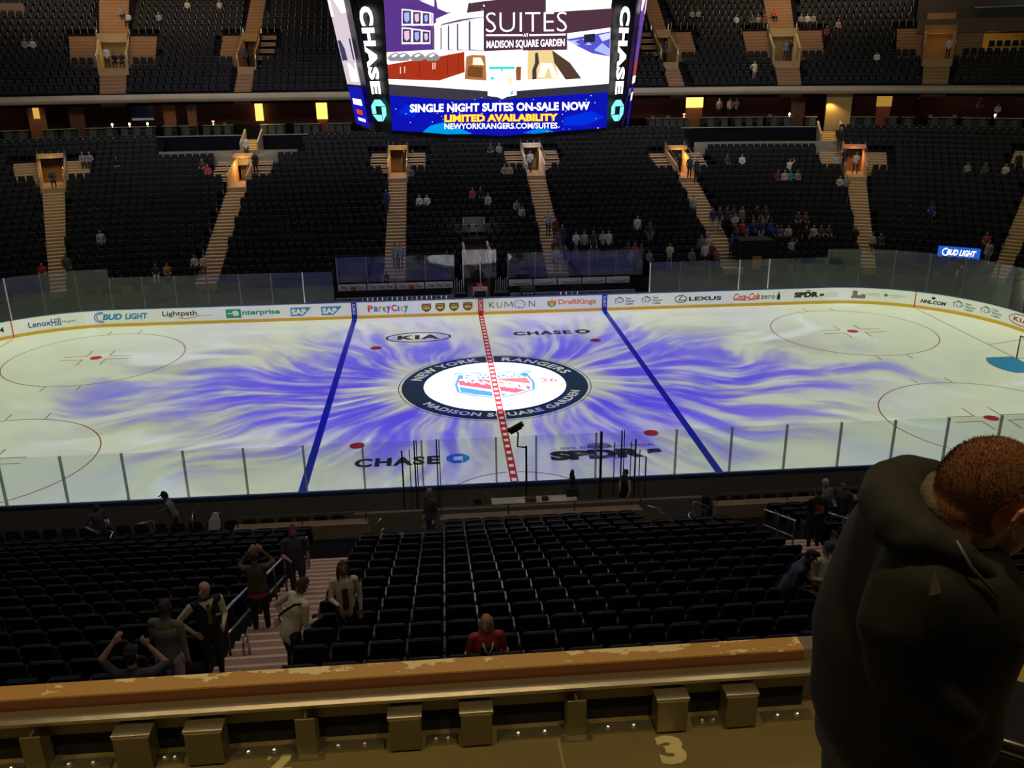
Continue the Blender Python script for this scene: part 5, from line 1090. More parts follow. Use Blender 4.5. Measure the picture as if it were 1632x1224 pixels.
for i,px in enumerate((41,485,918)):
    x=pxx(px,Yb,0,1130); g=thing('rail_post','H-section steel post carrying the rail, '+['first','second','third'][i]+' from the left','post',(x,Yb,ZFL)); h=zr-ZFL-.03
    mb=MB(); mb.box((0,-.02,h/2),(.075,.008,h)); mb.box((0,.05,h/2),(.075,.008,h)); mb.box((0,.015,h/2),(.008,.065,h)); mb.build('h_section',steelb,g); mb=MB(); mb.box((0,.01,.005),(.12,.12,.01)); mb.build('foot_plate',brass,g)
segs=[(-40,22),(68,168),(243,284),(360,465),(505,612),(680,728),(794,900),(938,1040),(1104,1149),(1213,1290)]
for i,(a,b) in enumerate(segs):
    x0,x1=pxx(a,Yb,0,1170),pxx(b,Yb,0,1170); g=thing('base_plate','bolted brass-toned base plate lying on the floor between rail brackets','plate',((x0+x1)/2,Yb,ZFL),group='base plates under the rail'); w=x1-x0
    mb=MB(); mb.box((0,.01,.006),(w,.055,.012)); mb.build('plate',brass,g)
    for q in(-.2,.2): MB().lathe((q*w,.01,.012),[(.012,0),(.012,.008),(.006,.012)],6).build('bolt',steel,g)
lb('wall_ledge_shade',xs0,XE,Yr-.0,Yr+.03,ZFL-.3,zr-.02,mat('gap_shade_black',(.01,.009,.008),rough=.9),'black strip standing in for the shade behind the rail brackets')  # added black strip: shade under the rail put into its colour
fm=mat('balcony_concrete',(.20,.155,.06),rough=.75,var=.35,vscale=5.,col2=(.13,.10,.045),bump=.3,bscale=90.)
lb('balcony_floor',xs0,6,-38.9,Yr+.03,ZFL-.2,ZFL,fm,'olive concrete balcony floor with painted seat numbers')
lb('balcony_step_floor',xs0,6,-42.5,-38.9,ZFL-.2,ZFL+.85,fm,'higher concrete step behind the balcony row')
FLO=bpy.data.objects['balcony_floor']
def number(t,px0,px1,py,h,nm_='seat_number'):
    y=at_z((px0+px1)/2,py,ZFL)[1]; x0=at_z(px0,py,ZFL)[0]; x1=at_z(px1,py,ZFL)[0]; mb=MB(); text(mb,t,lambda x,yy:(x,yy,ZFL+.002),x0,x1,y-h/2,y+h/2,0,.055); 
    o=mb.build(nm_,mat('stencil_cream',(.72,.62,.34),rough=.7,var=.3),FLO); o.matrix_parent_inverse=Matrix.Translation(FLO.location).inverted()
    mb=MB(); xm=(x0+x1)/2; [mb.box((xm+q*(x1-x0)*.28,y+.0,ZFL+.003),(.012,.02,.001)) for q in(-1,)]; o=mb.build('stencil_gap',fm,FLO); o.matrix_parent_inverse=Matrix.Translation(FLO.location).inverted()
number('3',1048,1092,1195,.155); number('2',425,467,1213,.155)
mb=MB(); c0=at_z(890,1180,ZFL); c1=at_z(900,1224,ZFL); mb.add([(c0[0]-.006,c0[1],ZFL+.001),(c0[0]+.006,c0[1],ZFL+.001),(c1[0]+.004,c1[1]-.2,ZFL+.001),(c1[0]-.004,c1[1]-.2,ZFL+.001)],[(0,1,2,3)]); o=mb.build('floor_joint',mat('joint',(.30,.26,.15),rough=.9),FLO); o.matrix_parent_inverse=Matrix.Translation(FLO.location).inverted()
# right end: lit concrete block and black padded seat
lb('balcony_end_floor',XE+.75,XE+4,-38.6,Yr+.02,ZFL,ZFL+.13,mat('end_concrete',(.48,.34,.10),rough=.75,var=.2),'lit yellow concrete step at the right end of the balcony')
c=at_depth(1622,1135,2.55); g=thing('padded_seat','black padded seat with a glossy rounded edge at the right edge beside the hooded man','seat',(c[0]+.02,c[1],c[2]-.12),-.62)
lth=mat('leather_black',(.012,.010,.010),rough=.22,spec=.6); 
mb=MB(); mb.box((0,0,.05),(.20,.34,.07)); mb.build('seat_base',mat('base_black',(.01,.01,.01),rough=.4),g,bevel=.012); pr=rrect(.19,.32,.06,5); mb=MB(); mb.loft([[(x*f,(z-.16)*f,h) for x,z in pr] for f,h in((1,.085),(1.02,.10),(.98,.115),(.86,.122),(.6,.118),(.2,.112))]); mb.build('cushion',lth,g,smooth=True); mb=MB(); ed=[(x*1.03,(z-.16)*1.03,.088) for x,z in pr]; mb.tube(ed+[ed[0]],.004,6); mb.build('piping',mat('piping_shine',(.3,.27,.2),rough=.15,metal=.8),g)
mb=MB(); mb.box((0,0,-.35),(.08,.1,.75)); mb.build('pedestal',mat('base_black',(.01,.01,.01)),g)
# ---------------------------------------------------------------- people
def smooth_mesh(mb,vox,it=2):
    me=bpy.data.meshes.new('figure'); me.from_pydata(mb.v,[],mb.f); o=bpy.data.objects.new('figure',me); COL.objects.link(o)
    m=o.modifiers.new('r','REMESH'); m.mode='VOXEL'; m.voxel_size=vox; m.adaptivity=0
    if it: k=o.modifiers.new('s','SMOOTH'); k.factor=.5; k.iterations=it
    dg=bpy.context.evaluated_depsgraph_get(); r=bpy.data.meshes.new_from_object(o.evaluated_get(dg)); bpy.data.objects.remove(o); bpy.data.meshes.remove(me); return r
A_=np.array
def rotx(p,a,c): p=A_(p,float)-c; return A_([p[0],p[1]*math.cos(a)-p[2]*math.sin(a),p[1]*math.sin(a)+p[2]*math.cos(a)])+c
ARMS={ # elbow, wrist offsets from the shoulder (x outward, y forward negative)
 'down':((.06,.02,-.29),(.05,-.06,-.53)),'fold':((.07,-.04,-.28),(-.12,-.24,-.24)),'raise':((.10,-.26,-.06),(-.08,-.30,.16)),'akimbo':((.20,.06,-.24),(.02,-.08,-.42)),
 'front':((.05,-.06,-.28),(-.06,-.30,-.26)),'lap':((.06,-.02,-.28),(-.04,-.28,-.34)),'out':((.22,-.04,-.20),(.38,-.16,-.34)),'up':((.16,-.05,.18),(.02,-.12,.36)),'rail':((.07,-.18,-.22),(.05,-.42,-.30)),'point':((.12,-.20,-.12),(.2,-.45,-.08))}
def figure(legs='stand',arms=('down','down'),lean=0.,head=(0.,0.),vox=.028,fat=1.,bulk=1.,fingers=False,hair='short',hem=0.):
    """one continuous body facing -Y, feet at z=0; returns a mesh with slots skin, torso, legs, hair, shoes, forearms, upper arms"""
    hz=.93 if legs!='sit' else .47; H=A_([0,0,hz]); c=H; prim=[]
    R=lambda p:rotx(p,lean,c)
    def add(tag,pts,rad): prim.append((tag,[A_(p,float) for p in pts],[r if hasattr(r,'__len__') else (r,r) for r in rad]))
    # torso: hips, waist, chest, shoulders, neck
    f=fat
    T_=[R(p) for p in ((0,0,hz-.06),(0,.0,hz+.06),(0,-.01*f,hz+.20),(0,0,hz+.36),(0,.01,hz+.48),(0,.015,hz+.54))]
    add('torso',T_,[(.165*f,.12*f),(.165*f,.125*f),(.155*f,.118*f),(.18*bulk,.125*bulk),(.165*bulk,.10),(.07,.06)])
    add('torso',[R((-.17*bulk,.01,hz+.485)),R((.17*bulk,.01,hz+.485))],[.062*bulk,.062*bulk])
    nk=R((0,.01,hz+.54)); pit,yw=head
    hc=R((0,-.005,hz+.715)); hd=hc-nk; 
    def hp(x,y,z):   # head frame
        a=pit-lean*0; y2,z2=y*math.cos(a)-z*math.sin(a),y*math.sin(a)+z*math.cos(a); x3,y3=x*math.cos(yw)-y2*math.sin(yw),x*math.sin(yw)+y2*math.cos(yw); return hc+A_([x3,y3,z2])
    add('skin',[nk-A_([0,0,.03]),hp(0,.015,-.06)],[.058,.055])
    add('head',[hp(0,.012,-.025),hp(0,.008,.045)],[(.076,.095),(.078,.098)]); add('head',[hp(0,-.03,-.06),hp(0,-.045,-.095)],[(.058,.055),(.038,.035)])
    add('head',[hp(0,-.095,.012),hp(0,-.115,-.022)],[.013,.017])
    for q in(-1,1): add('head',[hp(q*.078,.012,.01),hp(q*.08,.016,-.025)],[(.008,.018),(.008,.012)])
    if hair=='long': add('hair',[hp(0,.05,.03),hp(0,.075,-.10),hp(0,.06,-.24)],[(.085,.05),(.085,.045),(.07,.03)]); [add('hair',[hp(q*.07,.0,.02),hp(q*.085,.01,-.12),hp(q*.08,-.01,-.22)],[.03,.03,.022]) for q in(-1,1)]
    if hair=='cap': add('hair',[hp(0,.0,.06),hp(0,.0,.10)],[(.086,.105),(.07,.09)]); add('hair',[hp(0,-.08,.06),hp(0,-.17,.05)],[(.07,.012),(.05,.008)])
    # arms
    for q,a in zip((-1,1),arms):
        e_,w_=ARMS[a]; sh=A_([q*.185*bulk,.01,hz+.48]); 
        el=R(sh+A_([q*e_[0],e_[1],e_[2]])); wr=R(sh+A_([q*w_[0],w_[1],w_[2]])); sh=R(sh)
        add('upper',[sh,(sh+el)/2,el],[.058*bulk,.052*bulk,.044]); add('fore',[el,(el+wr)/2,wr],[.044,.038,.028])
        d=(wr-el)/np.linalg.norm(wr-el); 
        if not fingers: add('skin',[wr,wr+d*.05,wr+d*.11],[(.030,.024),(.036,.020),(.028,.014)]); x,y,_=frame(d); add('skin',[wr+d*.03,wr+d*.07-x*q*.03],[.013,.010])
        else:
            x,y,_=frame(d,[0,1,.2]); x=-x*q if a in('down','rail') else x; add('skin',[wr,wr+d*.045,wr+d*.085],[(.028,.020),(.038,.017),(.036,.014)])
            for i,(o_,L) in enumerate(((-.030,.070),(-.010,.080),(.011,.075),(.030,.058))):
                b=wr+d*.080+x*o_; k1=b+d*L*.5-y*.006; k2=k1+d*L*.42-y*.022; add('skin',[b,k1,k2],[.0095,.009,.0075])
            b=wr+d*.025-x*.028; add('skin',[b,b+d*.03-x*.022,b+d*.06-x*.028-y*.008],[.0115,.0105,.009])
    # legs
    for q in(-1,1):
        hp_=A_([q*.095*f,0,hz-.02])
        if legs=='sit': kn=A_([q*.13,-.44,hz+.03]); an=A_([q*.12,-.46,.09])
        elif legs=='walk': kn=A_([q*.10,-.14*q-.04,.50]); an=A_([q*.10,-.20*q+(.12 if q<0 else -.0),.10])
        elif legs=='stride': kn=A_([q*.10,-.08,.52]); an=A_([q*.12,.04*q,.09])
        else: kn=A_([q*.10,-.02,.50]); an=A_([q*.11,.01,.09])
        add('leg',[hp_,(hp_+kn)/2,kn],[.092*f,.080*f,.058]); add('leg',[kn,(kn*.6+an*.4),an],[.057,.056,.040])
        add('shoe',[an+A_([0,.03,-.045]),an+A_([0,-.09,-.05]),an+A_([0,-.15,-.055])],[(.042,.045),(.045,.040),(.036,.030)])
    if hem: add('torso',[A_([0,0,hz-hem]),A_([0,0,hz+.1])],[(.175*f,.135*f),(.17*f,.13*f)])
    mb=MB(); 
    for tg,P,Rr in prim:
        mb.tube(P,Rr,10,ref=(0,1,0) if abs((P[-1]-P[0])[2])>.5*np.linalg.norm(P[-1]-P[0]) else None)
        for p,r in ((P[0],Rr[0]),(P[-1],Rr[-1])): mb.ball(p,(r[0],r[1] if tg in('torso','head') else min(r),min(r)*.9) if tg in('torso','head','hair','shoe') else min(r),8,6)
    me=smooth_mesh(mb,vox,2 if vox>.015 else 3)
    n=len(me.polygons); ctr=np.empty(n*3); me.polygons.foreach_get('center',ctr); ctr=ctr.reshape(-1,3)
    best=np.full(n,1e9); idx=np.zeros(n,int); SL={'skin':0,'head':0,'torso':1,'leg':2,'hair':3,'shoe':4,'fore':5,'upper':6}
    for tg,P,Rr in prim:
        for i in range(len(P)-1):
            a,b=P[i],P[i+1]; d=b-a; L=d@d; t=np.clip(((ctr-a)@d)/L,0,1); q=ctr-(a+t[:,None]*d); rr=(1-t)*np.mean(Rr[i])+t*np.mean(Rr[i+1]); s_=np.linalg.norm(q,axis=1)/rr
            k=s_<best; best[k]=s_[k]; idx[k]=SL[tg]
    loc=ctr-hc; a=pit; 
    if hair!='bald':
        cu,su=math.cos(-yw),math.sin(-yw); lx=loc[:,0]*cu-loc[:,1]*su; ly=loc[:,0]*su+loc[:,1]*cu; y2=ly*math.cos(-a)-loc[:,2]*math.sin(-a); z2=ly*math.sin(-a)+loc[:,2]*math.cos(-a)
        top=(z2>.055-.35*np.minimum(y2+.06,0)*0+(-y2-.04)*.5)&(z2>.03)|((y2>.03)&(z2>-.055)); idx[(idx==0)&(np.linalg.norm(loc,axis=1)<.2)&top]=3
    for k in range(7): me.materials.append(None)
    me.polygons.foreach_set('material_index',idx.astype(int).tolist()); me.polygons.foreach_set('use_smooth',[True]*n); me.update()
    me['head']=[float(v) for v in hc]; return me
PC=dict(W=(.62,.60,.62),K=(.012,.012,.016),N=(.03,.035,.22),R=(.42,.05,.06),G=(.20,.20,.23),B=(.33,.40,.50),C=(.60,.54,.38),P=(.14,.09,.26),T=(.02,.25,.32),O=(.55,.28,.06),D=(.05,.05,.07),J=(.04,.05,.10),M=(.14,.03,.04),S=(.42,.24,.17),s=(.20,.10,.06),H=(.035,.025,.02),h=(.30,.18,.08),E=(.16,.11,.07),Y=(.40,.38,.36),V=(.10,.12,.09),Q=(.32,.22,.14))
def pm(c): return mat('cloth_'+c if c not in 'SsHhE' else 'skinhair_'+c,PC[c],rough=.8)
def dress(o,torso,legs,fore='S',upper=None,skin='S',hair='H',shoe='K'):
    for i,c in enumerate((skin,torso,legs,hair,shoe,fore,upper or torso)): o.material_slots[i].link='OBJECT'; o.material_slots[i].material=pm(c)
FM={}
def fmesh(key):
    if key not in FM:
        k=dict(s=dict(legs='stand',arms=('down','down')),f=dict(legs='stand',arms=('fold','fold')),t=dict(legs='sit',arms=('lap','lap')),w=dict(legs='walk',arms=('down','front')),a=dict(legs='stride',arms=('akimbo','down')),u=dict(legs='stand',arms=('up','up')),o=dict(legs='stride',arms=('out','out')),l=dict(legs='sit',arms=('front','lap'),lean=.35,head=(.5,0)),p=dict(legs='stand',arms=('front','front'),head=(.3,0)),r=dict(legs='sit',arms=('lap','up')),c=dict(legs='stand',arms=('front','down'),hair='cap'),d=dict(legs='sit',arms=('lap','lap'),hair='cap'))[key]
        FM[key]=figure(**k)
    return FM[key]
def solve(px,py,h,Z,K,R0,D,near=False,snap=True):
    """stand spot whose head shows at the given photo point"""
    d=ray(px,py); t=np.arange(4,110,.02); P=CAM+t[:,None]*d; Y=P[:,1]*(-1 if near else 1); X=P[:,0]; r=np.where(abs(X)>20,np.hypot(abs(X)-20,Y+2.5),Y+2.5); k=(r-R0-.44)/D
    ok=(Y>0)&(k>-3)&(k<30)&(P[:,2]<=Z+K*k+h)&((Y>12) if not near else (Y<31)); i=int(np.argmax(ok)); k_=k[i]
    g=1 if X[i]>0 else -1; s=X[i] if abs(X[i])<=20 else g*(20+30*math.atan2(abs(X[i])-20,Y[i]+2.5))
    if snap: k_=round(float(k_))
    return s,float(k_),Z+K*k_
HGT={'t':1.17,'l':1.0,'r':1.17,'d':1.17}
def fan(px,py,pose,tier,torso,legs,label,fore=None,face=0.,cat='person',skin='S',hair='H',upper=None,sc=1.):
    h=HGT.get(pose,1.64)*sc
    if tier in('L','U','N'):
        pr={'L':(LZ,LK,LR,LD,False),'U':(UZ,UK,UR,UD,False),'N':(LZ,LK,LR,LD,True)}[tier]; s,k,z=solve(px,py,h,*pr); k=max(k,0); k=min(k,18) if tier=='L' else k; z=pr[0]+pr[1]*k
        r=pr[2]+pr[3]*k+(.30 if pose not in HGT else .58); x,y=pt(s,r,pr[4]); rz=yaw_at(s,pr[4])
    else:
        z={'V':LZ+LK*15,'v':LZ+LK*14,'X':UZ+UK*4,'P':LZ+LK*19.2,'S':ZF,'A':.0,'I':.35}[tier] if isinstance(tier,str) else tier
        if tier in('X','S') or z>14:
            r={'X':UR+UD*4+.45,'S':44.2}.get(tier if isinstance(tier,str) else 'X'); z=9.9 if tier=='S' else UZ+UK*4; s=min(np.arange(-46,52,.05),key=lambda q:abs(proj((*pt(q,r),z+h))[0]-px)); x,y=pt(s,r); rz=yaw_at(s)
        else: p=at_z(px,py,z+h); x,y=p[0],p[1]; rz=0.
    o=bpy.data.objects.new('person',fmesh(pose)); COL.objects.link(o); o.location=(x,y,z); o.rotation_euler=(0,0,rz+face+rng.uniform(-.3,.3)); o.scale=(sc,)*3
    dress(o,torso,legs,fore or (torso if rng.rand()<.6 else 'S'),upper,skin,hair); tag(o,label,cat); return o
F_=fan
A3='left of the scoreboard base'
for a in (
(644,241,'s','V','K','K','staff member in black, left one of two in the opening above the third aisle'),(657,241,'s','V','K','D','staff member in black, right one of two in the opening above the third aisle'),
(655,266,'l','L','G','J','person in grey and jeans seated just below the two staff in black'),(615,304,'s','L','N','J','person in a bright blue jacket standing left of the third aisle'),
(668,315,'t','L','W','K','left one of two people in white shirts seated side by side'),(680,316,'t','L','W','K','right one of two people in white shirts seated side by side'),
(753,303,'t','L','R','K','person in a red top seated in the middle block'),(766,304,'t','L','K','K','person in black seated just right of the red top'),(778,313,'t','L','Y','G','person in a pale lilac shirt seated one row below the red top'),
(823,323,'l','L','G','K','person in grey bending forward in the middle block'),(830,331,'l','L','Y','K','person in a pale top bending low in the middle block'),(782,232,'t','L','D','K','seated person high in the middle block, left one of a dim pair'),(795,230,'t','L','G','K','seated person high in the middle block, right one of a dim pair'),
(804,265,'t','L','G','J','seated person in grey just left of the opening with the yellow sign'),(813,266,'t','L','Q','K','seated person in tan beside the person in grey near the fourth opening'),(845,242,'w','V','W','K','usher in white sleeves at the yellow sign in the fourth opening'),(858,238,'s','V','K','K','tall person in black in the fourth opening'),
(872,334,'a','L','B','K','usher in a light blue shirt standing on the fourth aisle'),(629,391,'p','L','B','K','usher in a pale shirt low on the third aisle, reading a white sheet'),(637,393,'s','L','B','K','second usher in a pale shirt low on the third aisle'),
(567,420,'s','A','G','G','grey-haired man in a suit behind the left bench glass'),(581,421,'s','A','D','D','person in dark clothes behind the left bench glass, right of the man in the suit'),
(886,353,'s','L','M','K','fan in dark maroon at the top of the crowd beside the fourth aisle'),(888,366,'s','L','P','G','fan in a purple top beside the fourth aisle'),(896,361,'s','L','J','J','fan in a dark jersey with pale stripes beside the fourth aisle'),(885,387,'s','L','M','K','fan in maroon standing lower on the fourth aisle'),
(899,388,'t','L','V','K','seated fan in dull green beside the fourth aisle'),(888,402,'s','L','Y','G','fan in a pale patterned top at the foot of the fourth aisle'),(903,400,'s','L','N','G','fan in a blue jersey at the foot of the fourth aisle'),(920,402,'c','L','J','K','fan in a dark jersey and white cap behind the right bench'),
(918,371,'p','L','W','K','person in a white shirt with hands together, first of four in white'),(930,367,'s','L','Y','K','taller person in a pale shirt, second of four in white'),(946,371,'s','L','D','K','person in dark clothes between the pairs in white shirts'),(961,371,'f','L','Y','K','person in a pale shirt with folded arms, third of four in white'),(970,370,'a','L','W','K','person in a white shirt with a hand on the hip, fourth of four in white'),
(941,391,'s','L','M','K','fan in dark red below the people in white shirts'),(947,399,'t','L','D','K','seated fan in dark clothes just below the fan in dark red'),(953,402,'s','L','J','K','fan in a striped dark jersey above the right bench glass'),
(1016.6,348,'s','L','W','K','fan in a white jersey with a dark number, standing alone with a friend'),(1034,352,'a','L','D','G','fan in a dark jersey with pale bands beside the white jersey'),(1001,388,'t','L','D','K','seated fan in dark clothes, leftmost of four below the white jersey'),(1012,388,'t','L','R','K','seated fan in red and white below the white jersey'),
(1021,388,'p','L','K','K','fan in black holding a white paper below the white jersey'),(1034,396,'t','L','G','K','dim seated fan right of the fan holding white paper'),(1009,407,'t','L','G','K','seated fan in grey right above the boards glass, left of the camera platform'),
(1083,247,'s','v','K','K','usher in black at the left wall of the fifth opening'),(1100,250,'s','v','J','K','fan in a dark jersey with a white hem in the amber opening'),(1111,256,'s','v','D','K','second fan in a dark jersey in the amber opening'),(1162,252,'t','L','J','K','seated fan in a blue jersey right of the amber opening'),(1183,246,'t','L','W','K','seated fan in white right of the amber opening'),
(1103,309,'s','L','B','J','usher in a light blue shirt left of the fifth aisle'),(1135,331,'s','L','N','Y','fan in a blue jersey and pale trousers on the fifth aisle'),(1146,331,'s','L','D','Y','fan in a dark top and pale trousers on the fifth aisle'),(1157,329,'s','L','J','K','fan in a dark jersey at the top left of the blue crowd'),
(1168,331,'c','L','D','K','fan in a white cap at the top of the blue crowd'),(1170,340,'f','L','Y','K','fan with folded arms in a pale top within the blue crowd'),(1185,336,'s','L','G','K','fan in grey in the middle of the blue crowd'),(1183,353,'s','L','R','K','fan in a red jersey in the blue crowd'),(1205,329,'s','L','K','Q','person in black with tan trousers, back of the blue crowd'),
(1221,332,'s','L','D','Y','fan in dark clothes with pale shorts, back right of the blue crowd'),(1211,348,'s','L','N','W','fan in a blue jersey and white trousers at the centre of the crowd'),(1227,350,'c','L','N','K','fan in a blue jersey and white cap right of the white trousers'),(1201,355,'s','L','N','K','fan in a blue jersey left of the white trousers'),(1195,364,'t','L','Y','K','seated fan in a pale top above the draped camera platform'),
(1172,362,'s','L','J','K','fan in a dark jersey low in the blue crowd'),(1164,371,'s','L','N','K','fan in a bright blue jersey low on the right of the fifth aisle'),(1240,362,'t','L','N','K','seated fan in a blue jersey right of the crowd'),(1116,373,'s','L','G','K','fan in grey low on the left of the fifth aisle'),(1128,374,'s','L','W','K','fan in a white top low on the left of the fifth aisle'),
(1123,386,'s','L','W','K','fan in a white jersey one row lower, left of the fifth aisle'),(1134,388,'s','L','M','K','fan in dark red at the foot of the fifth aisle'),(1071,398,'p','L','C','G','person in a cream shirt standing alone low in the stand'),(1109,410,'t','L','G','K','seated fan in grey at the glass, left of the fifth aisle'),(1128,410,'t','L','D','K','seated fan in dark clothes at the glass, left of the fifth aisle'),(1147,408,'t','L','R','K','seated fan in red at the glass by the fifth aisle'),
(1261,258,'r','L','W','K','person in white and black leaning over a child in teal'),(1260,272,'t','L','T','K','child in a teal top seated high in the right block'),(1251,271,'t','L','Y','R','child in pink and white left of the teal top'),(1240,272,'t','L','M','K','dim seated person two seats left of the teal top'),(1272,272,'t','L','G','K','seated person in grey right of the teal top'),
(1274,341,'t','L','D','K','fan in black, left one of a pair above the row of seated fans'),(1285,340,'t','L','M','K','fan in dark red, right one of a pair above the row of seated fans'),(1284,359,'s','L','K','K','fan in a black shirt with white print in the front right block'),(1299,364,'t','L','Y','K','fan in a pale top right of the black shirt with white print'),(1311,365,'t','L','D','K','seated fan in dark clothes midway to the sixth aisle'),(1323,365,'t','L','J','K','seated fan nearest the sixth aisle in the front row of fans'),
(1258,362,'t','L','Y','K','seated fan with a pale top between the crowd and the black shirt'),(1247,364,'t','L','P','K','seated fan in purple beside the blue crowd'),(1265,386,'r','L','Y','K','fan in a pale shirt stretching an arm up, low in the right block'),(1333,246,'t','L','Y','K','seated fan in a pale jersey beside the sixth opening'),(1348,240,'s','L','K','K','man in a dark suit left of the sixth opening'),
(1366,244,'w','v','W','K','usher in white sleeves in the rose-lit sixth opening'),(1340,282,'t','L','Y','K','seated person in a pale top left of the sixth aisle top'),(1351,283,'t','L','G','K','seated person in grey right next to the sixth aisle top'),(1364,364,'w','L','K','K','person in a long black coat walking on the sixth aisle'),(1391,371,'t','L','Y','K','seated fan in pale clothes just right of the sixth aisle foot'),(1405,372,'t','L','D','K','seated fan in dark clothes right of the sixth aisle foot'),
(1487,320,'c','L','N','J','fan in a blue jersey and white cap standing alone at the right'),(1543,261,'t','L','G','K','seated person in grey high in the far right block'),(1571,263,'t','L','D','K','seated person in dark clothes high in the far right block'),(1605,260,'t','L','Y','K','seated person with a pale hem high at the far right'),(1625,248,'s','L','K','K','standing person in black with a pale belt at the right edge'),(1572,378,'t','L','R','K','seated fan in red above the beer sign'),(1580,382,'s','L','Y','Y','fan in white standing above the beer sign'),
(71,252,'s','V','D','K','person in dark clothes standing in the first opening'),(82,271,'t','L','D','K','seated person in black at the mouth of the first opening'),(130,246,'t','L','G','K','dim seated person right of the first opening, left of a pair'),(141,247,'t','L','G','K','dim seated person right of the first opening, right of a pair'),(184,258,'l','L','K','Y','seated person in black with pale shoes, left of the long grey wall'),
(159,370,'s','L','B','K','usher in a light blue shirt seen from behind, in the lower left block'),(104,405,'s','L','V','G','person in dark green on the first aisle just above the glass'),(65,420,'t','L','R','K','seated person in red left of the first aisle foot'),(248,418,'t','L','D','W','seated person in dark clothes left of the orange top'),(264,424,'t','L','O','K','seated person in an orange top low in the left block'),(307,412,'t','L','C','K','fan in cream and black stripes, left one beside the second aisle foot'),(321,413,'t','L','C','M','fan in cream, right one beside the second aisle foot'),
(302,213,'o','P','K','Q','man in a black shirt and khakis standing on the left platform'),(391,219,'a','P','W','K','staff member in a white shirt and vest on the left golden stairs'),(406,243,'s','L','K','K','staff member in a black vest and white sleeves below the left platform wall'),(331,261,'t','L','R','K','seated person in red and white left of the amber opening'),(319,260,'t','L','D','K','dim seated person left of the red and white top'),
(168,70,'s','X','W','K','usher in a white shirt standing in the yellow upper opening'),(193,91,'t',UZ+UK*4-.2,'K','K','person in black sitting at the right of the yellow upper opening'),(183,96,'l',UZ+UK*4-.2,'K','K','person in black crouching on the floor of the yellow upper opening'),(388,77,'s','X','D','K','usher in dark clothes in the upper opening left of the scoreboard'),
(1202,97,'a','U','C','G','person in a cream shirt standing alone in the upper deck'),(1253,63,'a','X','G','K','person in a grey shirt in the lit-post upper opening'),(1261,62,'s','X','K','K','person in black in the lit-post upper opening'),(1061,65,'s','X','D','K','usher in dark clothes in the pale upper opening right of the scoreboard'),
(1175,27,'t','U','Y','K','seated person in a pale shirt high in the upper deck, left of a row'),(1200,28,'t','U','D','K','seated person with light hair in the upper deck row'),(1210,29,'t','U','G','K','third seated person in the upper deck row'),(1220,28,'t','U','M','K','fourth seated person, in dark red, in the upper deck row'),(1235,18,'t','U','R','K','seated person in bright red beside the upper aisle'),
(1277,20,'t','U','G','K','seated person right of the upper aisle, first of three'),(1287,20,'t','U','Y','K','seated person in white right of the upper aisle, middle of three'),(1297,22,'t','U','G','K','seated person right of the upper aisle, last of three'),(1337,36,'t','U','G','M','reclining person in the upper deck below the three'),(1318,38,'t','U','M','K','seated person in dark red left of the reclining person'),
(1398,85,'l','U','W','K','person in a white shirt bending low in the upper deck'),(1514,58,'s','X','W','K','usher in a white shirt in the golden upper opening'),(1103,14,'t','U','G','K','dim seated person at the top right of the scoreboard, left one'),(1113,14,'t','U','G','K','dim seated person at the top right of the scoreboard, right one'),
(192,14,'t','U','G','K','dim seated person right of the upper left aisle'),(203,24,'t','U','Y','K','pale-topped seated person right of the upper left aisle'),(252,21,'t','U','G','K','lone dim seated person further right of the upper left aisle'),(38,60,'t','U','G','K','seated person in the upper left block, left one of two'),(50,58,'t','U','Y','K','seated person in the upper left block, right one of two'),(297,4,'t','U','Y','K','seated person in a pale top at the upper edge, left one'),(348,6,'t','U','Y','K','seated person in a pale top at the upper edge, right one'),
(1164,164,'s','S','W','K','person in white standing behind a suite counter right of the yellow-lit pillar'),(1175,163,'f','S','Y','K','person in a pale shirt with folded arms in the same suite'),(1147,165,'s','S','G','K','person in grey at the left of the same suite'),(1325,160,'s','S','M','D','person in maroon at the top of the right golden stairs'),(1341,206,'s','P','K','K','staff member in a vest beside the right golden stairs'),
(1564,163,'s','S','M','K','person in dark red in the far right suite'),(1591,178,'t','S','W','K','person in white seated in front of the far right suite'),(1465,163,'s','S','K','K','person in black in the suite right of the slanted red pillar'),(761,398,'w',1.6,'E','E','person in brown walking out of the centre tunnel'),
(1325,778,'t','N','D','K','seated person in dark clothes in the front rows by the hooded man')): F_(*a)
# staff behind the far glass, white sleeves
def staff(px,py,z,Y,label,torso='K',upper='W',fore='W'):
    p=at_y(px,py,Y); o=bpy.data.objects.new('person',fmesh('s')); COL.objects.link(o); o.location=(p[0],Y,p[2]-1.64); dress(o,torso,'K',fore,upper); tag(o,label,'person')
staff(615,433,0,16.3,'staff member in a black vest and white sleeves behind the left bench glass'); staff(1533,425,0,11.5,'staff member in white sleeves behind the glass below the beer sign'); staff(921,450,0,14.4,'person in a dark jacket seated on the right bench',upper='D',fore='D')
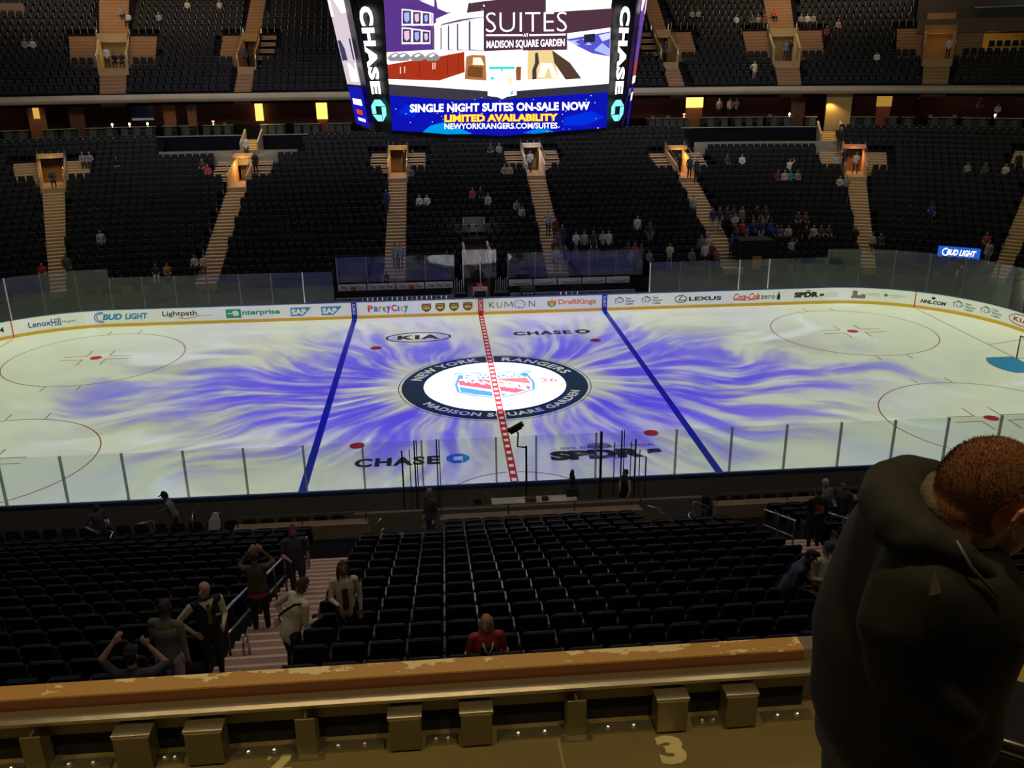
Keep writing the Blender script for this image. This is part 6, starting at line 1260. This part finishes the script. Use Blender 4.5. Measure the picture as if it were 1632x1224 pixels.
# ---- nearer people, modelled larger
def near_person(px,py,label,body,cl,tier='N',rz=0.,sc=1.,z=None,Y=None,extra=None):
    me=figure(vox=.011,fingers=True,**body); hz=me['head'][2]+.02
    hx,hy=me['head'][0],me['head'][1]; c,s_=math.cos(rz),math.sin(rz); ox,oy=hx*c-hy*s_,hx*s_+hy*c
    if z is None:
        s,k,_=solve(px,py,hz*sc,LZ,LK,LR,LD,True,False); k=math.floor(k+.5); z=LZ+LK*k
        # stand exactly on that tread, sized so the head meets the photo
        p=at_z(px,py,z+hz*sc); yr=-(LR+LD*k+.40-2.5)
        if abs(p[1]-yr)>.45: yr=p[1]
        p=at_y(px,py,p[1])
    else: p=at_z(px,py,z+hz*sc)
    g=thing('person',label,'person',(p[0]-ox*sc,p[1]-oy*sc,z),rz); g.scale=(sc,)*3
    o=bpy.data.objects.new('body',me); COL.objects.link(o); o.parent=g; dress(o,*cl)
    # eyes
    return g,me
def part(g,name,mb,m,smooth=True,bev=0): return mb.build(name,m,g,smooth=smooth,bevel=bev)
# bald usher with vest and tie
g,me=near_person(325,938,'bald usher in a black vest, cream shirt and tie beside the striped polo',dict(legs='stride',arms=('akimbo','front'),lean=.12,head=(-.1,-.9),hair='bald',bulk=1.08,fat=1.05),('K','K','C','C','S','S','K'),rz=.55)
mb=MB(); mb.loft([[(-.03,-.145,1.42),(.03,-.145,1.42),(.035,-.15,1.36),(-.035,-.15,1.36)],[(-.025,-.160,1.42),(.025,-.160,1.42),(.03,-.165,1.36),(-.03,-.165,1.36)]]); mb.loft([[(-.022,-.16,1.36),(.022,-.16,1.36),(.035,-.185,1.12),(-.035,-.185,1.12)],[(-.02,-.170,1.36),(.02,-.170,1.36),(.033,-.195,1.12),(-.033,-.195,1.12)]]); part(g,'tie',mb,mat('tie_olive',(.12,.11,.06)),False)
mb=MB(); mb.loft([[(-.10,-.12,1.46),(-.06,-.16,1.40),(.06,-.16,1.40),(.10,-.12,1.46)],[(-.11,-.11,1.47),(-.01,-.172,1.30),(.01,-.172,1.30),(.11,-.11,1.47)]],0); part(g,'shirt_front',mb,pm('C'),False)
mb=MB(); mb.box((.13,-.178,1.22),(.07,.008,.03)); part(g,'name_badge',mb,mat('badge',(.6,.6,.55)),False)
# striped polo
g,me=near_person(262,966,'man in a grey-brown polo with blue and cream stripes, back turned',dict(legs='stand',arms=('down','front'),lean=.10,head=(.25,.5),fat=1.12,bulk=1.08),('Q','Y','S','Q','s'),rz=math.pi-.25)
for i in(1,5,6): g.children[0].material_slots[i].material=mat('polo_grey',(.13,.125,.10),rough=.8) if i!=5 else pm('S')
def hoopband(z0,z1,c,nm,a=.183,b=.136,y0=.0): 
    mb=MB(); n=28; mb.loft([[(a*1.0*math.cos(2*math.pi*i/n),y0-.008+b*math.sin(2*math.pi*i/n),z) for i in range(n)] for z in(z0,z1)],cap=False); part(g,nm,mb,c)
for z0,z1,c,nm in ((1.30,1.345,'B','blue_stripe'),(1.36,1.375,'C','cream_stripe'),(1.385,1.40,'C','cream_stripe'),(1.405,1.418,'C','cream_stripe')): hoopband(z0,z1,mat('stripe_'+c,(.12,.22,.26) if c=='B' else (.5,.46,.30)),nm,.208-.10*max(0,z1-1.33),.150-.12*max(0,z1-1.33))
# photographer in brown
g,me=near_person(404,884,'person in a brown jacket with a red hem raising a phone towards the ice',dict(legs='stand',arms=('raise','raise'),head=(-.05,0),fat=1.1,bulk=1.05),('V','K','V','V','S','H','K'),rz=math.pi+.1)
for i in(0,): g.children[0].material_slots[1].material=mat('jacket_brown',(.085,.065,.045),rough=.85); g.children[0].material_slots[5].material=mat('jacket_brown',(.1,.1,.1)); g.children[0].material_slots[6].material=mat('jacket_brown',(.1,.1,.1))
mb=MB(); n=24; mb.loft([[(.20*math.cos(2*math.pi*i/n),.155*math.sin(2*math.pi*i/n),z) for i in range(n)] for z in(.87,.95)],cap=False); part(g,'red_hem',mb,mat('hem_red',(.42,.03,.05)))
c=Vector(g.matrix_world.to_translation()); p=at_depth(408,876,depth((g.location[0],g.location[1],g.location[2]+1.6))+.32); mb=MB(); mb.box((0,0,0),(.15,.012,.075)); o=mb.build('phone',mat('phone_shine',(.5,.5,.55),rough=.1),None,bevel=.004); o.location=p; tag(o,'silver phone held up by the person in the brown jacket','phone')
# man with strap
g,me=near_person(482,930,'usher in a cream shirt with a black strap across the bent back',dict(legs='stand',arms=('front','akimbo'),lean=.38,head=(.75,.4),fat=1.15,bulk=1.12),('C','K','C','C','s','H','K'),rz=math.pi-.9)
mb=MB(); P=[(-.22,.02,1.44),(-.14,.15,1.40),(0,.185,1.25),(.14,.175,1.10),(.20,.06,.98)]; P=[rotx(p,.38,A_([0,0,.93])) for p in P]; mb.tube(P,[(.006,.022)]*5,6); part(g,'shoulder_strap',mb,mat('strap_black',(.01,.01,.01)))
mb=MB(); q=rotx((.23,.10,.97),.38,A_([0,0,.93])); mb.box(q,(.02,.09,.16)); part(g,'white_badge',mb,mat('badge_white',(.75,.75,.78)),False); mb=MB(); mb.box((-.19,.02,.86),(.05,.08,.14)); part(g,'belt_radio',mb,mat('strap_black',(.01,.01,.01)),False,.008)
# woman in cream with long dark hair
g,me=near_person(546,903,'woman in a cream shirt with long dark hair, right of the steps',dict(legs='stand',arms=('front','down'),head=(-.1,.1),hair='long',fat=.95,bulk=.95),('C','K','C','C','s','H','K'),rz=.15)
mb=MB(); mb.loft([[(-.045,-.145,1.35),(.045,-.145,1.35),(.05,-.155,.98),(-.05,-.155,.98)],[(-.04,-.160,1.35),(.04,-.160,1.35),(.045,-.170,.98),(-.045,-.170,.98)]]); part(g,'dark_red_scarf',mb,mat('scarf',(.10,.02,.015)),False)
# capped man on steps
g,me=near_person(466,845,'man in a dark shirt and red cap standing at the top of the rose steps',dict(legs='stand',arms=('front','down'),hair='cap',bulk=1.1,fat=1.15,head=(.1,0)),('D','J','S','D','S','M','K'),rz=.2)
# raised arms behind ledge
g,me=near_person(208,1044,'person in a black cap with both bare arms raised, just behind the orange ledge',dict(legs='stand',arms=('raise','up'),hair='cap',head=(0,0),bulk=1.05),('D','J','S','D','S','K','K'),rz=math.pi,sc=1.0)
# fan in red jersey
g,me=near_person(775,990,'woman with long blonde hair seated in a red and navy hockey jersey',dict(legs='sit',arms=('lap','lap'),lean=.05,head=(-.05,-.3),hair='long',fat=1.1,bulk=1.05),('R','J','D','R','S','h','K'),rz=.1,sc=1.02)
g.children[0].material_slots[1].material=mat('jersey_red',(.40,.03,.04)); g.children[0].material_slots[6].material=mat('jersey_red',(.40,.03,.04)); g.children[0].material_slots[3].material=mat('hair_blonde',(.38,.19,.06))
mb=MB(); T2=lambda p:rotx(p,.05,A_([0,0,.47])); P=[(-.10,-.145,.90),(.10,-.145,.90),(.13,-.155,.62),(-.13,-.155,.62)]; mb.loft([[T2(p) for p in P],[T2((p[0]*.95,p[1]-.02,p[2])) for p in P]]); part(g,'navy_front',mb,mat('jersey_navy',(.015,.02,.06)),False)
mb=MB(); [mb.tube([T2((q*.07,-.155,.96)),T2((q*.045,-.175,.86)),T2((0,-.18,.79))],.011,6) for q in(-1,1)]; mb.tube([T2((0,-.18,.79)),T2((0,-.182,.72))],.016,6); part(g,'white_lacing',mb,mat('lace_white',(.7,.7,.66)))
for q in(-1,1): mb=MB(); a=A_([q*.245,.0,.70]); mb.tube([T2(a),T2(a+A_([q*.012,-.0,-.035]))],.060,10); part(g,'white_cuff_band',mb,mat('lace_white',(.7,.7,.66)))
mb=MB(); mb.box((0,0,0),(.075,.009,.14)); o=mb.build('phone',mat('phone_black',(.02,.02,.02),rough=.15),None,bevel=.003); p=at_depth(783,1027,depth(g.location)+-.35); o.location=p; tag(o,'dark phone in the lap of the woman in the hockey jersey','phone')
# suit at the brown landing
g,me=near_person(684,783,'grey-haired man in a dark suit standing at the brown landing',dict(legs='stand',arms=('down','down'),head=(0,-.5),fat=1.0,hem=.12),('D','D','D','D','S','Y','K'),rz=-.9); g.children[0].material_slots[3].material=mat('hair_grey',(.25,.24,.22))
# vest man
g,me=near_person(997,752,'man in a black vest with white sleeves standing by the black posts, hand on hip',dict(legs='stand',arms=('akimbo','down'),head=(.15,-.6),fat=1.0),('K','K','Y','Y','S','H','K'),rz=-1.2)
# left front pair
g,me=near_person(152,806,'person in dark clothes with a pale collar at the bent rail, far left front rows',dict(legs='stand',arms=('akimbo','front'),head=(.1,.5)),('D','K','Y','D','s','H','K'),rz=.9)
g,me=near_person(262,789,'person in a grey jacket and black cap leaning by the front rows on the left',dict(legs='stand',arms=('front','down'),hair='cap',lean=.25,head=(.3,0),bulk=1.1,fat=1.1),('G','K','G','G','s','K','K'),rz=-1.3)
mb=MB(); mb.box((.1,-.2,1.25),(.09,.01,.04)); part(g,'white_label',mb,mat('badge_white',(.75,.75,.78)),False)
# right group
g,me=near_person(1293,884,'person in a navy jacket bending beside a white-shirted person',dict(legs='stand',arms=('front','front'),lean=.45,head=(.5,.3),bulk=1.12,fat=1.1),('J','K','J','J','s','K','K'),rz=1.0)
g,me=near_person(1320,872,'person in a white shirt and navy cap with folded arms near the hooded man',dict(legs='stand',arms=('fold','fold'),hair='cap',head=(.5,.2)),('C','K','C','C','S','J','K'),rz=.1)
g,me=near_person(1305,782,'fan seen from behind in a black jersey with an orange number',dict(legs='stand',arms=('down','down')),('K','K','K','K','S','H','K'),rz=math.pi)
mb=MB(); text(mb,'28',lambda x,z:(-x,.142,z),-.11,.11,1.12,1.36,0,.04); part(g,'jersey_number',mb,mat('number_orange',(.45,.14,.06)),False)
g,me=near_person(1346,770,'person in a dark jacket with folded arm in the front rows',dict(legs='stand',arms=('fold','down'),head=(.1,.6),bulk=1.1),('D','K','D','D','S','H','K'),rz=-1.0)
g,me=near_person(1441,748,'person in a black cap beyond the shoulder of the hooded man',dict(legs='stand',arms=('down','down'),hair='cap',head=(0,.6)),('K','K','K','K','S','K','K'),rz=.7)
g,me=near_person(1316,768,'person with pale hair and a light collar near the orange-numbered jersey',dict(legs='stand',arms=('down','front'),head=(.1,0)),('G','K','G','G','S','Y','K'),rz=.2)
# ---------------------------------------------------------------- the hooded man
MAN=thing('person','large man in a dark hooded jacket with short reddish hair beside the ledge','person',tuple(at_depth(1450,1150,1.72)*A_([1,1,0])+A_([0,0,ZFL])))
MI=Matrix.Translation(MAN.location).inverted()
def mput(o): o.matrix_parent_inverse=MI; return o
jk=mat('jacket_charcoal',(.0075,.0068,.0062),rough=.8,spec=.25,var=.4,vscale=7.,col2=(.004,.0035,.0035),bump=.12,bscale=420.); lin=mat('hood_lining',(.045,.036,.024),rough=.85,bump=.4,bscale=120.)
skin=bpy.data.materials.new('man_skin'); skin.use_nodes=True; b_=skin.node_tree.nodes['Principled BSDF']; t_=NT(skin.node_tree); tc_=t_.new('ShaderNodeTexCoord')
t_.put(t_.mix(t_.ss(t_.noise(tc_.outputs['Object'],22.,4.),.3,.7),(.27,.105,.05),(.20,.07,.035)),b_.inputs['Base Color']); b_.inputs['Roughness'].default_value=.5; b_.inputs['Subsurface Weight'].default_value=.08; b_.inputs['Subsurface Radius'].default_value=(.02,.008,.004)
def ringp(cx,cy,hw,D,th,n=36,sq=2.4):
    out=[]
    for i in range(n):
        a=2*math.pi*i/n; c,s_=math.cos(a),math.sin(a); e=2/sq; x=abs(c)**e*np.sign(c); y=abs(s_)**e*np.sign(s_)
        P=at_depth(cx,cy,D); out.append(P+RT*(hw*x*D/FPX)+A_([FW[0],FW[1],0])/np.linalg.norm(FW[:2])*th*y)
    return out
secs=[(800,1455,1530,1.68,.085),(825,1425,1560,1.69,.13),(850,1383,1590,1.71,.19),(885,1350,1612,1.73,.215),(930,1326,1626,1.75,.225),(985,1306,1606,1.77,.215),(1040,1291,1594,1.79,.21),(1090,1287,1584,1.81,.21),(1135,1290,1570,1.83,.20),(1165,1295,1552,1.85,.20),(1180,1300,1542,1.86,.195)]
mb=MB(); mb.loft([ringp((l+r)/2+1,y,(r-l)/2*(D-th*.55)/D-8,D,th) for y,l,r,D,th in secs])
# sleeve nearest the camera
P3=lambda x,y,D:at_depth(x,y,D)
mb.tube([P3(1482,890,1.63),P3(1462,940,1.60),P3(1440,1005,1.60),P3(1445,1070,1.61)],[(.085,.08),(.088,.082),(.085,.075),(.072,.066)],16); mb.tube([P3(1445,1060,1.61),P3(1490,1112,1.61),P3(1535,1142,1.62)],[(.066,.066),(.06,.06),(.052,.052)],16)
mb.ball(P3(1482,890,1.65),.09,14,10); mb.ball(P3(1445,1066,1.61),.072,12,8)
J=smooth_mesh(mb,.011,14); co=np.empty(len(J.vertices)*3); J.vertices.foreach_get('co',co); co=co.reshape(-1,3); nr=np.empty_like(co).ravel(); J.vertices.foreach_get('normal',nr); nr=nr.reshape(-1,3)
# folds: soft diagonal waves
u_=co@RT; v_=co[:,2]; w_=0.0035*np.sin(u_*38+v_*22+2.2*np.sin(v_*9))+.0045*np.sin(v_*44-u_*16+1.7*np.sin(u_*14))*np.clip((13.35-v_)*3,0,1)
co=co+nr*w_[:,None]; J.vertices.foreach_set('co',co.ravel()); J.polygons.foreach_set('use_smooth',[True]*len(J.polygons)); J.materials.append(jk); J.update()
o=bpy.data.objects.new('jacket',J); COL.objects.link(o); o.parent=MAN; mput(o)
mb=MB(); H_=[(1590,930,1.57,.014),(1560,905,1.565,.026),(1520,880,1.565,.038),(1478,860,1.575,.048),(1440,836,1.61,.056),(1418,803,1.68,.060),(1424,772,1.76,.058),(1452,758,1.83,.052),(1488,760,1.88,.044),(1522,790,1.90,.034)]
mb.tube([P3(x,y,D) for x,y,D,r in H_],[(r,r*.86) for x,y,D,r in H_],14); mb.ball(P3(1436,800,1.72),(.062,.062,.055),14,10)
mb.tube([P3(1400,845,1.62),P3(1440,862,1.575),P3(1500,905,1.56),P3(1560,960,1.56)],[.022,.026,.022,.01],10)
J=smooth_mesh(mb,.008,4); J.polygons.foreach_set('use_smooth',[True]*len(J.polygons)); J.materials.append(jk); o=bpy.data.objects.new('hood',J); COL.objects.link(o); o.parent=MAN; mput(o)
mb=MB(); L_=[(1555,868,1.60,.010),(1520,838,1.60,.018),(1494,812,1.62,.022),(1484,788,1.66,.024),(1492,768,1.72,.022),(1512,762,1.78,.018)]; mb.tube([P3(x,y,D) for x,y,D,r in L_],[(r,r) for x,y,D,r in L_],10)
J=smooth_mesh(mb,.006,3); J.polygons.foreach_set('use_smooth',[True]*len(J.polygons)); J.materials.append(lin); o=bpy.data.objects.new('hood_lining',J); COL.objects.link(o); o.parent=MAN; mput(o)
mb=MB(); mb.tube([P3(1550,880,1.555),P3(1562,915,1.55),P3(1570,945,1.545)],.003,6); mb.tube([P3(1524,862,1.535),P3(1548,905,1.53),P3(1590,950,1.53)],.0035,6); mput(mb.build('drawstring',mat('cord_grey',(.05,.045,.04)),MAN,smooth=True))
mb=MB(); q=P3(1489,930,1.478); mb.loft([[P3(x,y,D+d) for x,y,D in ((1489,902,1.500),(1499,920,1.494),(1500,945,1.494),(1490,962,1.500),(1480,950,1.496),(1483,920,1.494))] for d in(0,.004)]); mput(mb.build('sleeve_patch',mat('patch_grey',(.05,.045,.037),rough=.7),MAN))
# jeans and shoes down to the floor
mb=MB(); hipc=at_depth(1430,1185,1.86); fz=ZFL
mb.loft([ringp(1432,1165,122,1.84,.17),ringp(1430,1200,122,1.88,.17)])
yv=A_([FW[0],FW[1],0])/np.linalg.norm(FW[:2]); xv=A_([RT[0],RT[1],0])/np.linalg.norm(RT[:2])
for q in(-1,1):
    a=hipc+yv*.10*q; k=a*1.; k[2]=fz+.50; k=k+xv*.03; e=k*1.; e[2]=fz+.09; e=e-xv*.02
    mb.tube([a+A_([0,0,.02]),(a+k)/2,k,e],[(.125,.12),(.105,.105),(.075,.075),(.055,.055)],14)
J=smooth_mesh(mb,.014,3); J.polygons.foreach_set('use_smooth',[True]*len(J.polygons)); J.materials.append(mat('jeans_dark',(.022,.026,.038),rough=.85,bump=.3,bscale=200.)); o=bpy.data.objects.new('jeans',J); COL.objects.link(o); o.parent=MAN; mput(o)
for q in(-1,1):
    a=hipc+yv*.10*q; a[2]=fz+.045; mb=MB(); mb.tube([a-xv*.07,a+xv*.05,a+xv*.19],[(.045,.042),(.05,.044),(.042,.030)],12); J=smooth_mesh(mb,.01,2); J.materials.append(mat('shoe_black',(.01,.01,.01),rough=.4)); o=bpy.data.objects.new('shoe',J); COL.objects.link(o); o.parent=MAN; mput(o)
# head
hy=.10; pt_=.26; fx_=A_([math.cos(hy),math.sin(hy),0]); ly_=A_([-math.sin(hy),math.cos(hy),0])   # ly away from the camera
hf=fx_*math.cos(pt_)-A_([0,0,1])*math.sin(pt_); hu=fx_*math.sin(pt_)+A_([0,0,1])*math.cos(pt_)
HC=at_depth(1578,794,1.63); SCL=.95
def HL(x,y,z): return HC+(hf*x+ly_*y+hu*z)*SCL
RM=Matrix([[hf[i],ly_[i],hu[i]] for i in range(3)])
def hball(mb,x,y,z,r): mb.ball(HL(x,y,z),tuple(q*SCL for q in r),24,16,M=RM)
mb=MB(); hball(mb,-.012,0,.022,(.104,.080,.098)); hball(mb,.03,0,.0,(.075,.070,.085)); hball(mb,.045,0,-.055,(.055,.058,.062)); hball(mb,.065,0,-.095,(.030,.032,.024)); hball(mb,-.06,0,-.035,(.055,.060,.05))
hball(mb,.095,0,.035,(.02,.055,.018)); mb.tube([HL(.098,0,.01),HL(.122,0,-.03)],[.012*SCL,.017*SCL],8); mb.ball(HL(.122,0,-.032),.018,8,6); hball(mb,.098,0,-.062,(.014,.026,.006)); hball(mb,.097,0,-.074,(.014,.024,.007))
for q in(-1,1): hball(mb,.078,q*.04,-.018,(.022,.02,.018))
mb.tube([HL(-.03,0,-.03),HL(-.045,0,-.09),HL(-.06,0,-.14)],[(.066,.066),(.066,.066),(.066,.066)],16)
J=smooth_mesh(mb,.006,4); J.polygons.foreach_set('use_smooth',[True]*len(J.polygons)); J.materials.append(skin); 
scalp=mat('scalp_hair',(.13,.055,.028),rough=.9,spec=.1,var=.5,vscale=30.,col2=(.13,.055,.028)); J.materials.append(scalp)
n=len(J.polygons); ct=np.empty(n*3); J.polygons.foreach_get('center',ct); ct=ct.reshape(-1,3)-HC; lx=ct@hf/SCL; lyy=ct@ly_/SCL; lz=ct@hu/SCL
def hairy(x,y,z): return (np.hypot(x+.004,z+.008)>.042)&(((x<.075)&(z>.035+.5*np.clip(x-.02,0,1)))|((x<-.02)&(z>-.05+.25*np.clip(-x-.06,0,1)))|((x<.012)&(z>.02)))
J.polygons.foreach_set('material_index',hairy(lx,lyy,lz).astype(int).tolist()); HO=bpy.data.objects.new('head',J); COL.objects.link(HO); HO.parent=MAN; mput(HO)
# ears
for q in(-1,1):
    mb=MB(); E_=lambda x,z,o=0.:HL(-.004+x,q*(.082+o),-.008+z)
    rim=[E_(.012,-.008,.0),E_(.016,.012,.006),E_(.010,.028,.012),E_(-.006,.034,.015),E_(-.020,.024,.017),E_(-.024,.006,.016),E_(-.018,-.012,.012),E_(-.008,-.026,.007),E_(.003,-.032,.002)]
    mb.tube(rim,[.0042,.005,.0052,.0055,.0055,.0052,.005,.0065,.0065],8); mb.tube([E_(.004,-.014,.002),E_(-.006,-.012,.008),E_(-.012,.004,.010),E_(-.006,.018,.009),E_(.004,.020,.006)],[.003,.0042,.0042,.004,.003],8)
    mb.loft([[E_(.012,-.01,-.004),E_(.014,.014,-.002),E_(.0,.03,.006),E_(-.018,.022,.009),E_(-.022,.004,.009),E_(-.012,-.02,.004),E_(.0,-.03,-.002)],[E_(.012,-.01,.001),E_(.014,.014,.003),E_(.0,.03,.010),E_(-.018,.022,.012),E_(-.022,.004,.012),E_(-.012,-.02,.007),E_(.0,-.03,.002)]])
    mb.ball(E_(.010,-.004,.001),.005,8,6)
    J=smooth_mesh(mb,.0022,2); J.polygons.foreach_set('use_smooth',[True]*len(J.polygons)); J.materials.append(skin); o=bpy.data.objects.new('ear',J); COL.objects.link(o); o.parent=HO
# eyes and brows (turned away from the camera)
for q in(-1,1):
    mb=MB(); mb.ball(HL(.0885,q*.036,-.010),.0115,12,10); mb.m=[0]*len(mb.m); b0=len(mb.f); mb.ball(HL(.0955,q*.037,-.012),.0055,8,6,1); o=mput(mb.build('eye',[mat('eye_white',(.45,.40,.36),rough=.2),mat('iris_dark',(.03,.02,.015),rough=.2)],MAN,smooth=True)); mb=MB(); mb.tube([HL(.106,q*.015,.022),HL(.104,q*.035,.028),HL(.092,q*.055,.020)],.004,6); mput(mb.build('eyebrow',scalp,MAN))
# cropped hair
mv=np.empty(len(HO.data.vertices)*3); HO.data.vertices.foreach_get('co',mv); mv=mv.reshape(-1,3); mn=np.empty(len(mv)*3); HO.data.vertices.foreach_get('normal',mn); mn=mn.reshape(-1,3)
rel=mv-HC; ok=hairy(rel@hf/SCL,rel@ly_/SCL,rel@hu/SCL); idx=np.where(ok)[0]; pick=idx[rng.randint(0,len(idx),13000)]
base=mv[pick]+rng.normal(0,.0016,(len(pick),3)); nn=mn[pick]; up_=np.clip((rel[pick]@hu)/SCL/.1,0,1)
L=(.0015+.005*up_)*rng.uniform(.6,1.3,len(pick)); dr=nn+rng.normal(0,.30,(len(pick),3))+hf*.5*up_[:,None]; dr/=np.linalg.norm(dr,axis=1)[:,None]
t1=np.cross(dr,[0.,0,1.]); t1/=np.linalg.norm(t1,axis=1)[:,None]+1e-9; t2=np.cross(dr,t1); w=.00055
V=np.stack([base+t1*w,base-t1*w*.5+t2*w*.87,base-t1*w*.5-t2*w*.87,base+dr*L[:,None]],1).reshape(-1,3); F=[]
for i in range(len(pick)): b=4*i; F+=[(b,b+1,b+3),(b+1,b+2,b+3),(b+2,b,b+3)]
me=bpy.data.meshes.new('short_hair'); me.from_pydata(V.tolist(),[],F); me.materials.append(mat('hair_red',(.085,.038,.018),rough=.9,spec=.08,var=.6,vscale=60.,col2=(.13,.065,.032))); o=bpy.data.objects.new('short_hair',me); COL.objects.link(o); o.parent=MAN; mput(o); tag(o,kind='stuff')
# right hand by the pocket
wr=P3(1512,1138,1.63); d=(P3(1560,1168,1.68)-wr); d/=np.linalg.norm(d); x_,y_,_=frame(d,[0,0,1]); mb=MB(); mb.tube([wr-d*.03,wr,wr+d*.045,wr+d*.085],[(.026,.024),(.028,.022),(.020,.040),(.018,.038)],12,ref=(0,0,1))
for i,(o_,L_) in enumerate(((-.030,.066),(-.010,.076),(.011,.072),(.030,.055))):
    b=wr+d*.082+y_*o_; k=b+d*L_*.45+x_*.01; e=k+d*L_*.25+x_*.028; mb.tube([b,k,e],[.0098,.0092,.0078],8); mb.ball(e,.0078,8,6)
b=wr+d*.03+y_*-.03; mb.tube([b,b+d*.03-y_*.02,b+d*.055-y_*.022+x_*.01],[.012,.0108,.009],8)
J=smooth_mesh(mb,.0035,3); J.polygons.foreach_set('use_smooth',[True]*len(J.polygons)); J.materials.append(skin); o=bpy.data.objects.new('hand',J); COL.objects.link(o); o.parent=MAN; mput(o)

print('EAR',proj(HL(-.004,-.085,-.008)),proj(HL(-.12,0,.02)),proj(HL(0,0,.12)),[o.name+':'+str(len(o['label'].split())) for o in COL.objects if o.get('label') and len(o['label'].split())>16])
